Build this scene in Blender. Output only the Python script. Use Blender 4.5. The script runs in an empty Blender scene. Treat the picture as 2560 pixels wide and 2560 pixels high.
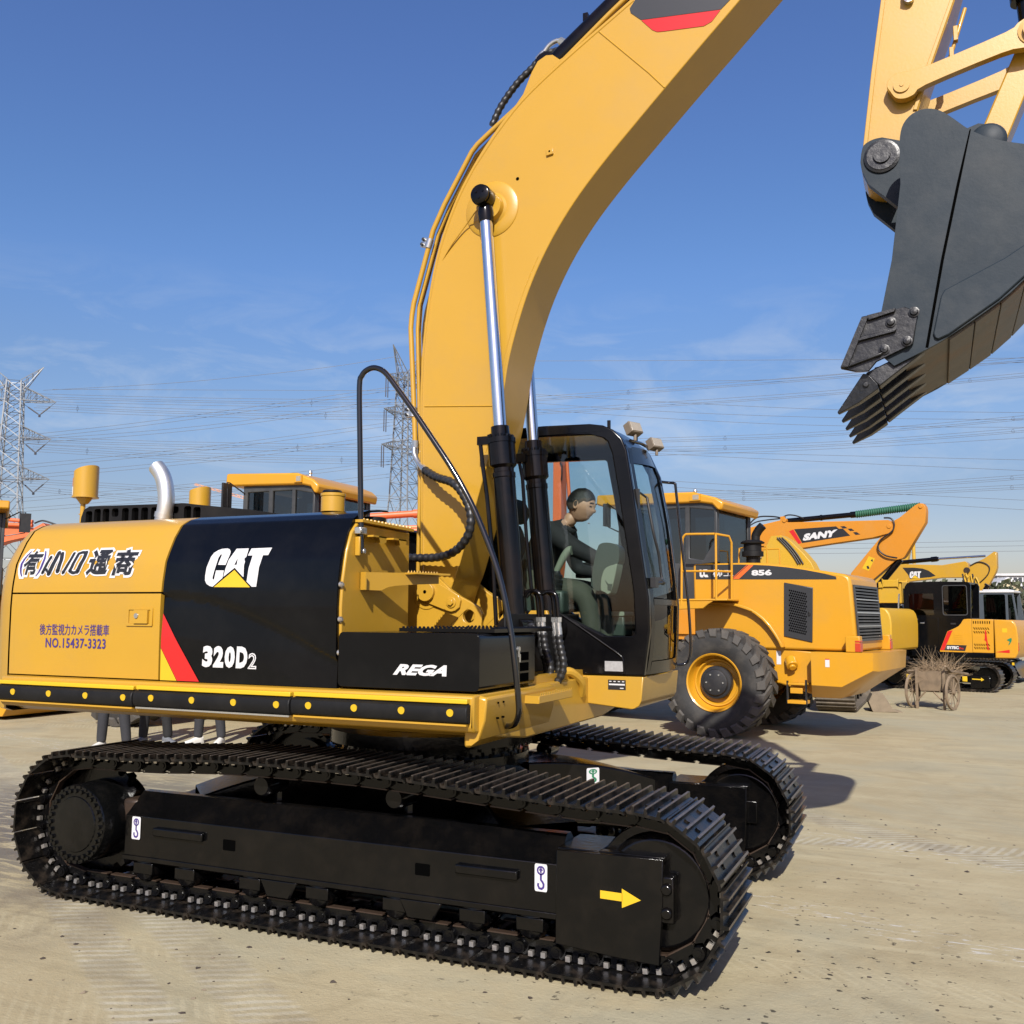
import bpy, bmesh, math, random
from mathutils import Vector, Matrix, geometry
random.seed(7)
SC = bpy.context.scene
COL = SC.collection
PI = math.pi

# ---------------------------------------------------------------- camera
cam_d = bpy.data.cameras.new('camera')
cam = bpy.data.objects.new('camera', cam_d)
COL.objects.link(cam)
SC.camera = cam
cam_d.sensor_fit = 'HORIZONTAL'
cam_d.sensor_width = 36.0
cam_d.lens = 36.0 * 2424.0 / 2560.0
cam_d.clip_start = 0.1
cam_d.clip_end = 4000
_y, _p, _r = 0.4136, 0.1075, 0.0071
_d = Vector((-math.sin(_y) * math.cos(_p), math.cos(_y) * math.cos(_p), math.sin(_p)))
_rt = Vector((math.cos(_y), math.sin(_y), 0))
_up = _rt.cross(_d)
_r2 = _rt * math.cos(_r) + _up * math.sin(_r)
_u2 = _up * math.cos(_r) - _rt * math.sin(_r)
cam.matrix_world = Matrix(((_r2.x, _u2.x, -_d.x, 3.2), (_r2.y, _u2.y, -_d.y, -5.969), (_r2.z, _u2.z, -_d.z, 1.757), (0, 0, 0, 1)))

# ---------------------------------------------------------------- world, sun, exposure
TOSUN = Vector((0.42, -1.27, 1.0)).normalized()
SUN_EL = math.asin(TOSUN.z)
SUN_ROT = math.atan2(TOSUN.x, TOSUN.y)
world = bpy.data.worlds.new('World')
SC.world = world
world.use_nodes = True
wn = world.node_tree
wn.nodes.clear()
def N(nt, typ, **kw):
    n = nt.nodes.new(typ)
    for k, v in kw.items():
        if k in n.inputs.keys() if isinstance(k, str) else False:
            n.inputs[k].default_value = v
        else:
            setattr(n, k, v)
    return n
sky = wn.nodes.new('ShaderNodeTexSky')
sky.sky_type = 'NISHITA'
sky.sun_disc = False
sky.sun_elevation = SUN_EL
sky.sun_rotation = SUN_ROT
sky.altitude = 50
sky.air_density = 1.0
sky.dust_density = 1.0
sky.ozone_density = 3.0
bg = wn.nodes.new('ShaderNodeBackground')
bg.inputs['Strength'].default_value = 0.0645
wo = wn.nodes.new('ShaderNodeOutputWorld')
# thin high cirrus mixed into the sky by view direction
tc = wn.nodes.new('ShaderNodeTexCoord')
mp = wn.nodes.new('ShaderNodeMapping'); mp.inputs['Scale'].default_value = (5.0, 5.0, 16.0)
mp.inputs['Rotation'].default_value = (0.1, 0.06, 0.3)
nz = wn.nodes.new('ShaderNodeTexNoise'); nz.inputs['Scale'].default_value = 1.6; nz.inputs['Detail'].default_value = 9; nz.inputs['Roughness'].default_value = 0.62; nz.inputs['Distortion'].default_value = 0.6
rp = wn.nodes.new('ShaderNodeValToRGB'); rp.color_ramp.elements[0].position = 0.46; rp.color_ramp.elements[1].position = 0.82
sx = wn.nodes.new('ShaderNodeSeparateXYZ')
band = wn.nodes.new('ShaderNodeMapRange'); band.inputs['From Min'].default_value = 0.10; band.inputs['From Max'].default_value = 0.17; band.clamp = True
band2 = wn.nodes.new('ShaderNodeMapRange'); band2.inputs['From Min'].default_value = 0.34; band2.inputs['From Max'].default_value = 0.22; band2.clamp = True
mu = wn.nodes.new('ShaderNodeMath'); mu.operation = 'MULTIPLY'
mu2 = wn.nodes.new('ShaderNodeMath'); mu2.operation = 'MULTIPLY'
mu3 = wn.nodes.new('ShaderNodeMath'); mu3.operation = 'MULTIPLY'; mu3.inputs[1].default_value = 0.62
mix = wn.nodes.new('ShaderNodeMix'); mix.data_type = 'RGBA'
mix.inputs[7].default_value = (7.5, 8.2, 9.2, 1)
hs = wn.nodes.new('ShaderNodeHueSaturation'); hs.inputs['Saturation'].default_value = 1.22; hs.inputs['Value'].default_value = 1.25
L = wn.links.new
L(tc.outputs['Generated'], mp.inputs['Vector']); L(mp.outputs['Vector'], nz.inputs['Vector']); L(nz.outputs['Fac'], rp.inputs['Fac'])
L(tc.outputs['Generated'], sx.inputs[0]); L(sx.outputs['Z'], band.inputs['Value']); L(sx.outputs['Z'], band2.inputs['Value'])
L(band.outputs[0], mu.inputs[0]); L(band2.outputs[0], mu.inputs[1]); L(mu.outputs[0], mu2.inputs[0]); L(rp.outputs['Color'], mu2.inputs[1])
L(mu2.outputs[0], mu3.inputs[0]); L(mu3.outputs[0], mix.inputs[0])
# colour grade of the whole sky dome by height: hazier and greyer low down, bluer higher up, dimmed at the unseen zenith for less shadow fill
gr = wn.nodes.new('ShaderNodeValToRGB'); gr.color_ramp.interpolation = 'EASE'
els = [(0.0, (0.53, 0.43, 0.44)), (0.12, (0.565, 0.45, 0.455)), (0.2, (0.72, 0.565, 0.555)), (0.35, (0.79, 0.65, 0.69)), (0.55, (0.86, 0.64, 0.72)), (1.0, (0.62, 0.45, 0.50))]
gr.color_ramp.elements[0].position = els[0][0]; gr.color_ramp.elements[0].color = els[0][1] + (1,)
gr.color_ramp.elements[1].position = els[-1][0]; gr.color_ramp.elements[1].color = els[-1][1] + (1,)
for p_, c_ in els[1:-1]:
    e_ = gr.color_ramp.elements.new(p_); e_.color = c_ + (1,)
gm = wn.nodes.new('ShaderNodeVectorMath'); gm.operation = 'MULTIPLY'
gm2 = wn.nodes.new('ShaderNodeVectorMath'); gm2.operation = 'SCALE'; gm2.inputs['Scale'].default_value = 2.0
L(sx.outputs['Z'], gr.inputs['Fac']); L(sky.outputs[0], hs.inputs['Color']); L(hs.outputs[0], gm.inputs[0]); L(gr.outputs['Color'], gm.inputs[1]); L(gm.outputs[0], gm2.inputs[0]); L(gm2.outputs[0], mix.inputs[6]); L(mix.outputs[2], bg.inputs['Color']); L(bg.outputs[0], wo.inputs['Surface'])

sun_d = bpy.data.lights.new('sun', 'SUN')
sun_d.energy = 5.0
sun_d.angle = math.radians(0.5)
sun_d.color = (1.0, 0.96, 0.89)
sun = bpy.data.objects.new('sun', sun_d)
COL.objects.link(sun)
sun.rotation_euler = (-TOSUN).to_track_quat('-Z', 'Y').to_euler()
SC.view_settings.view_transform = 'Standard'
SC.view_settings.look = 'None'
SC.view_settings.exposure = 0.4
SC.view_settings.gamma = 1.0
SC.view_settings.use_curve_mapping = False
SC.render.engine = 'CYCLES'
SC.cycles.max_bounces = 8
SC.cycles.diffuse_bounces = 2
SC.cycles.transparent_max_bounces = 16
SC.cycles.sample_clamp_indirect = 8
SC.cycles.caustics_reflective = False
SC.cycles.caustics_refractive = False

# ---------------------------------------------------------------- materials
MATS = {}
ALB = 0.80           # scale on paint values
def mat(name, rgb, rough=0.5, metal=0.0, var=0.0, vscale=4.0, dirt=None, dirt_amt=0.0, dscale=3.0, bump=0.0, bscale=40.0, coat=0.0, spec=0.5, rvar=0.0):
    """procedural material: base colour with soft variation, patches of dirt, roughness variation and fine bump"""
    if name in MATS: return MATS[name]
    if metal < 0.5:
        rgb = tuple(c * ALB for c in rgb); dirt = dirt and tuple(c * ALB for c in dirt)
    m = bpy.data.materials.new(name); m.use_nodes = True
    nt = m.node_tree; b = nt.nodes['Principled BSDF']
    b.inputs['Roughness'].default_value = rough; b.inputs['Metallic'].default_value = metal
    b.inputs['Coat Weight'].default_value = coat; b.inputs['Coat Roughness'].default_value = 0.08
    b.inputs['Specular IOR Level'].default_value = spec
    t = nt.nodes.new('ShaderNodeTexCoord')
    def noise(scale, det=6, rg=0.6):
        n = nt.nodes.new('ShaderNodeTexNoise'); n.inputs['Scale'].default_value = scale; n.inputs['Detail'].default_value = det; n.inputs['Roughness'].default_value = rg
        nt.links.new(t.outputs['Object'], n.inputs['Vector']); return n
    n1 = noise(vscale)
    mx = nt.nodes.new('ShaderNodeMix'); mx.data_type = 'RGBA'
    mx.inputs[6].default_value = tuple(max(0, c * (1 - var)) for c in rgb) + (1,)
    mx.inputs[7].default_value = tuple(min(1, c * (1 + var)) for c in rgb) + (1,)
    nt.links.new(n1.outputs['Fac'], mx.inputs[0])
    out = mx.outputs[2]
    if dirt:
        n2 = noise(dscale, 9, 0.68)
        r = nt.nodes.new('ShaderNodeValToRGB'); r.color_ramp.elements[0].position = 0.46; r.color_ramp.elements[1].position = 0.72
        nt.links.new(n2.outputs['Fac'], r.inputs['Fac'])
        k = nt.nodes.new('ShaderNodeMath'); k.operation = 'MULTIPLY'; k.inputs[1].default_value = dirt_amt
        nt.links.new(r.outputs['Color'], k.inputs[0])
        m2 = nt.nodes.new('ShaderNodeMix'); m2.data_type = 'RGBA'; m2.inputs[7].default_value = tuple(dirt) + (1,)
        nt.links.new(k.outputs[0], m2.inputs[0]); nt.links.new(out, m2.inputs[6]); out = m2.outputs[2]
        if rvar:
            mr = nt.nodes.new('ShaderNodeMapRange'); mr.inputs['To Min'].default_value = rough; mr.inputs['To Max'].default_value = min(1, rough + rvar)
            nt.links.new(n2.outputs['Fac'], mr.inputs['Value']); nt.links.new(mr.outputs[0], b.inputs['Roughness'])
    elif rvar:
        mr = nt.nodes.new('ShaderNodeMapRange'); mr.inputs['To Min'].default_value = rough; mr.inputs['To Max'].default_value = min(1, rough + rvar)
        nt.links.new(n1.outputs['Fac'], mr.inputs['Value']); nt.links.new(mr.outputs[0], b.inputs['Roughness'])
    nt.links.new(out, b.inputs['Base Color'])
    if bump:
        n3 = noise(bscale, 4)
        bp = nt.nodes.new('ShaderNodeBump'); bp.inputs['Strength'].default_value = bump; bp.inputs['Distance'].default_value = 0.01
        nt.links.new(n3.outputs['Fac'], bp.inputs['Height']); nt.links.new(bp.outputs[0], b.inputs['Normal'])
    MATS[name] = m
    return m
def glass(name, tint, refl=0.08, rough=0.02):
    m = bpy.data.materials.new(name); m.use_nodes = True
    nt = m.node_tree; nt.nodes.clear()
    o = nt.nodes.new('ShaderNodeOutputMaterial'); tr = nt.nodes.new('ShaderNodeBsdfTransparent'); tr.inputs[0].default_value = tint + (1,)
    g = nt.nodes.new('ShaderNodeBsdfGlossy'); g.inputs['Roughness'].default_value = rough
    fr = nt.nodes.new('ShaderNodeLayerWeight'); fr.inputs['Blend'].default_value = 0.25
    ad = nt.nodes.new('ShaderNodeMath'); ad.operation = 'MULTIPLY_ADD'; ad.inputs[1].default_value = 0.6; ad.inputs[2].default_value = refl
    ms = nt.nodes.new('ShaderNodeMixShader')
    nt.links.new(fr.outputs['Fresnel'], ad.inputs[0]); nt.links.new(ad.outputs[0], ms.inputs[0]); nt.links.new(tr.outputs[0], ms.inputs[1]); nt.links.new(g.outputs[0], ms.inputs[2]); nt.links.new(ms.outputs[0], o.inputs[0])
    MATS[name] = m
    return m
HOLE = mat('hole_dark', (0.002, 0.002, 0.002), 0.95, spec=0.0)  # near-black colour standing in for the shade inside holes and slots
YEL = mat('machine_yellow', (0.545, 0.305, 0.027), 0.24, var=0.05, vscale=1.5, dirt=(0.40, 0.245, 0.07), dirt_amt=0.30, dscale=1.7, bump=0.035, bscale=60, coat=0.25, rvar=0.22)
YEL2 = mat('loader_yellow', (0.65, 0.312, 0.015), 0.28, var=0.04, vscale=1.2, dirt=(0.43, 0.25, 0.07), dirt_amt=0.25, dscale=1.6, bump=0.03, bscale=50, coat=0.2, rvar=0.2)
YEL3 = mat('orange_yellow_paint', (0.62, 0.240, 0.013), 0.36, var=0.05, vscale=1.0, dirt=(0.5, 0.28, 0.08), dirt_amt=0.3, dscale=1.3, rvar=0.2)
YEL4 = mat('bright_yellow_paint', (0.61, 0.355, 0.022), 0.36, var=0.05, vscale=1.0, dirt=(0.5, 0.33, 0.08), dirt_amt=0.3, dscale=1.3, rvar=0.2)
ORG = mat('orange_paint', (0.72, 0.15, 0.045), 0.36, var=0.06, vscale=1.0, dirt=(0.6, 0.22, 0.12), dirt_amt=0.3, rvar=0.2)
REDP = mat('red_paint', (0.70, 0.05, 0.03), 0.4, var=0.08)
BLK = mat('gloss_black_paint', (0.003, 0.0034, 0.0044), 0.10, var=0.3, vscale=2, dirt=(0.014, 0.0135, 0.013), dirt_amt=0.35, dscale=2.5, bump=0.02, bscale=12, coat=0.0, spec=0.26, rvar=0.12)
BLKM = mat('black_plastic', (0.007, 0.007, 0.0075), 0.4, spec=0.25, var=0.3, vscale=5, dirt=(0.026, 0.024, 0.022), dirt_amt=0.4, dscale=4, bump=0.04, bscale=90, rvar=0.3)
CYLB = mat('black_cylinder_paint', (0.003, 0.003, 0.0034), 0.10, var=0.3, vscale=3, dirt=(0.022, 0.012, 0.007), dirt_amt=0.45, dscale=5, bump=0.02, bscale=30, coat=0.0, spec=0.30, rvar=0.12)
TRK = mat('track_black_paint', (0.0026, 0.0026, 0.0029), 0.07, var=0.4, vscale=4, dirt=(0.011, 0.0088, 0.007), dirt_amt=0.6, dscale=6, bump=0.16, bscale=30, coat=0.0, spec=0.34, rvar=0.16)
SHOE = mat('track_shoe_steel', (0.0045, 0.0042, 0.004), 0.11, spec=0.35, var=0.4, vscale=7, dirt=(0.075, 0.056, 0.040), dirt_amt=0.75, dscale=9, bump=0.15, bscale=40, rvar=0.4)
WORN = mat('worn_grouser_steel', (0.16, 0.135, 0.115), 0.38, metal=0.45, var=0.35, vscale=12, dirt=(0.045, 0.035, 0.03), dirt_amt=0.8, dscale=10, bump=0.15, bscale=50)
BOLT = mat('bare_bolt_steel', (0.60, 0.57, 0.52), 0.32, metal=0.8, var=0.15, vscale=30, dirt=(0.3, 0.2, 0.13), dirt_amt=0.4, dscale=20)
RUST = mat('rusty_link_steel', (0.055, 0.034, 0.022), 0.5, metal=0.2, var=0.4, vscale=8, dirt=(0.012, 0.012, 0.012), dirt_amt=0.9, dscale=7, bump=0.2, bscale=40)
CHROME = mat('chrome_rod', (0.74, 0.76, 0.78), 0.12, metal=1.0, var=0.08, vscale=3, dirt=(0.4, 0.4, 0.4), dirt_amt=0.3, dscale=6, rvar=0.15)
ALU = mat('brushed_aluminium', (0.72, 0.72, 0.70), 0.30, metal=0.9, var=0.1, vscale=10, bump=0.04, rvar=0.2)
ZINC = mat('zinc_fitting', (0.62, 0.62, 0.60), 0.25, metal=0.85, var=0.15, vscale=25)
HOSE = mat('black_hose_rubber', (0.016, 0.016, 0.017), 0.42, var=0.3, vscale=10, dirt=(0.06, 0.055, 0.05), dirt_amt=0.3, dscale=12)
TUBE = mat('black_rail_paint', (0.009, 0.009, 0.010), 0.12, var=0.2, coat=0.5)
BKT = mat('bucket_grey_paint', (0.024, 0.035, 0.047), 0.36, var=0.22, vscale=2.5, dirt=(0.085, 0.09, 0.092), dirt_amt=0.42, dscale=2.6, bump=0.10, bscale=16, spec=0.14, rvar=0.2)
BKTD = mat('bucket_black_paint', (0.007, 0.008, 0.010), 0.20, var=0.3, vscale=9, dirt=(0.04, 0.04, 0.04), dirt_amt=0.5, dscale=22, bump=0.25, bscale=25, rvar=0.3)
TYRE = mat('tyre_rubber', (0.024, 0.023, 0.022), 0.75, var=0.3, vscale=6, dirt=(0.085, 0.075, 0.062), dirt_amt=0.75, dscale=4, bump=0.1, bscale=25)
TREAD = mat('dusty_tyre_tread', (0.075, 0.068, 0.06), 0.85, var=0.3, vscale=5, dirt=(0.15, 0.13, 0.105), dirt_amt=0.6, dscale=4, bump=0.1)
GREY = mat('dark_grey_cab', (0.045, 0.047, 0.05), 0.4, var=0.2, vscale=3, dirt=(0.12, 0.12, 0.11), dirt_amt=0.3)
MID = mat('grey_interior', (0.10, 0.11, 0.11), 0.6, var=0.2)
WHITE = mat('white_vinyl', (0.68, 0.68, 0.68), 0.35, var=0.03)
REDV = mat('red_vinyl', (0.62, 0.02, 0.02), 0.3, var=0.04)
YELV = mat('yellow_vinyl', (0.72, 0.46, 0.02), 0.35, var=0.05)
ORGV = mat('orange_vinyl', (0.80, 0.15, 0.03), 0.35, var=0.05)
NAVY = mat('navy_vinyl', (0.06, 0.035, 0.20), 0.4, var=0.1)
INK = mat('black_vinyl', (0.02, 0.02, 0.022), 0.4, var=0.1)
DKV = mat('charcoal_vinyl', (0.035, 0.037, 0.04), 0.35, var=0.1)
GRNV = mat('green_print', (0.02, 0.20, 0.09), 0.4)
LAMP = mat('lamp_lens', (0.36, 0.32, 0.26), 0.25, var=0.15, vscale=30, bump=0.2, bscale=80)
REFL = mat('red_lens', (0.55, 0.06, 0.03), 0.2, var=0.1)
CHK = mat('chalk_grey_green', (0.24, 0.27, 0.20), 0.55, var=0.1, vscale=6)
GRN = mat('green_console', (0.045, 0.062, 0.05), 0.45, var=0.2, vscale=6)
GLS = glass('cab_glass', (0.87, 0.92, 0.91), 0.025)
GLS2 = glass('tinted_glass', (0.34, 0.40, 0.42), 0.10)
GLS3 = glass('dark_glass', (0.16, 0.17, 0.18), 0.06)
SKIN = mat('skin', (0.55, 0.31, 0.20), 0.5, var=0.08, vscale=20)
HAIR = mat('hair_black', (0.012, 0.011, 0.010), 0.45, var=0.3, vscale=80, bump=0.5, bscale=150)
CLOTHB = mat('black_cloth', (0.014, 0.014, 0.016), 0.85, var=0.3, vscale=12, bump=0.2, bscale=30)
CLOTHG = mat('charcoal_cloth', (0.030, 0.031, 0.037), 0.85, var=0.25, vscale=12, bump=0.2, bscale=30)
CLOTHO = mat('olive_cloth', (0.060, 0.064, 0.045), 0.85, var=0.3, vscale=10, bump=0.25, bscale=25)
SHOEW = mat('white_trainers', (0.72, 0.70, 0.64), 0.6, var=0.1, vscale=30)
SHOEG = mat('grey_trainers', (0.16, 0.17, 0.19), 0.7, var=0.2, vscale=30)
WOOD = mat('weathered_wood', (0.26, 0.19, 0.12), 0.8, var=0.35, vscale=9, dirt=(0.11, 0.085, 0.06), dirt_amt=0.6, dscale=5, bump=0.25, bscale=40)
TWIG = mat('dry_twigs', (0.34, 0.24, 0.14), 0.85, var=0.35, vscale=3)
LATT = mat('galvanised_lattice', (0.25, 0.265, 0.28), 0.5, metal=0.2, var=0.15, vscale=0.3)
WIRE = mat('conductor_wire', (0.09, 0.10, 0.12), 0.5)
INSU = mat('insulator_dark', (0.06, 0.06, 0.075), 0.5)
CRANE = mat('crane_orange', (0.62, 0.30, 0.16), 0.6)
MUD = mat('dried_mud', (0.24, 0.19, 0.13), 0.95, var=0.3, vscale=5, bump=0.4, bscale=20)
GREENB = mat('green_bellows', (0.02, 0.115, 0.065), 0.6, var=0.2, vscale=6)
LEAF = mat('leaf_green', (0.050, 0.062, 0.030), 0.8, var=0.5, vscale=0.6)
LEAF2 = mat('leaf_brown_green', (0.085, 0.072, 0.042), 0.8, var=0.5, vscale=0.6)
BARK = mat('bark', (0.10, 0.075, 0.05), 0.9, var=0.3)
WALLC = mat('cream_render', (0.62, 0.52, 0.34), 0.8, var=0.06, vscale=0.4)
WALLW = mat('white_render', (0.66, 0.66, 0.66), 0.8, var=0.05, vscale=0.4)
ROOFD = mat('grey_roof', (0.14, 0.14, 0.16), 0.8, var=0.15, vscale=0.5)
WIND = mat('window_dark', (0.05, 0.06, 0.075), 0.2)
BRICKR = mat('red_brown_wall', (0.24, 0.12, 0.09), 0.85, var=0.25, vscale=1.5)

# ---------------------------------------------------------------- mesh helpers
class MB:
    def __init__(s): s.v = []; s.f = []; s.m = []
    def add(s, vs, fs, mi=0):
        o = len(s.v); s.v += [tuple(p) for p in vs]
        for f in fs: s.f.append(tuple(i + o for i in f)); s.m.append(mi)
    def box(s, x0, x1, y0, y1, z0, z1, mi=0, W=None):
        vs = [(x, y, z) for x in (x0, x1) for y in (y0, y1) for z in (z0, z1)]
        if W: vs = [W(*p) for p in vs]
        s.add(vs, [(0, 1, 3, 2), (4, 6, 7, 5), (0, 4, 5, 1), (2, 3, 7, 6), (0, 2, 6, 4), (1, 5, 7, 3)], mi)
    def prism(s, poly, y0, y1, mi=0, holes=(), W=None, mi2=None):
        """polygon in (x,z) swept from y0 to y1, with holes; W maps (x,y,z) to the place"""
        W = W or (lambda x, y, z: (x, y, z))
        loops = [list(poly)] + [list(h) for h in holes]
        flat = [p for lp in loops for p in lp]
        tris = geometry.tessellate_polygon([[Vector((p[0], p[1], 0)) for p in lp] for lp in loops])
        n = len(flat)
        vs = [W(p[0], y0, p[1]) for p in flat] + [W(p[0], y1, p[1]) for p in flat]
        s.add(vs, [tuple(t) for t in tris] + [tuple(i + n for i in reversed(t)) for t in tris], mi)
        o = 0; q = []
        for lp in loops:
            k = len(lp)
            q += [(o + i, o + (i + 1) % k, n + o + (i + 1) % k, n + o + i) for i in range(k)]
            o += k
        s.add(vs, q, mi if mi2 is None else mi2)
    def ring(s, c, ax, r, n, ph=0.0):
        ax = Vector(ax).normalized(); a = ax.orthogonal().normalized(); b = ax.cross(a)
        return [tuple(Vector(c) + a * (r * math.cos(ph + 2 * PI * i / n)) + b * (r * math.sin(ph + 2 * PI * i / n))) for i in range(n)]
    def cyl(s, p0, p1, r0, r1=None, n=20, mi=0, caps=True, ph=0.0):
        r1 = r0 if r1 is None else r1
        ax = Vector(p1) - Vector(p0)
        a, b = s.ring(p0, ax, r0, n, ph), s.ring(p1, ax, r1, n, ph)
        s.add(a + b, [(i, (i + 1) % n, n + (i + 1) % n, n + i) for i in range(n)], mi)
        if caps: s.add(a, [tuple(range(n - 1, -1, -1))], mi); s.add(b, [tuple(range(n))], mi)
    def lathe(s, prof, p0, ax, n=24, mi=0):
        """prof = [(r, h)] along the axis from p0"""
        ax = Vector(ax).normalized(); p0 = Vector(p0); k = len(prof)
        vs = []
        for r, h in prof: vs += s.ring(p0 + ax * h, ax, max(r, 1e-4), n)
        s.add(vs, [(j * n + i, j * n + (i + 1) % n, (j + 1) * n + (i + 1) % n, (j + 1) * n + i) for j in range(k - 1) for i in range(n)], mi)
    def tube(s, path, r, n=10, mi=0, closed=False, caps=True, rf=None):
        P = [Vector(p) for p in path]; k = len(P); rings = []
        up = None
        for i in range(k):
            t = (P[(i + 1) % k] - P[i - 1]) if (closed or 0 < i < k - 1) else (P[1] - P[0] if i == 0 else P[-1] - P[-2])
            t.normalize()
            if up is None: up = t.orthogonal().normalized()
            else:
                up = up - t * up.dot(t)
                up = up.normalized() if up.length > 1e-6 else t.orthogonal().normalized()
            b = t.cross(up); rr = rf(i / (k - 1)) if rf else r
            rings += [tuple(P[i] + up * (rr * math.cos(2 * PI * j / n)) + b * (rr * math.sin(2 * PI * j / n))) for j in range(n)]
        m = k if closed else k - 1
        s.add(rings, [(i * n + j, i * n + (j + 1) % n, ((i + 1) % k) * n + (j + 1) % n, ((i + 1) % k) * n + j) for i in range(m) for j in range(n)], mi)
        if caps and not closed: s.add(rings[:n], [tuple(range(n - 1, -1, -1))], mi); s.add(rings[-n:], [tuple(range(n))], mi)
    def grid(s, fn, nu, nv, mi=0):
        vs = [fn(i / nu, j / nv) for i in range(nu + 1) for j in range(nv + 1)]
        s.add(vs, [(i * (nv + 1) + j, (i + 1) * (nv + 1) + j, (i + 1) * (nv + 1) + j + 1, i * (nv + 1) + j + 1) for i in range(nu) for j in range(nv)], mi)
    def mesh(s, name, mats, smooth=32, fix=True):
        me = bpy.data.meshes.new(name)
        me.from_pydata(s.v, [], s.f)
        for m in (mats if isinstance(mats, (list, tuple)) else [mats]): me.materials.append(m)
        if len(me.materials) > 1:
            me.polygons.foreach_set('material_index', s.m)
        bm = bmesh.new(); bm.from_mesh(me)
        bmesh.ops.remove_doubles(bm, verts=bm.verts, dist=1e-5)
        if fix: bmesh.ops.recalc_face_normals(bm, faces=bm.faces)
        bm.to_mesh(me); bm.free()
        if smooth:
            me.polygons.foreach_set('use_smooth', [True] * len(me.polygons))
            me.set_sharp_from_angle(angle=math.radians(smooth))
        me.update()
        return me
    def build(s, name, mats, parent=None, smooth=32, bevel=0.0, seg=2, fix=True):
        o = bpy.data.objects.new(name, s.mesh(name, mats, smooth, fix)); COL.objects.link(o)
        if parent: o.parent = parent
        if bevel:
            b = o.modifiers.new('bevel', 'BEVEL'); b.width = bevel; b.segments = seg; b.limit_method = 'ANGLE'; b.angle_limit = math.radians(40); b.harden_normals = False
        return o
def instance(me, name, parent, M):
    o = bpy.data.objects.new(name, me); COL.objects.link(o); o.parent = parent; o.matrix_local = M
    return o
def spline(pts, n=8):
    """smooth curve through points (Catmull-Rom)"""
    P = [Vector(p) for p in pts]; out = []
    for i in range(len(P) - 1):
        a, b, c, d = P[max(i - 1, 0)], P[i], P[i + 1], P[min(i + 2, len(P) - 1)]
        for k in range(n):
            t = k / n
            out.append(0.5 * ((2 * b) + (c - a) * t + (2 * a - 5 * b + 4 * c - d) * t * t + (3 * b - a - 3 * c + d) * t ** 3))
    out.append(P[-1]); return out
def tag(o, label=None, cat=None, group=None, kind=None):
    for k, v in (('label', label), ('category', cat), ('group', group), ('kind', kind)):
        if v: o[k] = v
    return o
def thing(name, label, cat, loc=(0, 0, 0), rz=0, group=None):
    o = bpy.data.objects.new(name, None); COL.objects.link(o); o.location = loc; o.rotation_euler = (0, 0, rz)
    o.empty_display_size = 0.2
    return tag(o, label, cat, group)
def circle(cx, cz, r, n=16): return [(cx + r * math.cos(2 * PI * i / n), cz + r * math.sin(2 * PI * i / n)) for i in range(n)]
def rrect(x0, x1, z0, z1, r, n=4):
    out = []
    for cx, cz, a in ((x1 - r, z1 - r, 0), (x0 + r, z1 - r, PI / 2), (x0 + r, z0 + r, PI), (x1 - r, z0 + r, 1.5 * PI)):
        out += [(cx + r * math.cos(a + PI / 2 * i / n), cz + r * math.sin(a + PI / 2 * i / n)) for i in range(n + 1)]
    return out
def text_geo(s, bold=0.0, shear=0.0, spacing=1.0, hollow=False):
    """letters as flat geometry, scaled to the unit square"""
    cu = bpy.data.curves.new('t', 'FONT'); cu.body = s; cu.shear = shear; cu.space_character = spacing; cu.resolution_u = 3
    if bold: cu.bevel_depth = bold; cu.bevel_resolution = 0
    if hollow: cu.fill_mode = 'NONE'
    ob = bpy.data.objects.new('t', cu); COL.objects.link(ob)
    dg = bpy.context.evaluated_depsgraph_get()
    me = bpy.data.meshes.new_from_object(ob.evaluated_get(dg))
    vs = [(v.co.x, v.co.y) for v in me.vertices]; fs = [tuple(p.vertices) for p in me.polygons]
    bpy.data.objects.remove(ob); bpy.data.curves.remove(cu); bpy.data.meshes.remove(me)
    x0, x1 = min(v[0] for v in vs), max(v[0] for v in vs); y0, y1 = min(v[1] for v in vs), max(v[1] for v in vs)
    return [((x - x0) / (x1 - x0), (y - y0) / (y1 - y0)) for x, y in vs], fs
def lettering(s, W, m, parent, name='lettering', **kw):
    """W(u, v) -> point, u, v in 0..1 over the text box"""
    vs, fs = text_geo(s, **kw)
    b = MB(); b.add([W(u, v) for u, v in vs], fs)
    return b.build(name, m, parent, smooth=0, fix=False)
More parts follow.
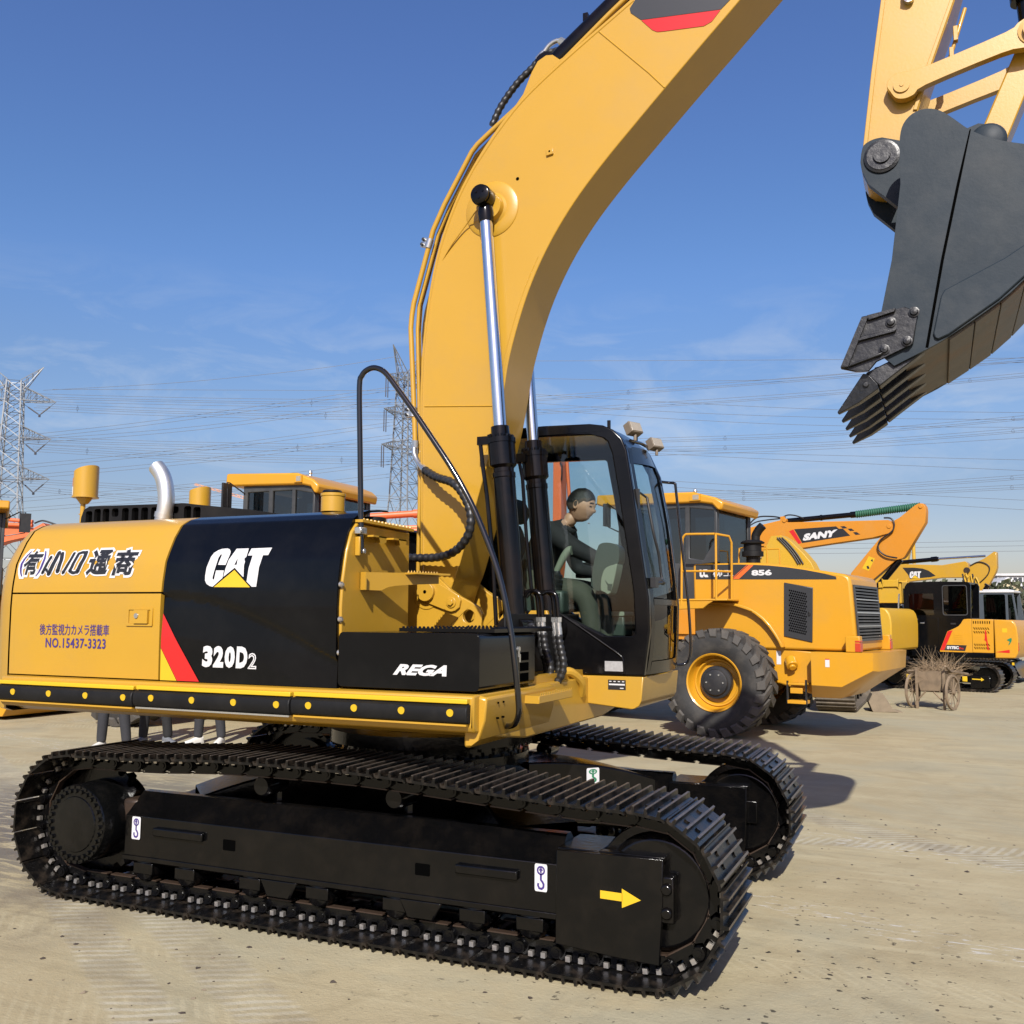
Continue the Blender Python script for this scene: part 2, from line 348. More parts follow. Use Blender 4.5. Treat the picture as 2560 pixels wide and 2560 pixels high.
# ---------------------------------------------------------------- ground
def make_ground():
    m = bpy.data.materials.new('dusty_concrete_ground'); m.use_nodes = True
    nt = m.node_tree; b = nt.nodes['Principled BSDF']; b.inputs['Roughness'].default_value = 0.9; b.inputs['Specular IOR Level'].default_value = 0.25
    t = nt.nodes.new('ShaderNodeTexCoord'); lk = nt.links.new
    def nz(scale, det=8, rg=0.62, vec=None, dist=0.0):
        n = nt.nodes.new('ShaderNodeTexNoise'); n.inputs['Scale'].default_value = scale; n.inputs['Detail'].default_value = det; n.inputs['Roughness'].default_value = rg; n.inputs['Distortion'].default_value = dist
        lk(vec or t.outputs['Object'], n.inputs['Vector']); return n.outputs['Fac']
    def mapped(rot, sc):
        mp = nt.nodes.new('ShaderNodeMapping'); mp.inputs['Rotation'].default_value = (0, 0, rot); mp.inputs['Scale'].default_value = sc
        lk(t.outputs['Object'], mp.inputs['Vector']); return mp.outputs['Vector']
    def ramp(f, a, c, lo=0.0, hi=1.0):
        r = nt.nodes.new('ShaderNodeMapRange'); r.inputs['From Min'].default_value = a; r.inputs['From Max'].default_value = c; r.inputs['To Min'].default_value = lo; r.inputs['To Max'].default_value = hi; r.clamp = True
        lk(f, r.inputs['Value']); return r.outputs[0]
    def mul(a, c):
        k = nt.nodes.new('ShaderNodeMath'); k.operation = 'MULTIPLY'
        lk(a, k.inputs[0])
        if isinstance(c, float): k.inputs[1].default_value = c
        else: lk(c, k.inputs[1])
        return k.outputs[0]
    def mixc(f, a, c):
        x = nt.nodes.new('ShaderNodeMix'); x.data_type = 'RGBA'; lk(f, x.inputs[0])
        if isinstance(a, tuple): x.inputs[6].default_value = a + (1,)
        else: lk(a, x.inputs[6])
        x.inputs[7].default_value = c + (1,)
        return x.outputs[2]
    c = mixc(ramp(nz(0.35, 6), 0.3, 0.7), (0.307, 0.253, 0.150), (0.382, 0.326, 0.200))
    c = mixc(mul(ramp(nz(1.7, 10, 0.7), 0.45, 0.7), 0.55), c, (0.432, 0.380, 0.244))
    c = mixc(mul(ramp(nz(0.9, 9, 0.72, None, 1.2), 0.52, 0.66), 0.6), c, (0.241, 0.198, 0.116))
    # grey worn concrete showing through near the machine
    c = mixc(mul(ramp(nz(0.55, 7, 0.65, mapped(0.6, (1, 1, 1)), 0.8), 0.46, 0.62), 0.55), c, (0.299, 0.284, 0.202))
    # drag marks and tyre tracks: long noise streaks in two directions
    c = mixc(mul(ramp(nz(1.0, 7, 0.7, mapped(0.55, (0.35, 5.5, 1))), 0.53, 0.68), 0.45), c, (0.440, 0.388, 0.251))
    c = mixc(mul(ramp(nz(1.0, 7, 0.7, mapped(-0.35, (0.3, 7.0, 1)), 0.3), 0.55, 0.7), 0.40), c, (0.224, 0.190, 0.116))
    # tread imprints: fine ribs inside the streak areas
    wv = nt.nodes.new('ShaderNodeTexWave'); wv.inputs['Scale'].default_value = 5.2; wv.inputs['Distortion'].default_value = 1.2; wv.inputs['Detail'].default_value = 2
    lk(mapped(-0.75, (1, 1, 1)), wv.inputs['Vector'])
    rib = mul(ramp(wv.outputs['Fac'], 0.55, 0.9), ramp(nz(0.7, 5, 0.6, mapped(0.82, (0.25, 2.6, 1))), 0.56, 0.66))
    c = mixc(mul(rib, 0.35), c, (0.457, 0.406, 0.266))
    def band(x0, y0, x1, y1, half):
        d = Vector((x1 - x0, y1 - y0)).normalized(); v = nt.nodes.new('ShaderNodeVectorMath'); v.operation = 'DOT_PRODUCT'; v.inputs[1].default_value = (-d.y, d.x, 0)
        o_ = nt.nodes.new('ShaderNodeVectorMath'); o_.operation = 'SUBTRACT'; o_.inputs[1].default_value = (x0, y0, 0); lk(t.outputs['Object'], o_.inputs[0]); lk(o_.outputs[0], v.inputs[0])
        a_ = nt.nodes.new('ShaderNodeMath'); a_.operation = 'ABSOLUTE'; lk(v.outputs['Value'], a_.inputs[0]); return ramp(a_.outputs[0], half, half * 0.75)
    for (x0, y0, x1, y1, half) in ((-0.947, -1.433, 0.424, -2.272, 0.16), (-1.356, -1.664, 0.006, -2.556, 0.15), (2.1, 3.2, 5.0, 1.2, 0.2), (1.8, 2.2, 5.5, 2.9, 0.16)):
        bd = band(x0, y0, x1, y1, half); w2 = nt.nodes.new('ShaderNodeTexWave'); w2.inputs['Scale'].default_value = 4.4; w2.inputs['Distortion'].default_value = 2.5; w2.inputs['Detail'].default_value = 3
        lk(mapped(-math.atan2(y1 - y0, x1 - x0) + 0.5, (1, 1, 1)), w2.inputs['Vector'])
        c = mixc(mul(mul(bd, ramp(w2.outputs['Fac'], 0.35, 0.8)), mul(ramp(nz(1.3, 5), 0.3, 0.5), 0.65)), c, (0.446, 0.415, 0.321))
        c = mixc(mul(mul(bd, ramp(nz(3.0, 6), 0.40, 0.6)), 0.40), c, (0.193, 0.162, 0.112))
    scr = ramp(nz(4.5, 9, 0.75, mapped(0.25, (1.2, 6.0, 1)), 0.5), 0.56, 0.60)
    for (x0, y0, x1, y1, half) in ((2.4, 0.35, 4.2, -0.25, 0.20), (2.6, 2.35, 4.6, 1.75, 0.22)): c = mixc(mul(mul(band(x0, y0, x1, y1, half), scr), 0.75), c, (0.490, 0.475, 0.434))
    # fine grit and small dark drips
    c = mixc(mul(ramp(nz(38.0, 4, 0.7), 0.62, 0.74), 0.35), c, (0.149, 0.124, 0.096))
    vo = nt.nodes.new('ShaderNodeTexVoronoi'); vo.inputs['Scale'].default_value = 2.3; vo.inputs['Randomness'].default_value = 1.0
    wob = nt.nodes.new('ShaderNodeTexNoise'); wob.inputs['Scale'].default_value = 14; wob.inputs['Detail'].default_value = 4
    lk(t.outputs['Object'], wob.inputs['Vector'])
    va = nt.nodes.new('ShaderNodeVectorMath'); va.operation = 'MULTIPLY_ADD'; va.inputs[1].default_value = (0.05, 0.05, 0); lk(wob.outputs['Color'], va.inputs[0]); lk(t.outputs['Object'], va.inputs[2])
    lk(va.outputs[0], vo.inputs['Vector'])
    rnd = nt.nodes.new('ShaderNodeSeparateColor'); lk(vo.outputs['Color'], rnd.inputs[0])
    sz = nt.nodes.new('ShaderNodeMath'); sz.operation = 'MULTIPLY_ADD'; sz.inputs[1].default_value = 0.06; sz.inputs[2].default_value = 0.008; lk(rnd.outputs[0], sz.inputs[0])
    ls = nt.nodes.new('ShaderNodeMath'); ls.operation = 'LESS_THAN'; lk(vo.outputs['Distance'], ls.inputs[0]); lk(sz.outputs[0], ls.inputs[1])
    near = ramp(nz(0.25, 3), 0.42, 0.55)
    c = mixc(mul(mul(ls.outputs[0], near), 0.9), c, (0.022, 0.017, 0.014))
    # wet oily runs, left of the machine (wear with its own shape: a stain on the slab)
    sp = nt.nodes.new('ShaderNodeSeparateXYZ'); lk(t.outputs['Object'], sp.inputs[0])
    dx = nt.nodes.new('ShaderNodeVectorMath'); dx.operation = 'DISTANCE'; dx.inputs[1].default_value = (-3.6, 0.4, 0); lk(t.outputs['Object'], dx.inputs[0])
    wet = mul(ramp(dx.outputs['Value'], 3.0, 1.2), ramp(nz(2.2, 8, 0.7, mapped(1.15, (0.55, 3.2, 1)), 1.5), 0.42, 0.50))
    c = mixc(mul(wet, 0.72), c, (0.074, 0.068, 0.068))
    dx2 = nt.nodes.new('ShaderNodeVectorMath'); dx2.operation = 'DISTANCE'; dx2.inputs[1].default_value = (-1.9, -1.7, 0); lk(t.outputs['Object'], dx2.inputs[0])
    st = mul(ramp(dx2.outputs['Value'], 1.0, 0.1), ramp(nz(2.0, 6, 0.6), 0.40, 0.6))
    c = mixc(mul(st, 0.7), c, (0.097, 0.075, 0.060))
    # oil drips below the front of the tracks
    dx3 = nt.nodes.new('ShaderNodeVectorMath'); dx3.operation = 'DISTANCE'; dx3.inputs[1].default_value = (2.2, -0.6, 0); lk(t.outputs['Object'], dx3.inputs[0])
    dr = mul(ramp(dx3.outputs['Value'], 2.6, 0.4), ramp(nz(15.0, 4, 0.55), 0.645, 0.66))
    c = mixc(mul(dr, 0.95), c, (0.016, 0.013, 0.011))
    lk(c, b.inputs['Base Color'])
    rr = nt.nodes.new('ShaderNodeMapRange'); rr.inputs['To Min'].default_value = 0.92; rr.inputs['To Max'].default_value = 0.55; lk(wet, rr.inputs['Value']); lk(rr.outputs[0], b.inputs['Roughness'])
    bp = nt.nodes.new('ShaderNodeBump'); bp.inputs['Strength'].default_value = 0.45; bp.inputs['Distance'].default_value = 0.02
    hsum = nt.nodes.new('ShaderNodeMath'); hsum.operation = 'ADD'; lk(nz(6, 10, 0.7), hsum.inputs[0]); lk(mul(nz(55, 4, 0.6), 0.35), hsum.inputs[1])
    lk(hsum.outputs[0], bp.inputs['Height']); lk(bp.outputs[0], b.inputs['Normal'])
    g = MB()
    g.add([(-2500, -400, 0), (2500, -400, 0), (2500, 3200, 0), (-2500, 3200, 0)], [(0, 1, 2, 3)])
    tag(g.build('ground', m, smooth=0), kind='structure')
make_ground()
# small dried clods, chips of stone and twigs lying about on the slab
def make_clods():
    b = MB(); rnd = random.Random(3)
    for i in range(420):
        if rnd.random() < 0.6: x, y = rnd.gauss(2.6, 1.1), rnd.uniform(-3.2, 3.5)
        else: x, y = rnd.uniform(-2.5, 3.4), rnd.uniform(-3.6, -1.55)
        if -2.4 < x < 2.35 and -1.5 < y < 1.5: continue
        r = rnd.choice((0.005, 0.007, 0.009, 0.012, 0.016)) * rnd.uniform(0.7, 1.2); n = 5
        ring = [(x + r * rnd.uniform(0.6, 1.4) * math.cos(a), y + r * rnd.uniform(0.6, 1.4) * math.sin(a), 0.0015) for a in [2 * PI * k / n for k in range(n)]]
        top = (x + rnd.uniform(-.3, .3) * r, y + rnd.uniform(-.3, .3) * r, r * rnd.uniform(0.3, 0.7))
        b.add(ring + [top], [(k, (k + 1) % n, n) for k in range(n)], rnd.choice((0, 0, 1)))
    o = b.build('dirt_crumbs', [mat('dark_wet_mud', (0.06, 0.045, 0.034), 0.8, var=0.3), MUD], smooth=0)
    tag(o, kind='stuff')
make_clods()
# ================================================================ MAIN EXCAVATOR
EX = thing('excavator', 'large yellow and black crawler excavator with raised boom in the foreground', 'excavator')
def part(b, name, m, bevel=0.0, smooth=32, parent=None, label=None, **kw):
    o = b.build(name, m, parent or EX, smooth=smooth, bevel=bevel, **kw)
    if label: o['label'] = label
    return o
# ---------------------------------------------------------------- tracks
def track_path():
    pts = [Vector((x, 0.030)) for x in (-1.855, -0.9, 0, 0.9, 1.855)]
    pts += [Vector((1.855 + 0.402 * math.sin(a), 0.432 - 0.402 * math.cos(a))) for a in [PI * k / 24 for k in range(1, 24)]]
    top = spline([Vector((x, z, 0)) for x, z in ((1.855, 0.834), (1.4, 0.850), (1.0, 0.872), (0.2, 0.914), (-0.7, 0.914), (-1.3, 0.884), (-1.855, 0.873))], 6)
    pts += [Vector((p.x, p.y)) for p in top]
    pts += [Vector((-1.855 - 0.4215 * math.sin(a), 0.4515 + 0.4215 * math.cos(a))) for a in [PI * k / 24 for k in range(1, 24)]]
    return pts
def sample_closed(pts, n, off=0.0):
    k = len(pts); d = [0]
    for i in range(k): d.append(d[-1] + (pts[(i + 1) % k] - pts[i]).length)
    tot = d[-1]; out = []; j = 0
    for s in range(n):
        t = (s + off) / n * tot
        while d[j + 1] < t: j += 1
        a, c = pts[j], pts[(j + 1) % k]; f = (t - d[j]) / (d[j + 1] - d[j])
        out.append((a.lerp(c, f), tot / n))
    return out
def shoe_mesh():
    b = MB()
    prof = [(-0.099, -0.014), (-0.093, -0.020), (-0.080, -0.012), (0.088, -0.012), (0.096, -0.004), (0.099, 0.010), (0.092, 0.010), (0.086, 0.001),
            (0.073, 0.002), (0.070, 0.027), (0.058, 0.027), (0.054, 0.002), (0.010, 0.002), (0.007, 0.027), (-0.005, 0.027), (-0.009, 0.002),
            (-0.054, 0.002), (-0.057, 0.028), (-0.070, 0.028), (-0.074, 0.002), (-0.090, -0.002)]
    b.prism(prof, -0.30, 0.30, 0)
    for x0, x1 in ((0.0585, 0.0695), (-0.0045, 0.0065), (-0.0695, -0.0575)):
        b.box(x0, x1, -0.298, 0.298, 0.0272, 0.0300, 1)
    for y in (-0.13, 0.13):
        for x in (0.033, -0.031):
            b.cyl((x, y, 0.001), (x, y, 0.011), 0.014, n=6, mi=0)
    return b.mesh('track_shoe', [SHOE, WORN], smooth=25)
def link_mesh():
    b = MB()
    for y in (-0.100, 0.100):
        s = 1 if y > 0 else -1
        poly = [(-0.115, -0.030), (-0.075, -0.016), (0.075, -0.016), (0.115, -0.045), (0.115, -0.085), (0.06, -0.102), (-0.06, -0.102), (-0.115, -0.085)]
        b.prism(poly, y - 0.018, y + 0.018, 0, holes=[rrect(-0.055, -0.015, -0.062, -0.028, 0.008, 2), rrect(0.015, 0.055, -0.062, -0.028, 0.008, 2)])
        b.box(-0.085, 0.085, y - 0.021, y + 0.021, -0.109, -0.1021, 1)
        b.cyl((-0.095, y + s * 0.0185, -0.058), (-0.095, y + s * 0.045, -0.058), 0.034, 0.030, n=14, mi=0)
        b.cyl((-0.095, y + s * 0.0455, -0.058), (-0.095, y + s * 0.050, -0.058), 0.017, n=10, mi=0)
        for x in (-0.034, 0.034): b.box(x - 0.012, x + 0.012, y + s * 0.0165, y + s * 0.042, -0.046, -0.0205, 2)
    b.cyl((-0.095, -0.08, -0.058), (-0.095, 0.08, -0.058), 0.028, n=10, mi=0)
    return b.mesh('track_link', [TRK, RUST, BOLT], smooth=30)
SHOE_ME, LINK_ME = shoe_mesh(), link_mesh()
TP = track_path()
def build_track(yc, n=50):
    S = sample_closed(TP, n * 2, 0.3)
    for i in range(n):
        p0, p1, p2 = S[2 * i][0], S[2 * i + 1][0], S[(2 * i + 2) % (2 * n)][0]
        c = (p0 + p2) * 0.5 * 0.35 + p1 * 0.65
        t = (p2 - p0).normalized()
        nn = Vector((t.y, -t.x))                      # outward: bottom run goes forward, so outward is down
        M = Matrix(((t.x, 0, nn.x, c.x), (0, 1, 0, yc), (t.y, 0, nn.y, c.y), (0, 0, 0, 1)))
        o = instance(SHOE_ME, 'track_shoe', EX, M)
        l = instance(LINK_ME, 'track_link', o, Matrix.Identity(4))
for yc in (-1.1, 1.1): build_track(yc)
def hook_label(W, col, parent=None):
    """white vinyl label with a lifting hook, W(u, v) with u, v in 0..1"""
    b = MB(); b.add([W(u, v, 0) for u, v in rrect(0, 1, 0, 1, 0.10, 3)], [tuple(range(16))])
    o = b.build('lifting_label', WHITE, parent or EX, smooth=0, fix=False)
    k = MB()
    def stroke(pts, w):
        P = [Vector((p[0], p[1])) for p in pts]; vs = []
        for i, p in enumerate(P):
            d = (P[min(i + 1, len(P) - 1)] - P[max(i - 1, 0)]); d = Vector((d.x * 0.55, d.y)).normalized(); q = Vector((-d.y / 0.55, d.x)) * w
            vs += [W(p.x + q.x, p.y + q.y, 1), W(p.x - q.x, p.y - q.y, 1)]
        k.add(vs, [(2 * i, 2 * i + 1, 2 * i + 3, 2 * i + 2) for i in range(len(P) - 1)])
    stroke([(0.5 + 0.27 * math.sin(a), 0.76 + 0.135 * math.cos(a)) for a in [2 * PI * i / 18 for i in range(19)]], 0.035)
    k.add([W(0.5, 0.88, 2), W(0.32, 0.76, 2), W(0.43, 0.76, 2), W(0.43, 0.68, 2), W(0.57, 0.68, 2), W(0.57, 0.76, 2), W(0.68, 0.76, 2)], [tuple(range(7))])
    stroke([(0.5, 0.63), (0.5, 0.42), (0.62, 0.36), (0.72, 0.27), (0.70, 0.16), (0.55, 0.10), (0.36, 0.12), (0.27, 0.22), (0.30, 0.30)], 0.045)
    k.build('hook_symbol', col, o, smooth=0, fix=False)
    return o
def side_unit(s):
    """track frame, motor, idler and rollers of one side; s = -1 right (near), +1 left"""
    Y = lambda d: s * (1.1 + d)                       # d > 0 outboard
    b = MB()
    sec = [(0.17, 0.263), (0.17, 0.520), (0.155, 0.530), (0.03, 0.645), (-0.03, 0.645), (-0.155, 0.530), (-0.17, 0.520), (-0.17, 0.263), (-0.13, 0.235), (0.13, 0.235)]
    xs = (-1.46, 1.40)
    n = len(sec)
    vs = [(x, Y(d), z) for x in xs for d, z in sec]
    b.add(vs, [(i, (i + 1) % n, n + (i + 1) % n, n + i) for i in range(n)] + [tuple(range(n)), tuple(range(2 * n - 1, n - 1, -1))])
    b.box(-1.47, 1.40, min(Y(0.172), Y(0.178)), max(Y(0.172), Y(0.178)), 0.256, 0.285)
    o = part(b, 'track_frame', TRK, bevel=0.012)
    for x0, x1, z0, z1 in ((-1.219, -0.838, 0.418, 0.468), (0.836, 1.19, 0.424, 0.472)):
        h = MB(); h.box(x0, x1, min(Y(0.171), Y(0.197)), max(Y(0.171), Y(0.197)), z0, z1); part(h, 'frame_rail_pad', TRK, bevel=0.008)
    for x in (-0.655, 0.632):
        h = MB(); h.prism(rrect(x - 0.045, x + 0.045, 0.384, 0.446, 0.006, 2), Y(0.1702), Y(0.1712))
        part(h, 'frame_hole', mat('hole_dark', (0.002, 0.002, 0.002), 0.9))
    # idler guard with its top opening
    g = MB()
    W0, W1 = Y(0.20), Y(0.165)
    g.prism([(1.40, 0.15), (1.405, 0.60), (1.95, 0.607), (1.945, 0.40), (1.927, 0.118), (1.70, 0.128)], W0, W1)
    g.prism([(1.40, 0.15), (1.405, 0.60), (1.95, 0.607), (1.945, 0.40), (1.927, 0.118), (1.70, 0.128)], Y(-0.20), Y(-0.165))
    g.box(1.40, 1.62, min(Y(0.165), Y(-0.165)), max(Y(0.165), Y(-0.165)), 0.585, 0.607)
    g.box(1.40, 1.43, min(Y(0.165), Y(-0.165)), max(Y(0.165), Y(-0.165)), 0.20, 0.585)
    g.box(1.62, 1.95, min(Y(0.165), Y(0.11)), max(Y(0.165), Y(0.11)), 0.588, 0.6095)
    g.box(1.62, 1.95, min(Y(-0.165), Y(-0.11)), max(Y(-0.165), Y(-0.11)), 0.588, 0.6095)
    part(g, 'idler_guard', TRK, bevel=0.012)
    i = MB()
    i.lathe([(0.02, -0.125), (0.25, -0.125), (0.275, -0.10), (0.275, -0.075), (0.325, -0.07), (0.325, 0.07), (0.275, 0.075), (0.275, 0.10), (0.25, 0.125), (0.06, 0.125), (0.06, 0.16), (0.0, 0.16)], (1.90, Y(0), 0.432), (0, s, 0), 40)
    i.box(1.80, 2.01, min(Y(-0.15), Y(-0.13)), max(Y(-0.15), Y(-0.13)), 0.36, 0.51)
    part(i, 'idler_wheel', TRK, bevel=0.006)
    y = MB()                                          # idler yoke and its end bracket
    y.box(1.93, 2.0, min(Y(0.13), Y(0.19)), max(Y(0.13), Y(0.19)), 0.31, 0.53)
    y.cyl((1.965, Y(0.19), 0.47), (1.965, Y(0.21), 0.47), 0.03, n=8); y.cyl((1.965, Y(0.19), 0.36), (1.965, Y(0.21), 0.36), 0.03, n=8)
    part(y, 'idler_yoke', TRK, bevel=0.012)
    # final drive
    m = MB()
    m.lathe([(0.0, 0.284), (0.03, 0.283), (0.12, 0.283), (0.165, 0.279), (0.170, 0.272), (0.232, 0.272), (0.240, 0.262), (0.243, 0.10), (0.250, 0.0), (0.26, -0.10), (0.0, -0.10)], (-1.77, Y(0), 0.454), (0, s, 0), 48)
    for k in range(28):
        a = 2 * PI * k / 28; c = (-1.77 + 0.203 * math.cos(a), 0.454 + 0.203 * math.sin(a))
        m.cyl((c[0], Y(0.271), c[1]), (c[0], Y(0.287), c[1]), 0.013, n=6)
        c2 = (-1.77 + 0.226 * math.cos(a + .11), 0.454 + 0.226 * math.sin(a + .11))
        m.box(c2[0] - 0.009, c2[0] + 0.009, min(Y(0.2715), Y(0.2790)), max(Y(0.2715), Y(0.2790)), c2[1] - 0.009, c2[1] + 0.009)
    part(m, 'final_drive', mat('oily_black_cover', (0.003, 0.0032, 0.0034), 0.08, spec=0.35, var=0.4, vscale=6, dirt=(0.014, 0.0125, 0.011), dirt_amt=0.4, dscale=10, bump=0.22, bscale=22, coat=0.0, rvar=0.15), smooth=40)
    sp = MB(); pts = []
    for k in range(21):
        a = 2 * PI * k / 21
        for da, r in ((-0.10, 0.315), (-0.05, 0.355), (0.05, 0.355), (0.10, 0.315)): pts.append((-1.82 + r * math.cos(a + da), 0.452 + r * math.sin(a + da)))
    sp.prism(pts, Y(-0.035), Y(0.035))
    part(sp, 'sprocket', TRK)
    d = MB(); d.cyl((-1.55, Y(0.03), 0.53), (-1.43, Y(0.03), 0.56), 0.05, n=10); d.box(-1.56, -1.44, min(Y(-0.1), Y(0.1)), max(Y(-0.1), Y(0.1)), 0.45, 0.60)
    part(d, 'hose_guard', RUST, bevel=0.02)
    for x in (-1.317, -0.992, -0.509, -0.044, 0.457, 0.921, 1.245):
        r = MB()
        r.lathe([(0.03, -0.16), (0.07, -0.15), (0.085, -0.12), (0.085, -0.055), (0.072, -0.05), (0.072, 0.05), (0.085, 0.055), (0.085, 0.12), (0.07, 0.15), (0.03, 0.16)], (x, Y(0), 0.208), (0, s, 0), 20)
        r.box(x - 0.075, x + 0.075, min(Y(0.125), Y(0.16)), max(Y(0.125), Y(0.16)), 0.175, 0.245)
        part(r, 'track_roller', TRK, bevel=0.006)
    for x in (-0.488, 0.411):
        r = MB(); r.lathe([(0.0, 0.112), (0.02, 0.112), (0.05, 0.11), (0.062, 0.085), (0.062, -0.08), (0.04, -0.09), (0.0, -0.09)], (x, Y(0), 0.755), (0, s, 0), 18); r.cyl((x, Y(-0.085), 0.755), (x, Y(-0.085), 0.62), 0.035, n=8)
        part(r, 'carrier_roller', TRK)
    for x in (-0.30, 0.62):
        r = MB(); r.prism([(x - 0.13, 0.255), (x - 0.08, 0.16), (x + 0.08, 0.16), (x + 0.13, 0.255)], Y(0.155), Y(0.172))
        part(r, 'track_guide', TRK, bevel=0.01)
for s in (-1, 1): side_unit(s)
b = MB()
b.add([(x, -1.303, z) for x, z in ((1.636, 0.433), (1.748, 0.431), (1.746, 0.453), (1.841, 0.409), (1.746, 0.363), (1.748, 0.393), (1.636, 0.395))], [(0, 1, 5, 6), (2, 3, 4)])
part(b, 'direction_arrow', YELV, smooth=0)
for xc in (-1.368, 1.313):
    hook_label(lambda u, v, k, xc=xc: (xc - 0.034 + 0.068 * u, -1.2745 - 0.0008 * k, 0.382 + 0.135 * v), NAVY)
# car body: centre box, swing bearing and four legs to the track frames
b = MB()
b.prism([(-0.62, 0.45), (0.62, 0.45), (0.62, 0.80), (-0.62, 0.80)], -0.62, 0.62)
part(b, 'car_body', TRK, bevel=0.03)
def leg(sx, sy):
    b = MB(); A, B, wA, wB = Vector((0.50 * sx, 0.25 * sy)), Vector((1.18 * sx, 0.95 * sy)), 0.26, 0.22
    d = (B - A).normalized(); q = Vector((-d.y, d.x)); vs = []
    for k in range(9):
        t = k / 8; p = A.lerp(B, t); w = wA + (wB - wA) * t; zt = 0.80 - 0.16 * t * t; zb = 0.42 - 0.10 * t
        vs += [(p.x + q.x * w, p.y + q.y * w, zb), (p.x + q.x * w, p.y + q.y * w, zt), (p.x - q.x * w, p.y - q.y * w, zt), (p.x - q.x * w, p.y - q.y * w, zb)]
    b.add(vs, [(4 * k + i, 4 * k + (i + 1) % 4, 4 * k + 4 + (i + 1) % 4, 4 * k + 4 + i) for k in range(8) for i in range(4)])
    part(b, 'frame_leg', TRK, bevel=0.012)
    return A, B, q, wA
for sx in (-1, 1):
    for sy in (-1, 1): leg(sx, sy)
A, Bv = Vector((0.50, 0.25)), Vector((1.18, 0.95)); d = (Bv - A).normalized(); q = Vector((d.y, -d.x))
def Wl(u, v, k):
    p = A.lerp(Bv, 0.44 + 0.10 * u) + q * (0.26 - 0.04 * (0.44 + 0.10 * u) + 0.004 + 0.0008 * k)
    return (p.x, p.y, 0.635 + 0.105 * v)
hook_label(Wl, GRNV)
b = MB(); b.lathe([(0.45, 0.0), (0.66, 0.0), (0.66, 0.07), (0.60, 0.075), (0.60, 0.13), (0.69, 0.135), (0.69, 0.215), (0.45, 0.215)], (0, 0, 0.80), (0, 0, 1), 48)
for k in range(40):
    a = 2 * PI * k / 40
    b.cyl((0.645 * math.cos(a), 0.645 * math.sin(a), 0.870), (0.645 * math.cos(a), 0.645 * math.sin(a), 0.892), 0.014, n=6)
    b.cyl((0.672 * math.cos(a), 0.672 * math.sin(a), 0.915), (0.672 * math.cos(a), 0.672 * math.sin(a), 0.935), 0.014, n=6)
part(b, 'swing_bearing', TRK)
# ---------------------------------------------------------------- revolving deck
DK = [(-1.36, 1.352), (-1.405, 1.345), (-1.412, 1.19), (-1.385, 1.158), (-1.30, 1.150), (-1.24, 1.125), (-0.70, 1.06), (0.70, 1.06), (1.24, 1.125), (1.36, 1.19), (1.36, 1.352)]
b = MB(); n = len(DK)
rows = [(-2.46, 0), (0.975, 0), (0.987, 0.02)]
vs = [(x + (0.0 if k < 2 else 0.0), y * (1 - dd * 0.3), z) for k, (x, dd) in enumerate(rows) for y, z in DK]
b.add(vs, [(k * n + i, k * n + (i + 1) % n, (k + 1) * n + (i + 1) % n, (k + 1) * n + i) for k in range(2) for i in range(n)] + [tuple(range(n)), tuple(range(3 * n - 1, 2 * n - 1, -1))])
part(b, 'deck_frame', YEL, bevel=0.01)
# front nose of the deck, sloping under, with bolt holes
b = MB()
b.prism([(0.986, 1.345), (1.03, 1.335), (1.02, 1.22), (0.99, 1.12), (0.93, 1.075), (0.90, 1.075), (0.90, 1.345)], -1.335, -0.34)
part(b, 'deck_nose', YEL, bevel=0.02)
b = MB()
for y in (-1.19, -1.12):
    for z in (1.30, 1.22): b.cyl((1.020, y, z), (1.0345, y, z), 0.0055, n=8)
part(b, 'nose_bolt', mat('hole_dark', (0.002, 0.002, 0.002), 0.9))
# rubber bumper strips with reflective tape and yellow dots
BS = [(-2.45, -1.275), (-1.266, -0.124), (-0.114, 0.975)]
DOTS = [-2.276, -1.959, -1.647, -1.338, -1.118, -0.809, -0.506, -0.207, 0.008, 0.303, 0.595, 0.882]
for k, (x0, x1) in enumerate(BS):
    b = MB()
    sec = [(-1.407, 1.300), (-1.440, 1.297), (-1.456, 1.285), (-1.462, 1.262), (-1.460, 1.230), (-1.450, 1.208), (-1.430, 1.200), (-1.407, 1.200)]
    m_ = len(sec); z0 = (-0.003, 0.002, 0.006)[k]
    b.add([(x, y, z + z0) for x in (x0, x1) for y, z in sec], [(i, (i + 1) % m_, m_ + (i + 1) % m_, m_ + i) for i in range(m_)] + [tuple(range(m_)), tuple(range(2 * m_ - 1, m_ - 1, -1))])
    o = part(b, 'bumper_strip', BLKM, bevel=0.006)
    t = MB(); t.box(x0 + 0.005, x1 - 0.008, -1.440, -1.4065, 1.302 + z0, 1.327 + z0)
    part(t, 'reflective_tape', YELV, bevel=0.004, parent=o)
    e = MB(); e.box(x0 + 0.01, x1 - 0.01, -1.443, -1.4065, 1.190 + z0, 1.1995 + z0); part(e, 'lower_trim', YEL if k != 1 else ZINC, parent=o)
    for x in DOTS:
        if x0 < x < x1:
            dt = MB(); dt.cyl((x, -1.460, 1.258 + z0), (x, -1.466, 1.257 + z0), 0.0195, n=18); part(dt, 'yellow_dot', YELV, parent=o, smooth=0)
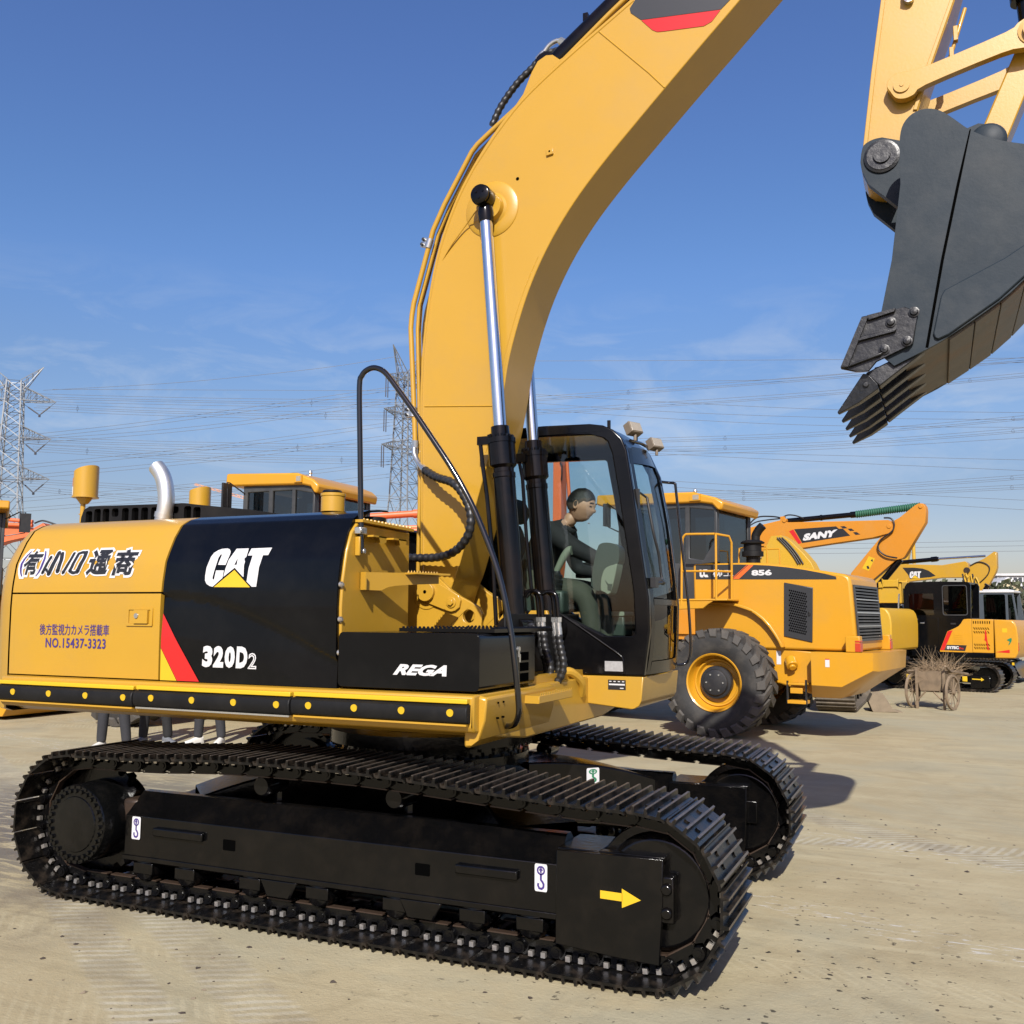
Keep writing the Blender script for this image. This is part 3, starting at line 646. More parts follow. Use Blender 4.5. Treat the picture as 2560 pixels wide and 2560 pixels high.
# ---------------------------------------------------------------- engine house side panels
PROF = [(1.355, -1.360), (1.55, -1.366), (1.80, -1.370), (1.90, -1.367), (1.96, -1.362), (2.08, -1.345), (2.14, -1.320), (2.235, -1.275), (2.315, -1.220), (2.355, -1.150), (2.380, -1.06), (2.394, -0.95), (2.400, -0.85)]
CUM = [0]
for (z0, y0), (z1, y1) in zip(PROF, PROF[1:]): CUM.append(CUM[-1] + math.hypot(z1 - z0, y1 - y0))
def prof_s(t):
    """point and outward normal of the house section at 0..1 of its girth"""
    s = t * CUM[-1]
    for i in range(len(PROF) - 1):
        if s <= CUM[i + 1] + 1e-9: break
    f = (s - CUM[i]) / (CUM[i + 1] - CUM[i]); z = PROF[i][0] + f * (PROF[i + 1][0] - PROF[i][0]); y = PROF[i][1] + f * (PROF[i + 1][1] - PROF[i][1])
    i0, i1 = max(i - (f < .5), 0), min(i + 1 + (f >= .5), len(PROF) - 1)
    d = Vector((PROF[i1][1] - PROF[i0][1], PROF[i1][0] - PROF[i0][0])).normalized()
    return y, z, (-d.y, d.x)
def prof_y(z):
    for (z0, y0), (z1, y1) in zip(PROF, PROF[1:]):
        if z <= z1: return y0 + (y1 - y0) * max(0, (z - z0)) / (z1 - z0)
    return PROF[-1][1]
CURVE = [(-1.16, 1.893), (-0.975, 1.880), (-0.76, 1.853), (-0.55, 1.797), (-0.346, 1.722), (-0.147, 1.642), (-0.018, 1.580), (0.115, 1.525)]
def crease(x):
    for (x0, z0), (x1, z1) in zip(CURVE, CURVE[1:]):
        if x <= x1: return z0 + (z1 - z0) * (x - x0) / (x1 - x0)
    return CURVE[-1][1]
def shell(x0, x1, nx, nt, inset, t0=0.0, t1=1.0):
    b = MB(); ts = [t0 + (t1 - t0) * j / nt for j in range(nt + 1)]
    rows = []
    for i in range(nx + 1):
        x = x0 + (x1 - x0) * i / nx; row = []
        for t in ts:
            y, z, nrm = prof_s(t); k = inset(x, z) if inset else 0.0
            row.append((x, y - nrm[0] * k, z - nrm[1] * k))
        y, z, nrm = prof_s(ts[0]); row.insert(0, (x, y + 0.03, z + 0.001))
        rows.append(row)
    rows = [[(x0, p[1] + 0.03, p[2] - 0.01) for p in rows[0]]] + rows + [[(x1, p[1] + 0.03, p[2] - 0.01) for p in rows[-1]]]
    m_ = len(rows[0])
    b.add([p for r in rows for p in r], [(i * m_ + j, (i + 1) * m_ + j, (i + 1) * m_ + j + 1, i * m_ + j + 1) for i in range(len(rows) - 1) for j in range(m_ - 1)])
    return b
tseam = (1.888 - 1.355) / CUM[-1]
part(shell(-2.447, -1.166, 8, 10, None, 0.004, tseam - 0.004), 'side_door', YEL, label='yellow rear side door with lettering and latch')
part(shell(-2.447, -1.166, 8, 26, None, tseam + 0.004, 1.0), 'upper_cover', YEL)
def panel_inset(x, z):
    d = crease(x) - z
    return 0.0 if d <= 0 else 0.022 * min(1, d / 0.03) * (1 - 0.85 * min(1, max(0, (d - 0.02) / 0.25)))
def black_y(x, z, off=0.003): return prof_y(z) + panel_inset(x, z) - off
b = shell(-1.152, 0.113, 72, 90, panel_inset)
part(b, 'black_side_panel', BLK)
b = MB(); b.box(-2.44, -0.42, -1.33, 1.33, 1.36, 2.0); b.box(-2.44, -0.43, -1.19, 1.19, 2.0, 2.30); b.box(-2.44, -0.44, -0.95, 0.95, 2.30, 2.36)
part(b, 'engine_bay_core', BLKM)
b = MB(); b.box(-2.45, -1.166, -0.853, 0.853, 2.375, 2.402)
part(b, 'rear_roof_cover', YEL, bevel=0.01)
b = MB(); b.box(-1.152, -0.40, -0.853, 0.853, 2.37, 2.399)
part(b, 'front_roof_cover', BLK, bevel=0.01)
o = part(shell(-2.447, 0.113, 6, 20, None), 'left_side_panel', YEL); o.scale = (1, -1, 1)
# counterweight: follows the tail radius, same section as the side panels
b = MB()
plan = [(-2.462, -1.360, 0, -1), (-2.54, -1.345, -.22, -.97), (-2.66, -1.27, -.45, -.89), (-2.76, -1.15, -.62, -.78), (-2.84, -0.95, -.80, -.60), (-2.92, -0.6, -.93, -.36), (-2.96, -0.3, -.98, -.18), (-2.97, 0.0, -1, 0)]
plan = plan + [(x, -y, nx, -ny) for x, y, nx, ny in reversed(plan[:-1])]
cwp = [(-0.06, 1.115), (-0.005, 1.135), (0.0, 1.20)] + [(-(y + 1.36), z) for z, y in PROF]
rows = []
for x, y, nx, ny in plan:
    rows.append([(x + nx * d_, y + ny * d_, z) for d_, z in cwp])
m_ = len(cwp)
b.add([p for r in rows for p in r], [(i * m_ + j, (i + 1) * m_ + j, (i + 1) * m_ + j + 1, i * m_ + j + 1) for i in range(len(rows) - 1) for j in range(m_ - 1)])
b.add([r[-1] for r in rows], [tuple(range(len(rows)))]); b.add([r[0] for r in rows], [tuple(range(len(rows)))])
part(b, 'counterweight', YEL, smooth=45)
# door latch
b = MB(); b.prism(rrect(-1.432, -1.22, 1.683, 1.795, 0.006, 2), -1.370, -1.377, 0, holes=[rrect(-1.412, -1.238, 1.697, 1.783, 0.004, 2)])
b.box(-1.412, -1.238, -1.3705, -1.3690, 1.697, 1.783, 0); b.box(-1.362, -1.251, -1.388, -1.3706, 1.699, 1.782, 0)
o = part(b, 'door_latch', YEL, bevel=0.004)
b = MB(); b.cyl((-1.337, -1.3882, 1.746), (-1.337, -1.394, 1.746), 0.016, n=16); part(b, 'lock_barrel', ZINC, parent=o)
# side lettering and stripes
def on_side(x, z, off=0.004): return (x, prof_y(z) - off, z)
def box_map(x0, x1, z0, z1, off=0.004, dx=0.0, dz=0.0):
    return lambda u, v: on_side(x0 + (x1 - x0) * u + dx * v, z0 + (z1 - z0) * v + dz * u, off)
chars = [('(', -2.425, -2.378, 2.000, 2.170), ('有', -2.392, -2.252, 2.010, 2.172), (')', -2.258, -2.212, 2.000, 2.170), ('小', -2.205, -2.042, 2.006, 2.168), ('川', -2.022, -1.848, 2.008, 2.166), ('通', -1.815, -1.635, 2.000, 2.168), ('商', -1.600, -1.420, 1.998, 2.166)]
BRUSH = {'小': [([(580, 190), (556, 285), (517, 388)], 15), ([(672, 138), (655, 270), (612, 402)], 21), ([(612, 402), (585, 370), (560, 345)], 12), ([(727, 150), (752, 245), (735, 372)], 20)],
         '川': [([(905, 146), (880, 270), (820, 396)], 15), ([(975, 152), (945, 300), (915, 372)], 16), ([(915, 372), (970, 398), (1030, 385)], 15), ([(975, 152), (1025, 135), (1080, 140)], 14), ([(1080, 140), (1078, 230), (1030, 385)], 20)]}
def brush(ch, W, grow, m, name, off):
    strokes = BRUSH[ch]; xs = [p[0] for st in strokes for p in st[0]]
    X0, X1 = {'小': (505, 770), '川': (805, 1095)}[ch]; b = MB()
    for k, (pts, w) in enumerate(strokes):
        P = spline([Vector((x, y, 0)) for x, y in pts], 6); w = w * 1.3 + grow
        def q(x, y): return W((x - X0) / (X1 - X0), (420 - y) / 310.0, off + 0.00025 * k)
        vs = []
        for i, p in enumerate(P):
            d = (P[min(i + 1, len(P) - 1)] - P[max(i - 1, 0)]).normalized(); vs += [q(p.x - d.y * w, p.y + d.x * w), q(p.x + d.y * w, p.y - d.x * w)]
        b.add(vs, [(2 * i, 2 * i + 1, 2 * i + 3, 2 * i + 2) for i in range(len(P) - 1)])
        for e in (P[0], P[-1]): b.add([q(e.x + w * math.cos(t), e.y + w * math.sin(t)) for t in [2 * PI * i / 14 for i in range(14)]], [tuple(range(14))])
    return b.build(name, m, EX, smooth=0, fix=False)
for ch, x0, x1, z0, z1 in chars:
    thin = ch in '()'
    if ch in BRUSH:
        Wb = lambda u, v, o, x0=x0, x1=x1, z0=z0, z1=z1: on_side(x0 + (x1 - x0) * u, z0 + (z1 - z0) * v, o)
        brush(ch, Wb, 16, WHITE, 'lettering_outline', 0.0025); brush(ch, Wb, 0, INK, 'lettering', 0.0045)
        continue
    lettering(ch, box_map(x0 - 0.016, x1 + 0.016, z0 - 0.016, z1 + 0.016, 0.003, 0.02), WHITE, EX, 'lettering_outline', bold=0.08 if not thin else 0.11)
    lettering(ch, box_map(x0, x1, z0, z1, 0.0045, 0.02), INK if not thin else NAVY, EX, bold=0.035 if not thin else 0.0)
lettering('後方監視力カメラ搭載車', box_map(-2.177, -1.574, 1.618, 1.690, 0.003), NAVY, EX, bold=0.006)
lettering('NO.15437-3323', box_map(-2.119, -1.598, 1.537, 1.600, 0.003), NAVY, EX, bold=0.022, spacing=1.12)
lg = {
 'C': [(-0.727, 2.153), (-0.708, 2.153), (-0.692, 2.148), (-0.679, 2.135), (-0.676, 2.12), (-0.691, 2.052), (-0.748, 2.054), (-0.736, 2.116), (-0.747, 2.117), (-0.755, 2.097), (-0.767, 2.032), (-0.776, 1.978), (-0.774, 1.968), (-0.767, 1.964), (-0.763, 1.968), (-0.757, 2.02), (-0.698, 2.019), (-0.701, 1.974), (-0.768, 1.922), (-0.79, 1.926), (-0.816, 1.939), (-0.83, 1.959), (-0.834, 1.989), (-0.832, 2.038), (-0.815, 2.103), (-0.801, 2.128), (-0.776, 2.143), (-0.752, 2.151)],
 'A': [(-0.64, 2.15), (-0.55, 2.15), (-0.554, 2.049), (-0.546, 1.979), (-0.552, 1.98), (-0.62, 2.034), (-0.696, 1.98), (-0.689, 2.026), (-0.673, 2.081)],
 'T': [(-0.53, 2.149), (-0.381, 2.151), (-0.393, 2.106), (-0.43, 2.106), (-0.442, 2.035), (-0.447, 1.92), (-0.479, 1.92), (-0.52, 1.951), (-0.517, 2.029), (-0.505, 2.106), (-0.54, 2.106)]}
def flat_poly(poly, holes, W, m, name, parent):
    loops = [poly] + list(holes); flat = [p for l_ in loops for p in l_]
    tr = geometry.tessellate_polygon([[Vector((p[0], p[1], 0)) for p in l_] for l_ in loops])
    b = MB(); b.add([W(*p) for p in flat], [tuple(t) for t in tr]); return b.build(name, m, parent, smooth=0, fix=False)
def cat_logo(W, parent, outline=None):
    o = flat_poly(lg['C'], [], W, WHITE, 'logo_letter', parent)
    flat_poly(lg['A'], [[(-0.609, 2.092), (-0.626, 2.051), (-0.608, 2.052)]], W, WHITE, 'logo_letter', parent)
    flat_poly(lg['T'], [], W, WHITE, 'logo_letter', parent)
    flat_poly([(-0.62, 2.021), (-0.491, 1.917), (-0.759, 1.92)], [], W, YELV, 'logo_triangle', parent)
cat_logo(lambda x, z: on_side(x, z, 0.0045), EX)
for i, (ch, x0, x1) in enumerate((('3', -0.830, -0.755), ('2', -0.748, -0.672), ('0', -0.664, -0.590), ('D', -0.580, -0.498))):
    lettering(ch, lambda u, v, x0=x0, x1=x1: (x0 + (x1 - x0) * u + 0.006 * v, black_y(-0.6, 1.446 + 0.126 * v, 0.004), 1.446 + 0.126 * v), WHITE, EX, bold=0.060)
lettering('2', lambda u, v: (-0.492 + 0.060 * u + 0.005 * v, black_y(-0.45, 1.444 + 0.092 * v, 0.004), 1.444 + 0.092 * v), WHITE, EX, bold=0.028, hollow=True)
for nm, m_, a0, a1, zt in (('red_stripe', REDV, (-1.150, 1.762, 1.555), (-0.85, -1.018), 0), ('yellow_stripe', YELV, (-1.150, 1.551, 1.359), (-1.022, -1.150), 0)):
    def fn(u, v, a0=a0, a1=a1):
        x_top, x_bot = a0[0], None
        p = (a0[0], a0[1]); q = (a1[0], 1.359); p2 = (a0[0], a0[2]); q2 = (a1[1], 1.359)
        e0 = (p[0] + (q[0] - p[0]) * v, p[1] + (q[1] - p[1]) * v); e1 = (p2[0] + (q2[0] - p2[0]) * v, p2[1] + (q2[1] - p2[1]) * v)
        x, z = e0[0] + (e1[0] - e0[0]) * u, e0[1] + (e1[1] - e0[1]) * u
        return (x, black_y(x, z, 0.004), z)
    b = MB(); b.grid(fn, 10, 24); part(b, nm, m_, fix=False)
# ---------------------------------------------------------------- engine hood with louvres, exhaust, cap
b = MB()
hp = [(-2.70, 2.39), (-2.69, 2.48), (-2.665, 2.535), (-2.61, 2.558), (-1.70, 2.545), (-1.546, 2.526), (-1.119, 2.477), (-0.653, 2.405), (-0.60, 2.39)]
slots = []
def hood_z(x):
    for (x0, z0), (x1, z1) in zip(hp, hp[1:]):
        if x0 <= x <= x1: return z0 + (z1 - z0) * (x - x0) / (x1 - x0 + 1e-9)
    return 2.39
edges = [-2.645, -2.56, -2.475, -2.385, -2.285, -2.19, -2.10, -2.005, -1.905, -1.815, -1.70, -1.615]
holes = []
for i, x in enumerate(edges):
    zt = hood_z(x) - 0.022; zb = 2.412
    if i in (3,): zb = 2.47
    if i == 9: zb = 2.475
    holes.append(rrect(x, x + 0.066, zb, zt, 0.016, 2))
b.prism(hp, -0.62, -0.59, 0, holes=holes)
b.prism([(x, z - 0.0005) for x, z in hp], -0.59, 0.55, 1, mi2=0)
o = part(b, 'engine_hood', [BLKM, mat('hole_dark', (0.002, 0.002, 0.002), 0.9)], bevel=0.012)
# rear face of the louvre slots is painted near-black for the shade of the bay
b = MB()
ep = spline([(-1.858, -0.66, 2.402), (-1.835, -0.66, 2.50), (-1.830, -0.66, 2.58), (-1.845, -0.66, 2.67), (-1.878, -0.66, 2.75), (-1.935, -0.66, 2.815)], 6)
b.tube(ep, 0.058, n=24, caps=False); b.tube([p + Vector((0.004, 0, -0.004)) for p in ep[-3:]], 0.050, n=24, caps=True)
b.cyl((-1.850, -0.66, 2.44), (-1.842, -0.66, 2.475), 0.064, n=24)
part(b, 'exhaust_pipe', ALU, smooth=50)
b = MB(); b.lathe([(0.0, 0), (0.073, 0), (0.073, 0.095), (0.077, 0.097), (0.077, 0.115), (0.05, 0.117), (0.0, 0.117)], (-0.215, -0.95, 2.392), (0, 0, 1), 28)
o = part(b, 'air_precleaner', YEL, bevel=0.004)
b = MB(); b.lathe([(0.0, 0), (0.058, 0), (0.062, 0.006), (0.055, 0.018), (0.0, 0.018)], (-0.222, -0.95, 2.5095), (0, 0, 1), 24); part(b, 'precleaner_lid', BLKM, parent=o)
# ---------------------------------------------------------------- tank bay in front of the panel
b = MB()
tf = [(-1.325, 1.40), (-1.345, 1.80), (-1.335, 1.95), (-1.30, 2.12), (-1.255, 2.235), (-1.20, 2.29), (-0.59, 2.283), (-0.585, 1.40)]
vs = [(x, y, z) for x in (-0.41, 0.128) for y, z in tf]; n = len(tf)
b.add(vs, [(i, (i + 1) % n, n + (i + 1) % n, n + i) for i in range(n)] + [tuple(range(n)), tuple(range(2 * n - 1, n - 1, -1))])
part(b, 'fuel_tank', YEL, bevel=0.008)
b = MB(); b.add([(x, y, z + dz) for x in (0.0, 0.165) for y, z in ((-1.20, 2.296), (-0.60, 2.288)) for dz in (0, 0.016)], [(0, 1, 3, 2), (4, 6, 7, 5), (0, 4, 5, 1), (2, 3, 7, 6), (0, 2, 6, 4), (1, 5, 7, 3)])
for k in range(14): b.cyl((0.15, -1.17 + 0.042 * k, 2.310), (0.15, -1.17 + 0.042 * k, 2.320), 0.012, 0.008, n=8)
part(b, 'tank_step_plate', YEL)
b = MB(); b.cyl((0.06, -0.92, 2.30), (0.06, -0.92, 2.352), 0.078, n=24); part(b, 'tank_filler_cap', BLKM, bevel=0.008)
for y0, y1 in ((-1.146, -1.000), (-0.917, -0.765)):
    b = MB()
    b.box(0.128, 0.205, y0, y1, 2.214, 2.224)
    b.add([(0.205, y0 + 0.06, 2.223), (0.205, y1, 2.223), (0.205, y1, 2.19), (0.205, y1 - 0.05, 2.175), (0.205, y0 + 0.08, 2.175)], [(0, 1, 2, 3, 4)])
    b.add([(0.128, y1, 2.223), (0.205, y1, 2.223), (0.205, y1, 2.19), (0.128, y1, 2.19)], [(0, 1, 2, 3)])
    part(b, 'foothold', YEL, smooth=0)
b = MB()                                            # serrated step bracket in front of the tank
SB = [(0.0, 1.905), (0.0, 2.008), (0.62, 2.016), (1.0, 2.016), (1.0, 1.957), (0.62, 1.945), (0.42, 1.935), (0.33, 1.925), (0.25, 1.905)]
def WB(u, d, z): return (0.135 + 0.21 * u + 0.94 * d, -1.166 + 0.566 * u - 0.35 * d, z)
b.prism(SB, -0.004, 0.004, 0, W=WB); b.box(0.55, 1.0, 0.0, 0.11, 2.006, 2.0165, 0, W=WB)
for k in range(11): b.add([WB(0.58 + 0.038 * k, 0.0, 2.016), WB(0.60 + 0.038 * k, 0.0, 2.034), WB(0.618 + 0.038 * k, 0.0, 2.016), WB(0.60 + 0.038 * k, 0.008, 2.016)], [(0, 1, 2), (0, 3, 1), (1, 3, 2)])
b.box(0.0, 0.012, -0.004, 0.05, 1.905, 2.008, 0, W=WB)
b.cyl(WB(0.06, -0.014, 1.955), WB(0.06, -0.003, 1.955), 0.014, n=8)
part(b, 'step_bracket', YEL)
b = MB()
for y, z in ((-1.372, 1.93), (-1.372, 1.735), (-1.372, 1.55)): b.cyl((0.118, y + 0.025, z), (0.131, y + 0.025, z), 0.017, n=12); b.cyl((0.131, y + 0.025, z), (0.140, y + 0.025, z), 0.010, n=6)
part(b, 'panel_bolt', BOLT)
b = MB(); b.box(-0.60, -0.40, -0.58, 0.9, 1.40, 2.30); b.box(-0.40, -0.12, -0.36, 0.365, 1.10, 2.2); part(b, 'bay_dark_box', BLKM)  # black boxes stand in for the shade in the open centre bay
# toolbox
b = MB(); b.prism(rrect(0.128, 0.998, 1.366, 1.666, 0.028, 4), -1.362, -0.60)
o = part(b, 'toolbox', BLK, bevel=0.030, seg=3)
lettering('REGA', lambda u, v: (0.481 + 0.326 * u + 0.022 * v, -1.3645, 1.440 + 0.059 * v), WHITE, o, bold=0.05, shear=0.25, spacing=0.98)
b = MB()
for k, z in enumerate((1.535, 1.475, 1.415)): b.prism([(-0.82, z - 0.028), (-0.70, z - 0.028), (-0.70, z + 0.02), (-0.82, z + 0.02)], 0.9990, 1.0005, 0, W=lambda x, y, z: (y, x, z))
part(b, 'toolbox_louvre', mat('hole_dark', (0.002, 0.002, 0.002), 0.9), smooth=0, parent=o)
b = MB(); b.cyl((0.998, -0.86, 1.575), (1.012, -0.86, 1.575), 0.014, n=10); b.box(1.006, 1.010, -0.872, -0.852, 1.53, 1.575); b.box(1.0105, 1.0125, -0.866, -0.846, 1.50, 1.545); part(b, 'lock_and_keys', ZINC, parent=o)
b = MB(); b.box(0.42, 1.01, -1.20, -0.34, 1.670, 1.690)
for k in range(22):
    for y in (-1.185, -0.80, -0.36): b.cyl((0.44 + 0.026 * k, y, 1.690), (0.44 + 0.026 * k, y, 1.700), 0.009, 0.006, n=6)
for k in range(30):
    b.cyl((0.995, -1.17 + 0.028 * k, 1.690), (0.995, -1.17 + 0.028 * k, 1.700), 0.009, 0.006, n=6)
part(b, 'tread_plate', BLK)
# front step
b = MB(); b.prism([(0.83, 1.268), (1.115, 1.268), (1.115, 1.312), (0.83, 1.312)], -0.815, -0.27)
for k in range(15):
    y = -0.80 + 0.036 * k
    b.add([(1.112, y, 1.312), (1.112, y + 0.018, 1.332), (1.112, y + 0.034, 1.312), (1.10, y + 0.018, 1.312)], [(0, 1, 2), (0, 3, 1), (1, 3, 2)])
    if k > 4: b.add([(1.0, y, 1.312), (1.0, y + 0.018, 1.332), (1.0, y + 0.034, 1.312), (0.99, y + 0.018, 1.312)], [(0, 1, 2), (0, 3, 1), (1, 3, 2)])
part(b, 'front_step', YEL, bevel=0.003)
b = MB(); b.cyl((0.92, -0.55, 1.20), (0.92, -0.55, 1.268), 0.03, n=12); b.box(0.86, 0.98, -0.62, -0.30, 1.20, 1.225); part(b, 'step_support', YEL); b = MB(); b.tube(spline([(0.80, 0.02, 1.27), (0.86, 0.03, 1.36), (0.95, 0.10, 1.40), (1.0, 0.2, 1.33), (0.98, 0.25, 1.24)], 5), 0.03, n=10)
part(b, 'hose_bracket', YEL)
# ---------------------------------------------------------------- handrail, hung from the tank and bent under the deck nose
rail = [(0.146, -1.18, 2.115), (0.134, -1.18, 2.407), (0.121, -1.18, 2.721), (0.106, -1.18, 3.10), (0.122, -1.18, 3.17), (0.155, -1.18, 3.20), (0.205, -1.18, 3.209), (0.262, -1.18, 3.187), (0.31, -1.18, 3.140), (0.366, -1.18, 3.070), (0.475, -1.18, 2.93), (0.598, -1.18, 2.762), (0.719, -1.18, 2.593), (0.821, -1.18, 2.432), (0.904, -1.18, 2.273), (1.019, -1.18, 1.995), (1.09, -1.18, 1.71), (1.119, -1.18, 1.514), (1.136, -1.17, 1.335), (1.132, -1.15, 1.25), (1.10, -1.11, 1.195), (1.04, -1.04, 1.165), (0.96, -1.0, 1.155), (0.90, -0.98, 1.148)]
b = MB(); b.tube(spline(rail, 4), 0.0165, n=12); part(b, 'handrail', TUBE, smooth=60)
b = MB(); b.box(0.128, 0.170, -1.232, -1.160, 2.225, 2.265); b.cyl((0.170, -1.225, 2.245), (0.180, -1.225, 2.245), 0.015, n=6); b.cyl((0.160, -1.18, 2.128), (0.172, -1.18, 2.128), 0.016, n=8)
part(b, 'rail_clamp', ZINC, bevel=0.004)
b = MB(); b.box(0.128, 0.160, -1.222, -1.206, 2.10, 2.21); part(b, 'rail_bracket', YEL, bevel=0.004)
# ---------------------------------------------------------------- boom
BB = [(-0.004, 2.032), (-0.012, 2.6), (-0.028, 3.101), (-0.026, 3.40), (-0.014, 3.651), (0.025, 3.971), (0.099, 4.315), (0.215, 4.614), (0.345, 4.840), (0.502, 5.050), (0.706, 5.262), (1.004, 5.478), (1.498, 5.79), (2.05, 6.18), (2.62, 6.60), (3.05, 6.88)]
BF = [(0.250, 1.985), (0.288, 2.08), (0.365, 2.341), (0.452, 2.64), (0.510, 2.83), (0.566, 3.05), (0.607, 3.26), (0.640, 3.455), (0.704, 3.690), (0.784, 3.920), (0.880, 4.125), (0.995, 4.318), (1.140, 4.515), (1.322, 4.720), (1.510, 4.912), (1.705, 5.108), (1.958, 5.358), (2.197, 5.590), (2.70, 6.09), (3.10, 6.55)]
foot = [(0.066 + 0.155 * math.cos(a), 1.919 + 0.155 * math.sin(a)) for a in [math.radians(d_) for d_ in (150, 180, 205, 230, 255, 280, 305, 330, 355)]]
tip = [(3.20 + 0.17 * math.cos(a), 6.72 + 0.17 * math.sin(a)) for a in [math.radians(d_) for d_ in (-60, -30, 0, 30, 60, 90, 110)]]
def smooth2(p, n=4): return [(q.x, q.y) for q in spline([Vector((x, z, 0)) for x, z in p], n)]
bp = foot + smooth2(BF) + tip + list(reversed(smooth2(BB)))
b = MB(); b.prism(bp, -0.21, 0.21)
BOOM = part(b, 'boom', YEL, bevel=0.006, smooth=25)
def strip(path, w, y, th, parent, name, m):
    b = MB(); vs = []
    P = [Vector((x, z)) for x, z in path]
    for i, p in enumerate(P):
        d = (P[min(i + 1, len(P) - 1)] - P[max(i - 1, 0)]).normalized(); q = Vector((-d.y, d.x)) * w
        vs += [(p.x + q.x, y, p.y + q.y), (p.x, y - th, p.y), (p.x - q.x, y, p.y - q.y)]
    b.add(vs, [(3 * i + j, 3 * i + j + 1, 3 * i + 4 + j, 3 * i + 3 + j) for i in range(len(P) - 1) for j in (0, 1)])
    return b.build(name, m, parent, smooth=60)
off = [(x + 0.024, z - 0.004) for x, z in smooth2(BB[:9])] + [(x + 0.018, z - 0.02) for x, z in smooth2(BB[9:13])]
strip(off, 0.006, -0.2098, 0.005, BOOM, 'weld_seam', YEL)
strip([(0.010, 3.19), (0.57, 3.148)], 0.006, -0.2098, 0.006, BOOM, 'weld_seam', YEL)
strip([(1.278, 5.613), (1.616, 5.245), (1.715, 5.125)], 0.006, -0.2098, 0.006, BOOM, 'weld_seam', YEL)
strip([(x - 0.030, z + 0.010) for x, z in smooth2(BF[4:11])], 0.004, -0.2098, 0.003, BOOM, 'weld_seam', YEL)
b = MB(); b.lathe([(0.0, 0.012), (0.12, 0.012), (0.188, 0.010), (0.196, 0.004), (0.196, 0.0)], (0.508, -0.21, 4.517), (0, -1, 0), 40); b.lathe([(0.115, 0.0), (0.098, 0.012), (0.090, 0.05), (0.0, 0.05)], (0.508, -0.2215, 4.517), (0, -1, 0), 30)
part(b, 'pin_boss', YEL, parent=BOOM, smooth=40)
b = MB(); b.lathe([(0.0, 0.012), (0.12, 0.012), (0.188, 0.010), (0.196, 0.0)], (0.508, 0.21, 4.517), (0, 1, 0), 30); part(b, 'pin_boss', YEL, parent=BOOM, smooth=40)
b = MB(); b.prism([(0.905, 4.86), (0.955, 4.868), (0.958, 4.825), (0.908, 4.818)], -0.225, -0.2095); part(b, 'mounting_block', YEL, parent=BOOM, bevel=0.003)
b = MB(); b.cyl((0.696, -0.2097, 4.702), (0.696, -0.2115, 4.702), 0.013, n=6); b.cyl((0.932, -0.2252, 4.845), (0.932, -0.226, 4.845), 0.007, n=8); part(b, 'bolt_hole', mat('hole_dark', (0.002, 0.002, 0.002), 0.9), parent=BOOM, smooth=0)
b = MB(); b.prism([(0.66, 5.235), (0.722, 5.31), (0.785, 5.455), (0.83, 5.525), (0.89, 5.553), (0.94, 5.545), (0.99, 5.50), (1.10, 5.54), (1.0, 5.43)], -0.19, -0.145); part(b, 'cylinder_lug', YEL, parent=BOOM, bevel=0.004); b = MB(); b.prism([(0.66, 5.235), (0.722, 5.31), (0.785, 5.455), (0.83, 5.525), (0.89, 5.553), (0.94, 5.545), (0.99, 5.50), (1.10, 5.54), (1.0, 5.43)], 0.145, 0.19)
part(b, 'cylinder_lug', YEL, parent=BOOM, bevel=0.004)
flat_poly([(1.529, 5.775), (1.490, 5.722), (1.496, 5.690), (1.566, 5.623), (2.083, 5.562), (2.141, 5.611), (2.75, 6.22), (2.62, 6.50), (2.10, 6.14)], [], lambda x, z: (x, -0.2135, z), DKV, 'dark_decal', BOOM)
flat_poly([(1.567, 5.620), (1.640, 5.535), (1.672, 5.514), (1.715, 5.507), (1.974, 5.478), (2.025, 5.496), (2.081, 5.559)], [], lambda x, z: (x, -0.2135, z), REDV, 'red_decal', BOOM)
# pipes along the back of the boom
PB = [(-0.012, 2.905), (-0.084, 2.93), (-0.094, 3.12), (-0.136, 3.77), (-0.130, 3.86), (-0.116, 3.95), (0.030, 4.463), (0.119, 4.640), (0.327, 4.985), (0.37, 5.03), (0.449, 5.087), (0.689, 5.252), (1.329, 5.745), (1.9, 6.16), (2.6, 6.67)]
def pipe(pts, y, r, m, name, dz=0.0, dx=0.0):
    b = MB(); b.tube([(x + dx, y, z + dz) for x, z in pts], r, n=12); return part(b, name, m, smooth=60)
pipe(PB[1:], -0.165, 0.0185, YEL, 'hydraulic_pipe')
PB2 = [(-0.072, 2.06), (-0.073, 2.213), (-0.069, 2.664), (-0.083, 3.12), (-0.110, 3.77), (-0.100, 3.95), (0.045, 4.45), (0.136, 4.640), (0.338, 4.98), (0.46, 5.075), (0.701, 5.245), (1.34, 5.735)]
pipe(PB2, -0.115, 0.014, YEL, 'hydraulic_pipe')
pipe(PB2[1:], -0.075, 0.012, YEL, 'hydraulic_pipe', 0.01, -0.006)
pipe([(x, z) for x, z in PB[1:]], 0.03, 0.0185, YEL, 'hydraulic_pipe'); pipe([(x, z) for x, z in PB[1:]], 0.14, 0.0185, YEL, 'hydraulic_pipe')
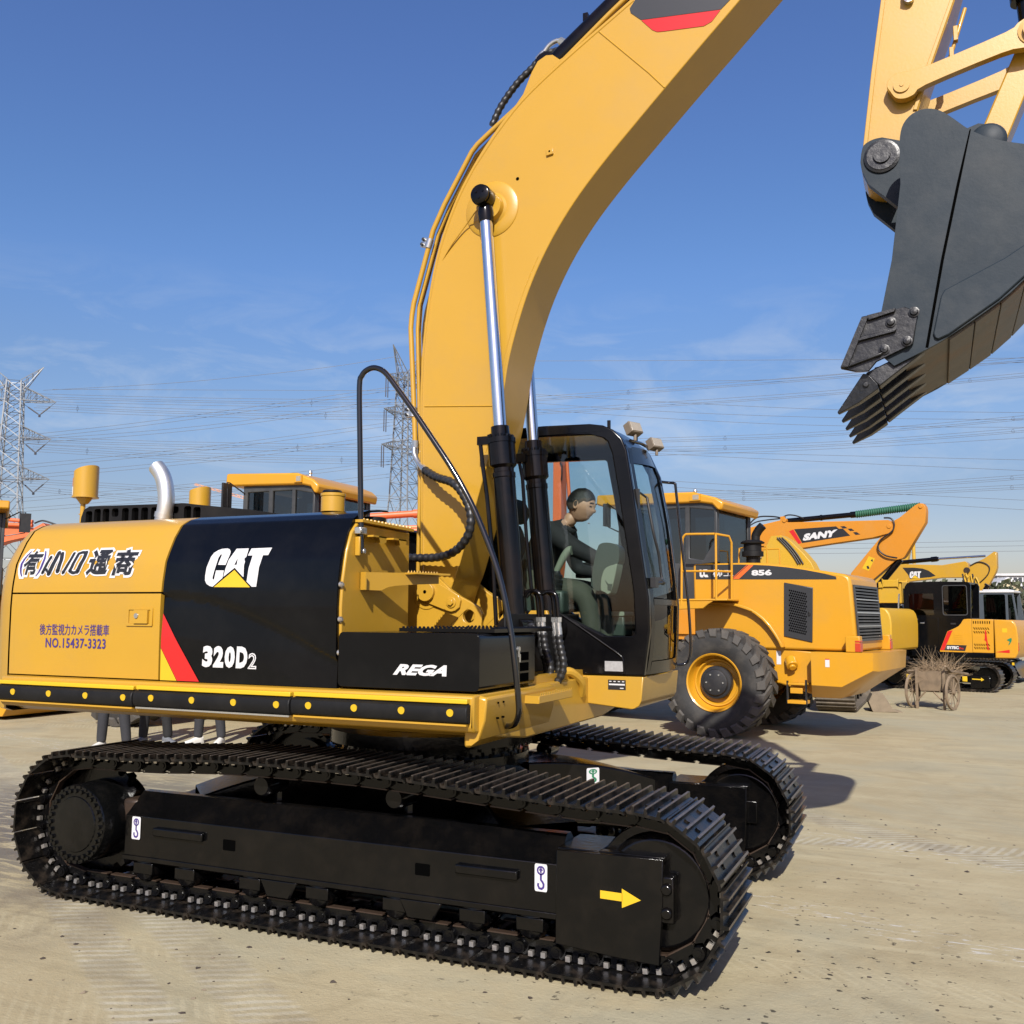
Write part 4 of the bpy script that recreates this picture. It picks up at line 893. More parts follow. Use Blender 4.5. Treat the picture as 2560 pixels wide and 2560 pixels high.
for x, z, a in ((0.000, 4.37, 1.25), (-0.104, 3.168, 1.54)):
    b = MB(); d = Vector((math.cos(a), 0, math.sin(a))); q = Vector((-d.z, 0, d.x)); c = Vector((x, -0.165, z))
    b.cyl(c - d * 0.035, c + d * 0.035, 0.026, n=16)
    e = c + q * 0.045
    b.add([tuple(e + d * a_ + q * b_ + Vector((0, y_, 0))) for a_ in (-0.035, 0.035) for b_ in (-0.03, 0.018) for y_ in (-0.008, 0.008)], [(0, 1, 3, 2), (4, 6, 7, 5), (0, 4, 5, 1), (2, 3, 7, 6), (0, 2, 6, 4), (1, 5, 7, 3)])
    o = part(b, 'pipe_clamp', ZINC, bevel=0.003)
    b = MB()
    for s_ in (-0.018, 0.018): b.cyl(e + d * s_ + q * 0.002 + Vector((0, -0.008, 0)), e + d * s_ + q * 0.002 + Vector((0, -0.024, 0)), 0.011, n=8)
    part(b, 'clamp_bolt', HOSE, parent=o)
b = MB(); b.tube(spline([(0.515, -0.33, 4.505), (0.44, -0.30, 4.49), (0.33, -0.24, 4.43), (0.20, -0.22, 4.30), (0.10, -0.20, 4.17), (0.062, -0.19, 4.09), (0.068, -0.19, 4.03)], 6), 0.005, n=6); part(b, 'grease_line', YEL, smooth=60)
# spiral wrapped hose from the pipe end to the bay
def spiral_hose(path, r, name, m=HOSE, pitch=0.045, n=10):
    P = spline(path, n); dist = [0]
    for a, c in zip(P, P[1:]): dist.append(dist[-1] + (c - a).length)
    tot = dist[-1]; k = max(20, int(tot / pitch * 4)); Q = []; j = 0
    for i in range(k + 1):
        t = tot * i / k
        while j < len(dist) - 2 and dist[j + 1] < t: j += 1
        Q.append(P[j].lerp(P[j + 1], (t - dist[j]) / max(1e-9, dist[j + 1] - dist[j])))
    b = MB(); b.tube(Q, r, n=12, rf=lambda t: r * (1.0 + (0.10 if int(t * k + 0.5) % 4 in (1, 2) else -0.06)))
    return part(b, name, m, smooth=60)
b = MB(); b.tube(spline([(-0.085, -0.17, 2.93), (-0.080, -0.18, 2.87), (-0.035, -0.20, 2.80), (0.035, -0.25, 2.745)], 5), 0.018, n=12); b.cyl((-0.085, -0.165, 2.915), (-0.084, -0.165, 2.965), 0.026, n=6); b.cyl((0.02, -0.24, 2.76), (0.06, -0.265, 2.73), 0.025, n=12); part(b, 'hose_fitting', ZINC, smooth=40)
spiral_hose([(0.045, -0.26, 2.74), (0.171, -0.32, 2.675), (0.319, -0.38, 2.625), (0.41, -0.41, 2.545), (0.470, -0.42, 2.43), (0.475, -0.42, 2.33), (0.43, -0.40, 2.245), (0.325, -0.36, 2.172), (0.18, -0.32, 2.142), (-0.036, -0.30, 2.143), (-0.12, -0.28, 2.15)], 0.027, 'hydraulic_hose')
spiral_hose([(0.955, 0.0, 5.675), (0.873, 0, 5.69), (0.787, 0, 5.675), (0.718, 0, 5.61), (0.60, 0, 5.52), (0.474, 0, 5.375), (0.403, 0, 5.24)], 0.024, 'hydraulic_hose')
b = MB(); b.tube(spline([(0.79, 0, 5.69), (0.84, 0, 5.745), (0.90, 0, 5.765), (0.95, 0, 5.74)], 5), 0.016, n=10); b.cyl((0.75, 0, 5.655), (0.80, 0, 5.70), 0.024, n=10); b.cyl((0.92, 0, 5.76), (0.955, 0, 5.735), 0.026, n=6); part(b, 'hose_fitting', ZINC, smooth=40)
# arm cylinder lying on the boom
b = MB(); b.cyl((0.90, 0, 5.585), (2.35, 0, 6.66), 0.085, n=24); b.cyl((0.86, -0.14, 5.545), (0.86, 0.14, 5.545), 0.07, n=18); b.box(1.10, 1.135, -0.03, 0.03, 5.80, 5.90); b.cyl((2.30, 0, 6.62), (2.40, 0, 6.695), 0.10, n=24)
o = part(b, 'arm_cylinder', CYLB); b = MB(); b.cyl((2.38, 0, 6.68), (3.05, 0, 7.17), 0.05, n=20); part(b, 'cylinder_rod', CHROME, parent=o)
# ---------------------------------------------------------------- boom cylinders
for s in (-1, 1):
    P0, P1, P2, P3 = Vector((0.735, s * 0.285, 1.69)), Vector((0.618, s * 0.285, 2.945)), Vector((0.498, s * 0.288, 4.43)), Vector((0.490, s * 0.290, 4.566))
    d = (P1 - P0).normalized(); L_ = (P1 - P0).length
    b = MB()
    b.lathe([(0.0, 0), (0.073, 0), (0.073, L_ - 0.30), (0.078, L_ - 0.295), (0.078, L_ - 0.265), (0.070, L_ - 0.26), (0.070, L_ - 0.235), (0.090, L_ - 0.215), (0.090, L_ - 0.07), (0.096, L_ - 0.068), (0.096, L_ - 0.035), (0.062, L_ - 0.03), (0.060, L_ + 0.045), (0.040, L_ + 0.045)], P0, d, 32)
    for k in range(18):
        a = 2 * PI * k / 18; e = Vector((math.cos(a), math.sin(a), 0)) * 0.080
        b.cyl(P0 + d * (L_ - 0.035) + e, P0 + d * (L_ - 0.012) + e, 0.009, n=6)
    b.cyl(P0 + Vector((0.012, -0.11, -0.02)), P0 + Vector((0.012, 0.11, -0.02)), 0.095, n=24)
    c = MB()
    cy = part(b, 'boom_cylinder', CYLB, smooth=35)
    r = MB(); r.cyl(P0 + d * (L_ + 0.03), P2, 0.043, n=24); part(r, 'cylinder_rod', CHROME, parent=cy, smooth=60)
    e = MB(); e.lathe([(0.042, 0), (0.050, 0.0), (0.056, 0.06), (0.05, 0.10)], P2 - d * 0.03, P3 - P2, 20); e.lathe([(0, 0), (0.068, 0), (0.072, 0.006), (0.072, 0.13), (0, 0.13)], (P3.x, s * 0.222, P3.z), (0, s, 0), 28)
    e.lathe([(0, 0), (0.066, 0.0), (0.066, 0.022), (0.060, 0.026), (0, 0.026)], (P3.x, s * 0.352, P3.z), (0, s, 0), 28)
    for a in (0.6, 2.6, 4.6): e.cyl((P3.x + 0.03 * math.cos(a), s * 0.378, P3.z + 0.03 * math.sin(a)), (P3.x + 0.03 * math.cos(a), s * 0.384, P3.z + 0.03 * math.sin(a)), 0.008, n=6)
    part(e, 'rod_eye', CYLB, parent=cy, smooth=35)
b = MB(); b.tube([(0.497, -0.345, 2.90), (0.505, -0.345, 2.86), (0.523, -0.345, 2.72), (0.553, -0.345, 2.54), (0.599, -0.345, 2.133), (0.628, -0.345, 1.70)], 0.014, n=10); b.box(0.485, 0.57, -0.36, -0.33, 2.865, 2.92); part(b, 'cylinder_pipe', CYLB)
b = MB(); b.tube([(0.540, 0.2, 2.86), (0.571, 0.2, 2.715), (0.603, 0.2, 2.301), (0.645, 0.2, 1.92)], 0.013, n=10); b.box(0.53, 0.60, 0.18, 0.24, 2.83, 2.89); part(b, 'cylinder_pipe', CYLB)
# foot brackets of the boom on the deck
FB = [(-0.06, 1.40), (-0.047, 1.963), (-0.02, 1.995), (0.034, 2.018), (0.182, 2.010), (0.271, 1.935), (0.351, 1.884), (0.440, 1.842), (0.485, 1.812), (0.508, 1.770), (0.50, 1.71), (0.55, 1.40)]
for s in (-1, 1):
    b = MB(); b.prism(FB, s * 0.262, s * 0.30, 0, holes=[circle(0.410, 1.757, 0.043)])
    o = part(b, 'boom_bracket', YEL, bevel=0.004)
    b = MB(); b.prism([(0.047, 1.936), (0.076, 1.968), (0.120, 1.985), (0.194, 1.974), (0.339, 1.896), (0.361, 1.860), (0.352, 1.815), (0.326, 1.794), (0.29, 1.785), (0.255, 1.794), (0.108, 1.845), (0.06, 1.88)], s * 0.304, s * 0.322)
    b.cyl((0.112, s * 0.300, 1.915), (0.112, s * 0.350, 1.915), 0.062, n=24); b.cyl((0.294, s * 0.322, 1.846), (0.294, s * 0.330, 1.846), 0.036, n=20); b.cyl((0.294, s * 0.330, 1.846), (0.294, s * 0.345, 1.846), 0.022, n=6); b.lathe([(0.10, 0), (0.10, 0.006), (0.0, 0.006)], (0.10, s * 0.300, 1.90), (0, s, 0), 24)
    part(b, 'pin_keeper', YEL, bevel=0.003, parent=o)
    b = MB(); b.cyl((0.112, s * 0.3501, 1.915), (0.112, s * 0.352, 1.915), 0.012, n=8); part(b, 'bolt_hole', mat('hole_dark', (0.002, 0.002, 0.002), 0.9), parent=o)
    b = MB(); b.prism([(0.45, 1.36), (0.50, 1.62), (0.64, 1.80), (0.76, 1.80), (0.79, 1.70), (0.79, 1.36)], s * 0.19, s * 0.225); b.cyl((0.747, s * 0.17, 1.67), (0.747, s * 0.40, 1.67), 0.05, n=18)
    part(b, 'cylinder_bracket', YEL, bevel=0.004)
b = MB(); b.box(-0.3, 0.95, -0.58, 0.9, 1.352, 1.40); b.cyl((0.066, -0.31, 1.919), (0.066, 0.31, 1.919), 0.06, n=16); part(b, 'deck_plate', YEL)
b = MB(); b.box(0.792, 0.805, -0.60, 0.379, 1.405, 1.775); part(b, 'dark_backing', BLKM, bevel=0.004)  # added black sheet that keeps the space behind the swivel hoses dark
# swivel pipes and spiral hoses in front of the cylinder foot
for dx, dy in ((0, 0), (0.046, -0.05)):
    for A_ in ([(0.70, 1.885), (0.73, 1.917), (0.76, 1.923), (0.79, 1.908), (0.806, 1.87), (0.816, 1.755)], [(0.80, 1.90), (0.84, 1.915), (0.87, 1.917), (0.90, 1.902), (0.915, 1.865), (0.925, 1.745)]):
        b = MB(); b.tube(spline([(x + dx, -0.09 + dy, z) for x, z in A_], 5), 0.0145, n=10); part(b, 'swivel_pipe', CYLB, smooth=60)
    for x0, pth in ((0.816, [(0.823, 1.655), (0.832, 1.58), (0.848, 1.52), (0.868, 1.458), (0.870, 1.39), (0.832, 1.305)]), (0.925, [(0.926, 1.645), (0.938, 1.575), (0.950, 1.52), (0.960, 1.461), (0.948, 1.395), (0.900, 1.32)])):
        b = MB(); b.cyl((x0 + dx, -0.09 + dy, 1.755), (x0 + dx, -0.09 + dy, 1.725), 0.024, n=6); b.cyl((x0 + dx, -0.09 + dy, 1.722), (x0 + dx + 0.002, -0.09 + dy, 1.69), 0.019, n=12); b.cyl((x0 + dx + 0.002, -0.09 + dy, 1.69), (x0 + dx + 0.006, -0.09 + dy, 1.645), 0.021, n=12); part(b, 'hose_fitting', ZINC)
        spiral_hose([(x + dx, -0.09 + dy, z) for x, z in pth], 0.0235, 'swivel_hose', pitch=0.036)
# ---------------------------------------------------------------- arm, bucket linkage, bucket
AR = [(2.876, 4.40), (2.897, 4.552), (2.952, 4.972), (3.018, 5.404), (3.10, 6.10), (3.02, 6.62), (3.05, 6.88), (3.25, 7.30), (3.62, 7.05), (3.66, 6.35), (3.56, 5.80), (3.414, 5.305), (3.276, 4.930), (3.190, 4.665), (3.13, 4.46), (3.10, 4.36), (3.06, 4.31), (3.0, 4.292), (2.94, 4.31), (2.90, 4.345)]
b = MB(); b.prism(AR, -0.165, 0.165)
ARM = part(b, 'arm', YEL, bevel=0.006, smooth=25)
b = MB()
for x0, x1, zz in ((2.897, 3.018, 0),):
    b.prism([(2.885, 4.47), (2.952, 4.972), (3.025, 5.45), (3.09, 6.0), (3.115, 6.0), (3.049, 5.44), (2.976, 4.965), (2.909, 4.465)], -0.176, -0.1655)
b.prism([(3.190, 4.68), (3.276, 4.945), (3.414, 5.32), (3.55, 5.79), (3.53, 5.79), (3.394, 5.325), (3.254, 4.95), (3.168, 4.685)], -0.176, -0.1655)
part(b, 'arm_edge_plate', YEL, parent=ARM, bevel=0.003)
b = MB(); b.cyl((3.17, -0.166, 5.365), (3.17, -0.20, 5.365), 0.030, n=10); b.tube(spline([(3.17, -0.20, 5.365), (3.155, -0.215, 5.40), (3.17, -0.21, 5.45), (3.20, -0.19, 5.50)], 5), 0.016, n=8); b.cyl((3.158, -0.213, 5.372), (3.172, -0.217, 5.415), 0.024, n=6); part(b, 'hose_fitting', ZINC, parent=ARM)
b = MB(); b.box(3.40, 3.425, -0.06, -0.02, 5.12, 5.21); b.box(3.375, 3.40, -0.05, 0.0, 5.02, 5.09); b.tube([(3.36, -0.03, 4.98), (3.40, -0.03, 5.10), (3.47, -0.03, 5.32)], 0.012, n=8); part(b, 'pipe_clip', YEL, parent=ARM, bevel=0.003)
for s in (-1, 1):
    b = MB()
    edge = smooth2([(3.052, 4.79), (3.035, 4.825), (3.045, 4.862), (3.085, 4.892), (3.144, 4.893), (3.275, 4.908), (3.656, 5.005), (3.72, 5.045), (3.79, 5.075), (3.85, 5.06), (3.885, 5.01), (3.875, 4.95), (3.83, 4.905), (3.742, 4.893), (3.633, 4.888), (3.241, 4.790), (3.18, 4.748), (3.13, 4.732), (3.08, 4.745), (3.052, 4.79)], 3)[:-1]
    b.prism(edge, s * 0.182, s * 0.235)
    o = part(b, 'side_link', YEL, bevel=0.006)
    b = MB(); b.cyl((3.114, s * 0.235, 4.815), (3.114, s * 0.244, 4.815), 0.045, n=24); b.cyl((3.114, s * 0.244, 4.815), (3.114, s * 0.248, 4.815), 0.012, n=8); b.lathe([(0.085, 0), (0.085, 0.006), (0.06, 0.008), (0.06, 0.03), (0.0, 0.032)], (3.80, s * 0.235, 4.985), (0, s, 0), 24)
    part(b, 'link_pin', YEL, parent=o, smooth=30)
b = MB(); b.cyl((3.114, -0.18, 4.815), (3.114, 0.18, 4.815), 0.05, n=16); b.cyl((3.80, -0.18, 4.985), (3.80, 0.18, 4.985), 0.05, n=16)
part(b, 'link_shaft', YEL)
b = MB()
b.prism([(3.715, 4.955), (3.74, 5.04), (3.80, 5.07), (3.86, 5.04), (3.87, 4.96), (3.615, 4.36), (3.56, 4.32), (3.50, 4.34), (3.475, 4.41)], -0.135, 0.135)
part(b, 'bucket_link', YEL, bevel=0.008)
b = MB(); b.cyl((3.80, 0, 4.985), (3.775, 0, 5.40), 0.045, n=20); part(b, 'bucket_cylinder_rod', CYLB)
b = MB(); b.cyl((3.78, 0, 5.30), (3.70, 0, 6.6), 0.075, n=20); part(b, 'bucket_cylinder', CYLB)
for s in (-1, 1):
    b = MB()
    b.prism(smooth2([(2.884, 4.44), (2.90, 4.49), (2.95, 4.515), (3.0, 4.518)], 3) + [(3.12, 4.47), (3.40, 4.47), (3.50, 4.50), (3.585, 4.47), (3.61, 4.40), (3.60, 4.24), (3.20, 4.0), (3.08, 4.08), (2.92, 4.25), (2.888, 4.33), (2.878, 4.39)], s * 0.19, s * 0.245)
    part(b, 'bucket_ear', BKT, bevel=0.008)
    b = MB(); b.lathe([(0.0, 0.03), (0.045, 0.03), (0.047, 0.024), (0.048, 0.018), (0.082, 0.018), (0.082, 0.014), (0.098, 0.010), (0.098, 0.0)], (2.995, s * 0.245, 4.402), (0, s, 0), 30)
    part(b, 'bucket_pin', BKTD, smooth=35)
    b = MB(); b.lathe([(0.0, 0.03), (0.07, 0.03), (0.085, 0.02), (0.095, 0.0)], (3.545, s * 0.245, 4.395), (0, s, 0), 26); part(b, 'bucket_pin', BKT, smooth=35)
SIDE = smooth2([(3.094, 4.091), (3.096, 4.25), (3.100, 4.354), (3.120, 4.426), (3.167, 4.474), (3.234, 4.488), (3.303, 4.463), (3.370, 4.401), (3.441, 4.328), (3.546, 4.258), (3.69, 4.200), (3.80, 4.175), (3.88, 4.12), (3.93, 3.98), (3.90, 3.80), (3.80, 3.63), (3.658, 3.482), (3.544, 3.383), (3.295, 3.222), (3.185, 3.165)], 3)
SIDE += [(3.03, 3.095), (2.93, 3.20), (2.974, 3.389), (3.022, 3.607), (3.037, 3.675)]
for s in (-1, 1):
    b = MB(); b.prism(SIDE, s * 0.525, s * 0.55)
    o = part(b, 'bucket_side_plate', BKT, bevel=0.004)
    if s < 0:
        b = MB(); b.prism([(3.448, 4.33), (3.44, 4.325), (3.368, 4.04), (3.277, 3.639), (3.186, 3.178), (3.20, 3.175), (3.291, 3.636), (3.382, 4.037)], -0.5525, -0.550); part(b, 'seam_gap', mat('hole_dark', (0.002, 0.002, 0.002), 0.9), parent=o, smooth=0)
        b = MB(); b.prism([(3.88, 3.79), (3.576, 3.604), (3.288, 3.472), (3.270, 3.44), (3.226, 3.245), (3.232, 3.222), (3.250, 3.212), (3.300, 3.232), (3.544, 3.393), (3.658, 3.492), (3.79, 3.635)], -0.566, -0.5505); part(b, 'wear_plate', BKT, parent=o, bevel=0.006)
    sy0, sy1 = s * 0.553, s * 0.590
    b = MB()
    b.prism([(2.879, 3.368), (3.094, 3.402), (3.158, 3.365), (3.128, 3.200), (2.945, 3.122), (2.905, 3.075), (2.833, 3.078), (2.762, 3.100)], sy0, s * 0.575)
    for pp in ([(2.905, 3.372), (3.05, 3.395), (3.045, 3.378), (2.91, 3.345)], [(2.845, 3.235), (2.875, 3.262), (3.05, 3.285), (3.045, 3.270)], [(2.80, 3.10), (2.83, 3.12), (2.98, 3.165), (2.97, 3.150)], [(2.879, 3.368), (2.915, 3.372), (2.80, 3.098), (2.762, 3.100)]): b.prism(pp, s * 0.574, s * 0.598)
    o2 = part(b, 'side_cutter', BKTD, bevel=0.004)
    for x, z in ((3.137, 3.366), (3.022, 3.325), (3.098, 3.213), (2.985, 3.180)):
        b = MB(); b.lathe([(0.028, 0.0), (0.028, 0.006), (0.021, 0.007), (0.017, 0.018), (0.0, 0.020)], (x, s * 0.576, z), (0, s, 0), 14)
        part(b, 'cutter_bolt', BKTD, parent=o2)
b = MB()                                             # shell: lip, wrapper and back
SH = [(3.085, 3.122), (3.185, 3.165), (3.295, 3.222), (3.42, 3.30), (3.544, 3.383), (3.658, 3.482), (3.80, 3.63), (3.90, 3.80), (3.93, 3.98), (3.88, 4.12), (3.80, 4.172), (3.69, 4.197), (3.546, 4.255), (3.441, 4.325)]
inn = []
for i, p in enumerate(SH):
    a_, c_ = Vector(SH[max(i - 1, 0)]), Vector(SH[min(i + 1, len(SH) - 1)]); d = (c_ - a_).normalized(); inn.append((p[0] - d.y * 0.03, p[1] + d.x * 0.03))
b.prism(SH + list(reversed(inn)), -0.524, 0.524)
STL = mat('scuffed_bucket_steel', (0.105, 0.090, 0.076), 0.5, metal=0.3, var=0.45, vscale=6, dirt=(0.16, 0.075, 0.022), dirt_amt=0.95, dscale=2.4, bump=0.12, bscale=45)
part(b, 'bucket_shell', STL, smooth=40)
b = MB()
for y0, y1 in ((-0.50, -0.44), (0.44, 0.50)): pass
for i in (2, 3, 4, 5, 6):
    p, q_ = Vector(SH[i]), Vector(SH[i + 1]); d = (q_ - p).normalized(); nrm = Vector((d.y, -d.x))
    vs = []
    for t, y in ((0.02, -0.52), (0.98, -0.52), (0.98, 0.52), (0.02, 0.52)):
        c = p.lerp(q_, t) ; vs.append((c.x + nrm.x * 0.001, y, c.y + nrm.y * 0.001))
    vs2 = [(v[0] + nrm.x * 0.012, v[1], v[2] + nrm.y * 0.012) for v in vs]
    b.add(vs + vs2, [(4, 5, 6, 7), (0, 1, 5, 4), (1, 2, 6, 5), (2, 3, 7, 6), (3, 0, 4, 7)])
part(b, 'wear_strips', STL, bevel=0.003)
for k in range(5):
    y = -0.49 + 0.245 * k
    def tp(poly, w0, w1, y=y):
        n_ = len(poly); b.add([(x, y - w, z) for x, z, w in poly] + [(x, y + w, z) for x, z, w in poly], [(i, (i + 1) % n_, n_ + (i + 1) % n_, n_ + i) for i in range(n_)] + [tuple(range(n_ - 1, -1, -1)), tuple(range(n_, 2 * n_))])
    b = MB(); tp([(2.885, 3.074, .042), (3.165, 3.200, .036), (3.185, 3.166, .036), (3.02, 3.045, .042), (2.955, 2.995, .044)], 0, 0)
    o = part(b, 'tooth_adapter', BKTD, bevel=0.006)
    b = MB(); tp([(2.732, 2.876, .016), (2.872, 3.072, .044), (2.900, 3.065, .046), (2.943, 3.010, .046), (2.949, 2.984, .044), (2.85, 2.918, .034), (2.740, 2.866, .014)], 0, 0)
    b.cyl((2.885, y - 0.052, 3.010), (2.885, y - 0.044, 3.010), 0.016, n=10)
    part(b, 'bucket_tooth', BKTD, bevel=0.005, parent=o)
# ---------------------------------------------------------------- cab
YC, YF = 0.38, 1.36
out = [(-0.25, 1.37), (-0.25, 2.95), (-0.18, 3.06), (-0.05, 3.105), (0.65, 3.117), (1.0, 3.107), (1.098, 3.090), (1.17, 3.055), (1.235, 2.990), (1.27, 2.905), (1.31, 2.65), (1.371, 2.218), (1.420, 1.883), (1.424, 1.662), (1.382, 1.368)]
winh = [(0.05, 1.80), (0.05, 3.03), (0.65, 3.038), (1.02, 3.026), (1.09, 3.005), (1.135, 2.965), (1.163, 2.889), (1.21, 2.609), (1.261, 2.265), (1.311, 1.927), (1.323, 1.655), (1.30, 1.630), (1.117, 1.630), (0.779, 1.786), (0.74, 1.80)]
CABB = mat('cab_black_paint', (0.003, 0.003, 0.0038), 0.11, var=0.3, vscale=3, dirt=(0.018, 0.017, 0.0155), dirt_amt=0.4, dscale=2.2, bump=0.015, bscale=40, coat=0.0, spec=0.27, rvar=0.15)
b = MB(); b.prism(out, YC, YC + 0.055, 0, holes=[winh])
CAB = part(b, 'cab_frame', CABB, bevel=0.016, seg=3)
b = MB(); b.prism(winh, YC + 0.020, YC + 0.026); part(b, 'side_window', GLS, parent=CAB, smooth=0)
def fshift(x): return x
outf = [(-0.25, 1.37), (-0.25, 2.95), (-0.18, 3.06), (-0.05, 3.10), (0.95, 3.105), (1.06, 3.098), (1.115, 3.085), (1.168, 3.03), (1.253, 2.842), (1.322, 2.476), (1.369, 2.079), (1.386, 1.852), (1.376, 1.525), (1.361, 1.375)]
winf = [(0.0, 2.02), (0.0, 3.02), (0.80, 3.005), (0.825, 2.99), (0.882, 2.688), (0.941, 2.318), (0.927, 2.162), (0.878, 1.954), (0.783, 1.968), (0.727, 1.811), (0.679, 1.694), (0.497, 1.81), (0.376, 1.969), (0.30, 2.02)]
winq = [(0.925, 2.95), (1.09, 2.99), (1.16, 2.86), (1.235, 2.48), (1.285, 2.08), (1.30, 1.90), (1.05, 1.93), (1.035, 2.30), (0.985, 2.66)]
b = MB(); b.prism(outf, YF - 0.05, YF, 0, holes=[winf, winq]); part(b, 'cab_door', CABB, bevel=0.01)
b = MB(); b.prism(winf, YF - 0.028, YF - 0.022); b.prism(winq, YF - 0.028, YF - 0.022); part(b, 'door_window', GLS, parent=CAB, smooth=0)
near = [Vector((x, YC + 0.055, z)) for x, z in ((-0.25, 2.95), (-0.18, 3.06), (-0.05, 3.105), (0.65, 3.117), (1.0, 3.107), (1.098, 3.090), (1.17, 3.055), (1.235, 2.990), (1.268, 2.905))]
far = [Vector((x, YF - 0.05, z)) for x, z in ((-0.25, 2.95), (-0.18, 3.06), (-0.05, 3.10), (0.60, 3.115), (0.95, 3.108), (1.06, 3.098), (1.115, 3.085), (1.145, 3.060), (1.168, 3.03))]
b = MB(); rows = []
for k in range(7):
    t = k / 6; cr = 0.012 * math.sin(PI * t); rows.append([tuple(a.lerp(c, t) + Vector((0, 0, cr))) for a, c in zip(near, far)])
low = [[(p[0] - 0.01, p[1], p[2] - 0.05) for p in r] for r in rows]
m_ = len(near)
for R in (rows, low): b.add([p for r in R for p in r], [(i * m_ + j, (i + 1) * m_ + j, (i + 1) * m_ + j + 1, i * m_ + j + 1) for i in range(6) for j in range(m_ - 1)])
part(b, 'cab_roof', CABB, parent=CAB, smooth=40)
# front: two pillars, cross bar, upper and lower glass
nl = [(1.268, 2.905), (1.31, 2.65), (1.371, 2.218), (1.420, 1.883), (1.424, 1.662), (1.400, 1.45), (1.382, 1.368)]
fl = [(1.168, 3.03), (1.253, 2.842), (1.322, 2.476), (1.369, 2.079), (1.386, 1.852), (1.376, 1.525), (1.361, 1.375)]
def interp(L, z):
    for (x0, z0), (x1, z1) in zip(L, L[1:]):
        if z <= z0 and z >= z1: return x0 + (x1 - x0) * (z0 - z) / (z0 - z1)
    return L[0][0] if z > L[0][1] else L[-1][0]
def front(t, z):
    y = YC + 0.055 + t * (YF - 0.05 - YC - 0.055)
    return (interp(nl, min(z, 2.905)) * (1 - t) + interp(fl, z) * t + 0.035 * math.sin(PI * t), y, z)
def fpatch(t0, t1, z0, z1, th, m, name, parent=CAB, nz=8, nt=4, inset=0.0, zs=0.0):
    b = MB()
    for dx in (0, -th):
        b.add([(lambda p: (p[0] + dx - inset, p[1], p[2]))(front(t0 + (t1 - t0) * i / nt, z0 + (z1 - z0) * j / nz + zs * (t0 + (t1 - t0) * i / nt))) for i in range(nt + 1) for j in range(nz + 1)], [(i * (nz + 1) + j, (i + 1) * (nz + 1) + j, (i + 1) * (nz + 1) + j + 1, i * (nz + 1) + j + 1) for i in range(nt) for j in range(nz)])
    return part(b, name, m, parent=parent, smooth=40)
fpatch(0.0, 0.07, 1.375, 2.93, 0.04, CABB, 'front_pillar', nt=1, nz=14); fpatch(0.93, 1.0, 1.375, 3.02, 0.04, CABB, 'front_pillar', nt=1, nz=14)
fpatch(0.07, 0.93, 2.82, 2.94, 0.03, CABB, 'front_header', nz=2, zs=0.09); fpatch(0.07, 0.93, 1.845, 1.885, 0.03, CABB, 'front_crossbar', nz=1); fpatch(0.07, 0.93, 1.375, 1.46, 0.03, CABB, 'front_sill', nz=1)
fpatch(0.07, 0.93, 1.885, 2.85, 0.006, GLS, 'windscreen', inset=0.012, zs=0.09); fpatch(0.07, 0.93, 1.46, 1.845, 0.006, GLS2, 'lower_windscreen', inset=0.012)
b = MB(); b.tube(spline([(1.345, 0.62, 2.60), (1.39, 0.62, 2.35), (1.415, 0.66, 2.20), (1.425, 0.68, 2.07), (1.44, 0.68, 2.0)], 4), 0.010, n=8); b.tube([(1.43, 0.62, 2.02), (1.435, 0.70, 2.00)], 0.018, n=8); b.box(1.415, 1.45, 0.44, 0.52, 1.96, 2.03); b.tube([(1.44, 0.52, 1.99), (1.445, 0.62, 2.0)], 0.012, n=8); b.tube([(1.325, 0.52, 2.62), (1.34, 0.62, 2.60)], 0.008, n=6); b.box(1.30, 1.335, 0.45, 0.48, 2.50, 2.64)
part(b, 'wiper', HOSE)
b = MB(); b.tube(spline([(0.79, YC - 0.001, 1.776), (0.926, YC - 0.001, 1.692), (1.116, YC - 0.001, 1.570), (1.205, YC - 0.001, 1.512), (1.238, YC - 0.001, 1.475), (1.245, YC - 0.001, 1.38)], 4), 0.007, n=8); part(b, 'panel_edge', CABB, parent=CAB, smooth=60)
b = MB(); b.box(1.11, 1.238, YC - 0.003, YC - 0.0005, 1.395, 1.462); part(b, 'silver_label', mat('silver_label', (0.50, 0.50, 0.50), 0.4, metal=0.3, var=0.35, vscale=45), parent=CAB)
for y0, y1, zz in ((0.44, 0.62, 3.075), (1.02, 1.18, 3.06)):
    yy = (y0 + y1) / 2
    l = MB(); c = Vector((1.275, yy, zz)); ax = Vector((0.80, -0.42, 0.42)).normalized(); sd = ax.cross(Vector((0, 0, 1))).normalized(); up = sd.cross(ax)
    def ob(c, hx, hy, hz, mi): l.add([tuple(c + ax * a + sd * s_ + up * u) for a in (-hx, hx) for s_ in (-hy, hy) for u in (-hz, hz)], [(0, 1, 3, 2), (4, 6, 7, 5), (0, 4, 5, 1), (2, 3, 7, 6), (0, 2, 6, 4), (1, 5, 7, 3)], mi)
    ob(c, 0.030, 0.058, 0.042, 0); ob(c + ax * 0.033, 0.0025, 0.052, 0.036, 1)
    l.cyl(c - up * 0.042, c - up * 0.085 - ax * 0.02, 0.012, n=8, mi=0)
    part(l, 'work_light', [mat('tan_lamp_case', (0.20, 0.16, 0.12), 0.6, var=0.2, vscale=20), LAMP], bevel=0.008)
b = MB(); b.tube([front(0.05, 2.985), front(0.35, 3.01), front(0.75, 3.045), front(0.97, 3.06)], 0.012, n=8); b.cyl((1.135, 0.41, 3.06), (1.135, 0.41, 3.125), 0.013, n=8); b.cyl((1.20, 0.86, 3.04), (1.20, 0.86, 3.115), 0.012, n=8); part(b, 'lamp_bar', CABB, parent=CAB)
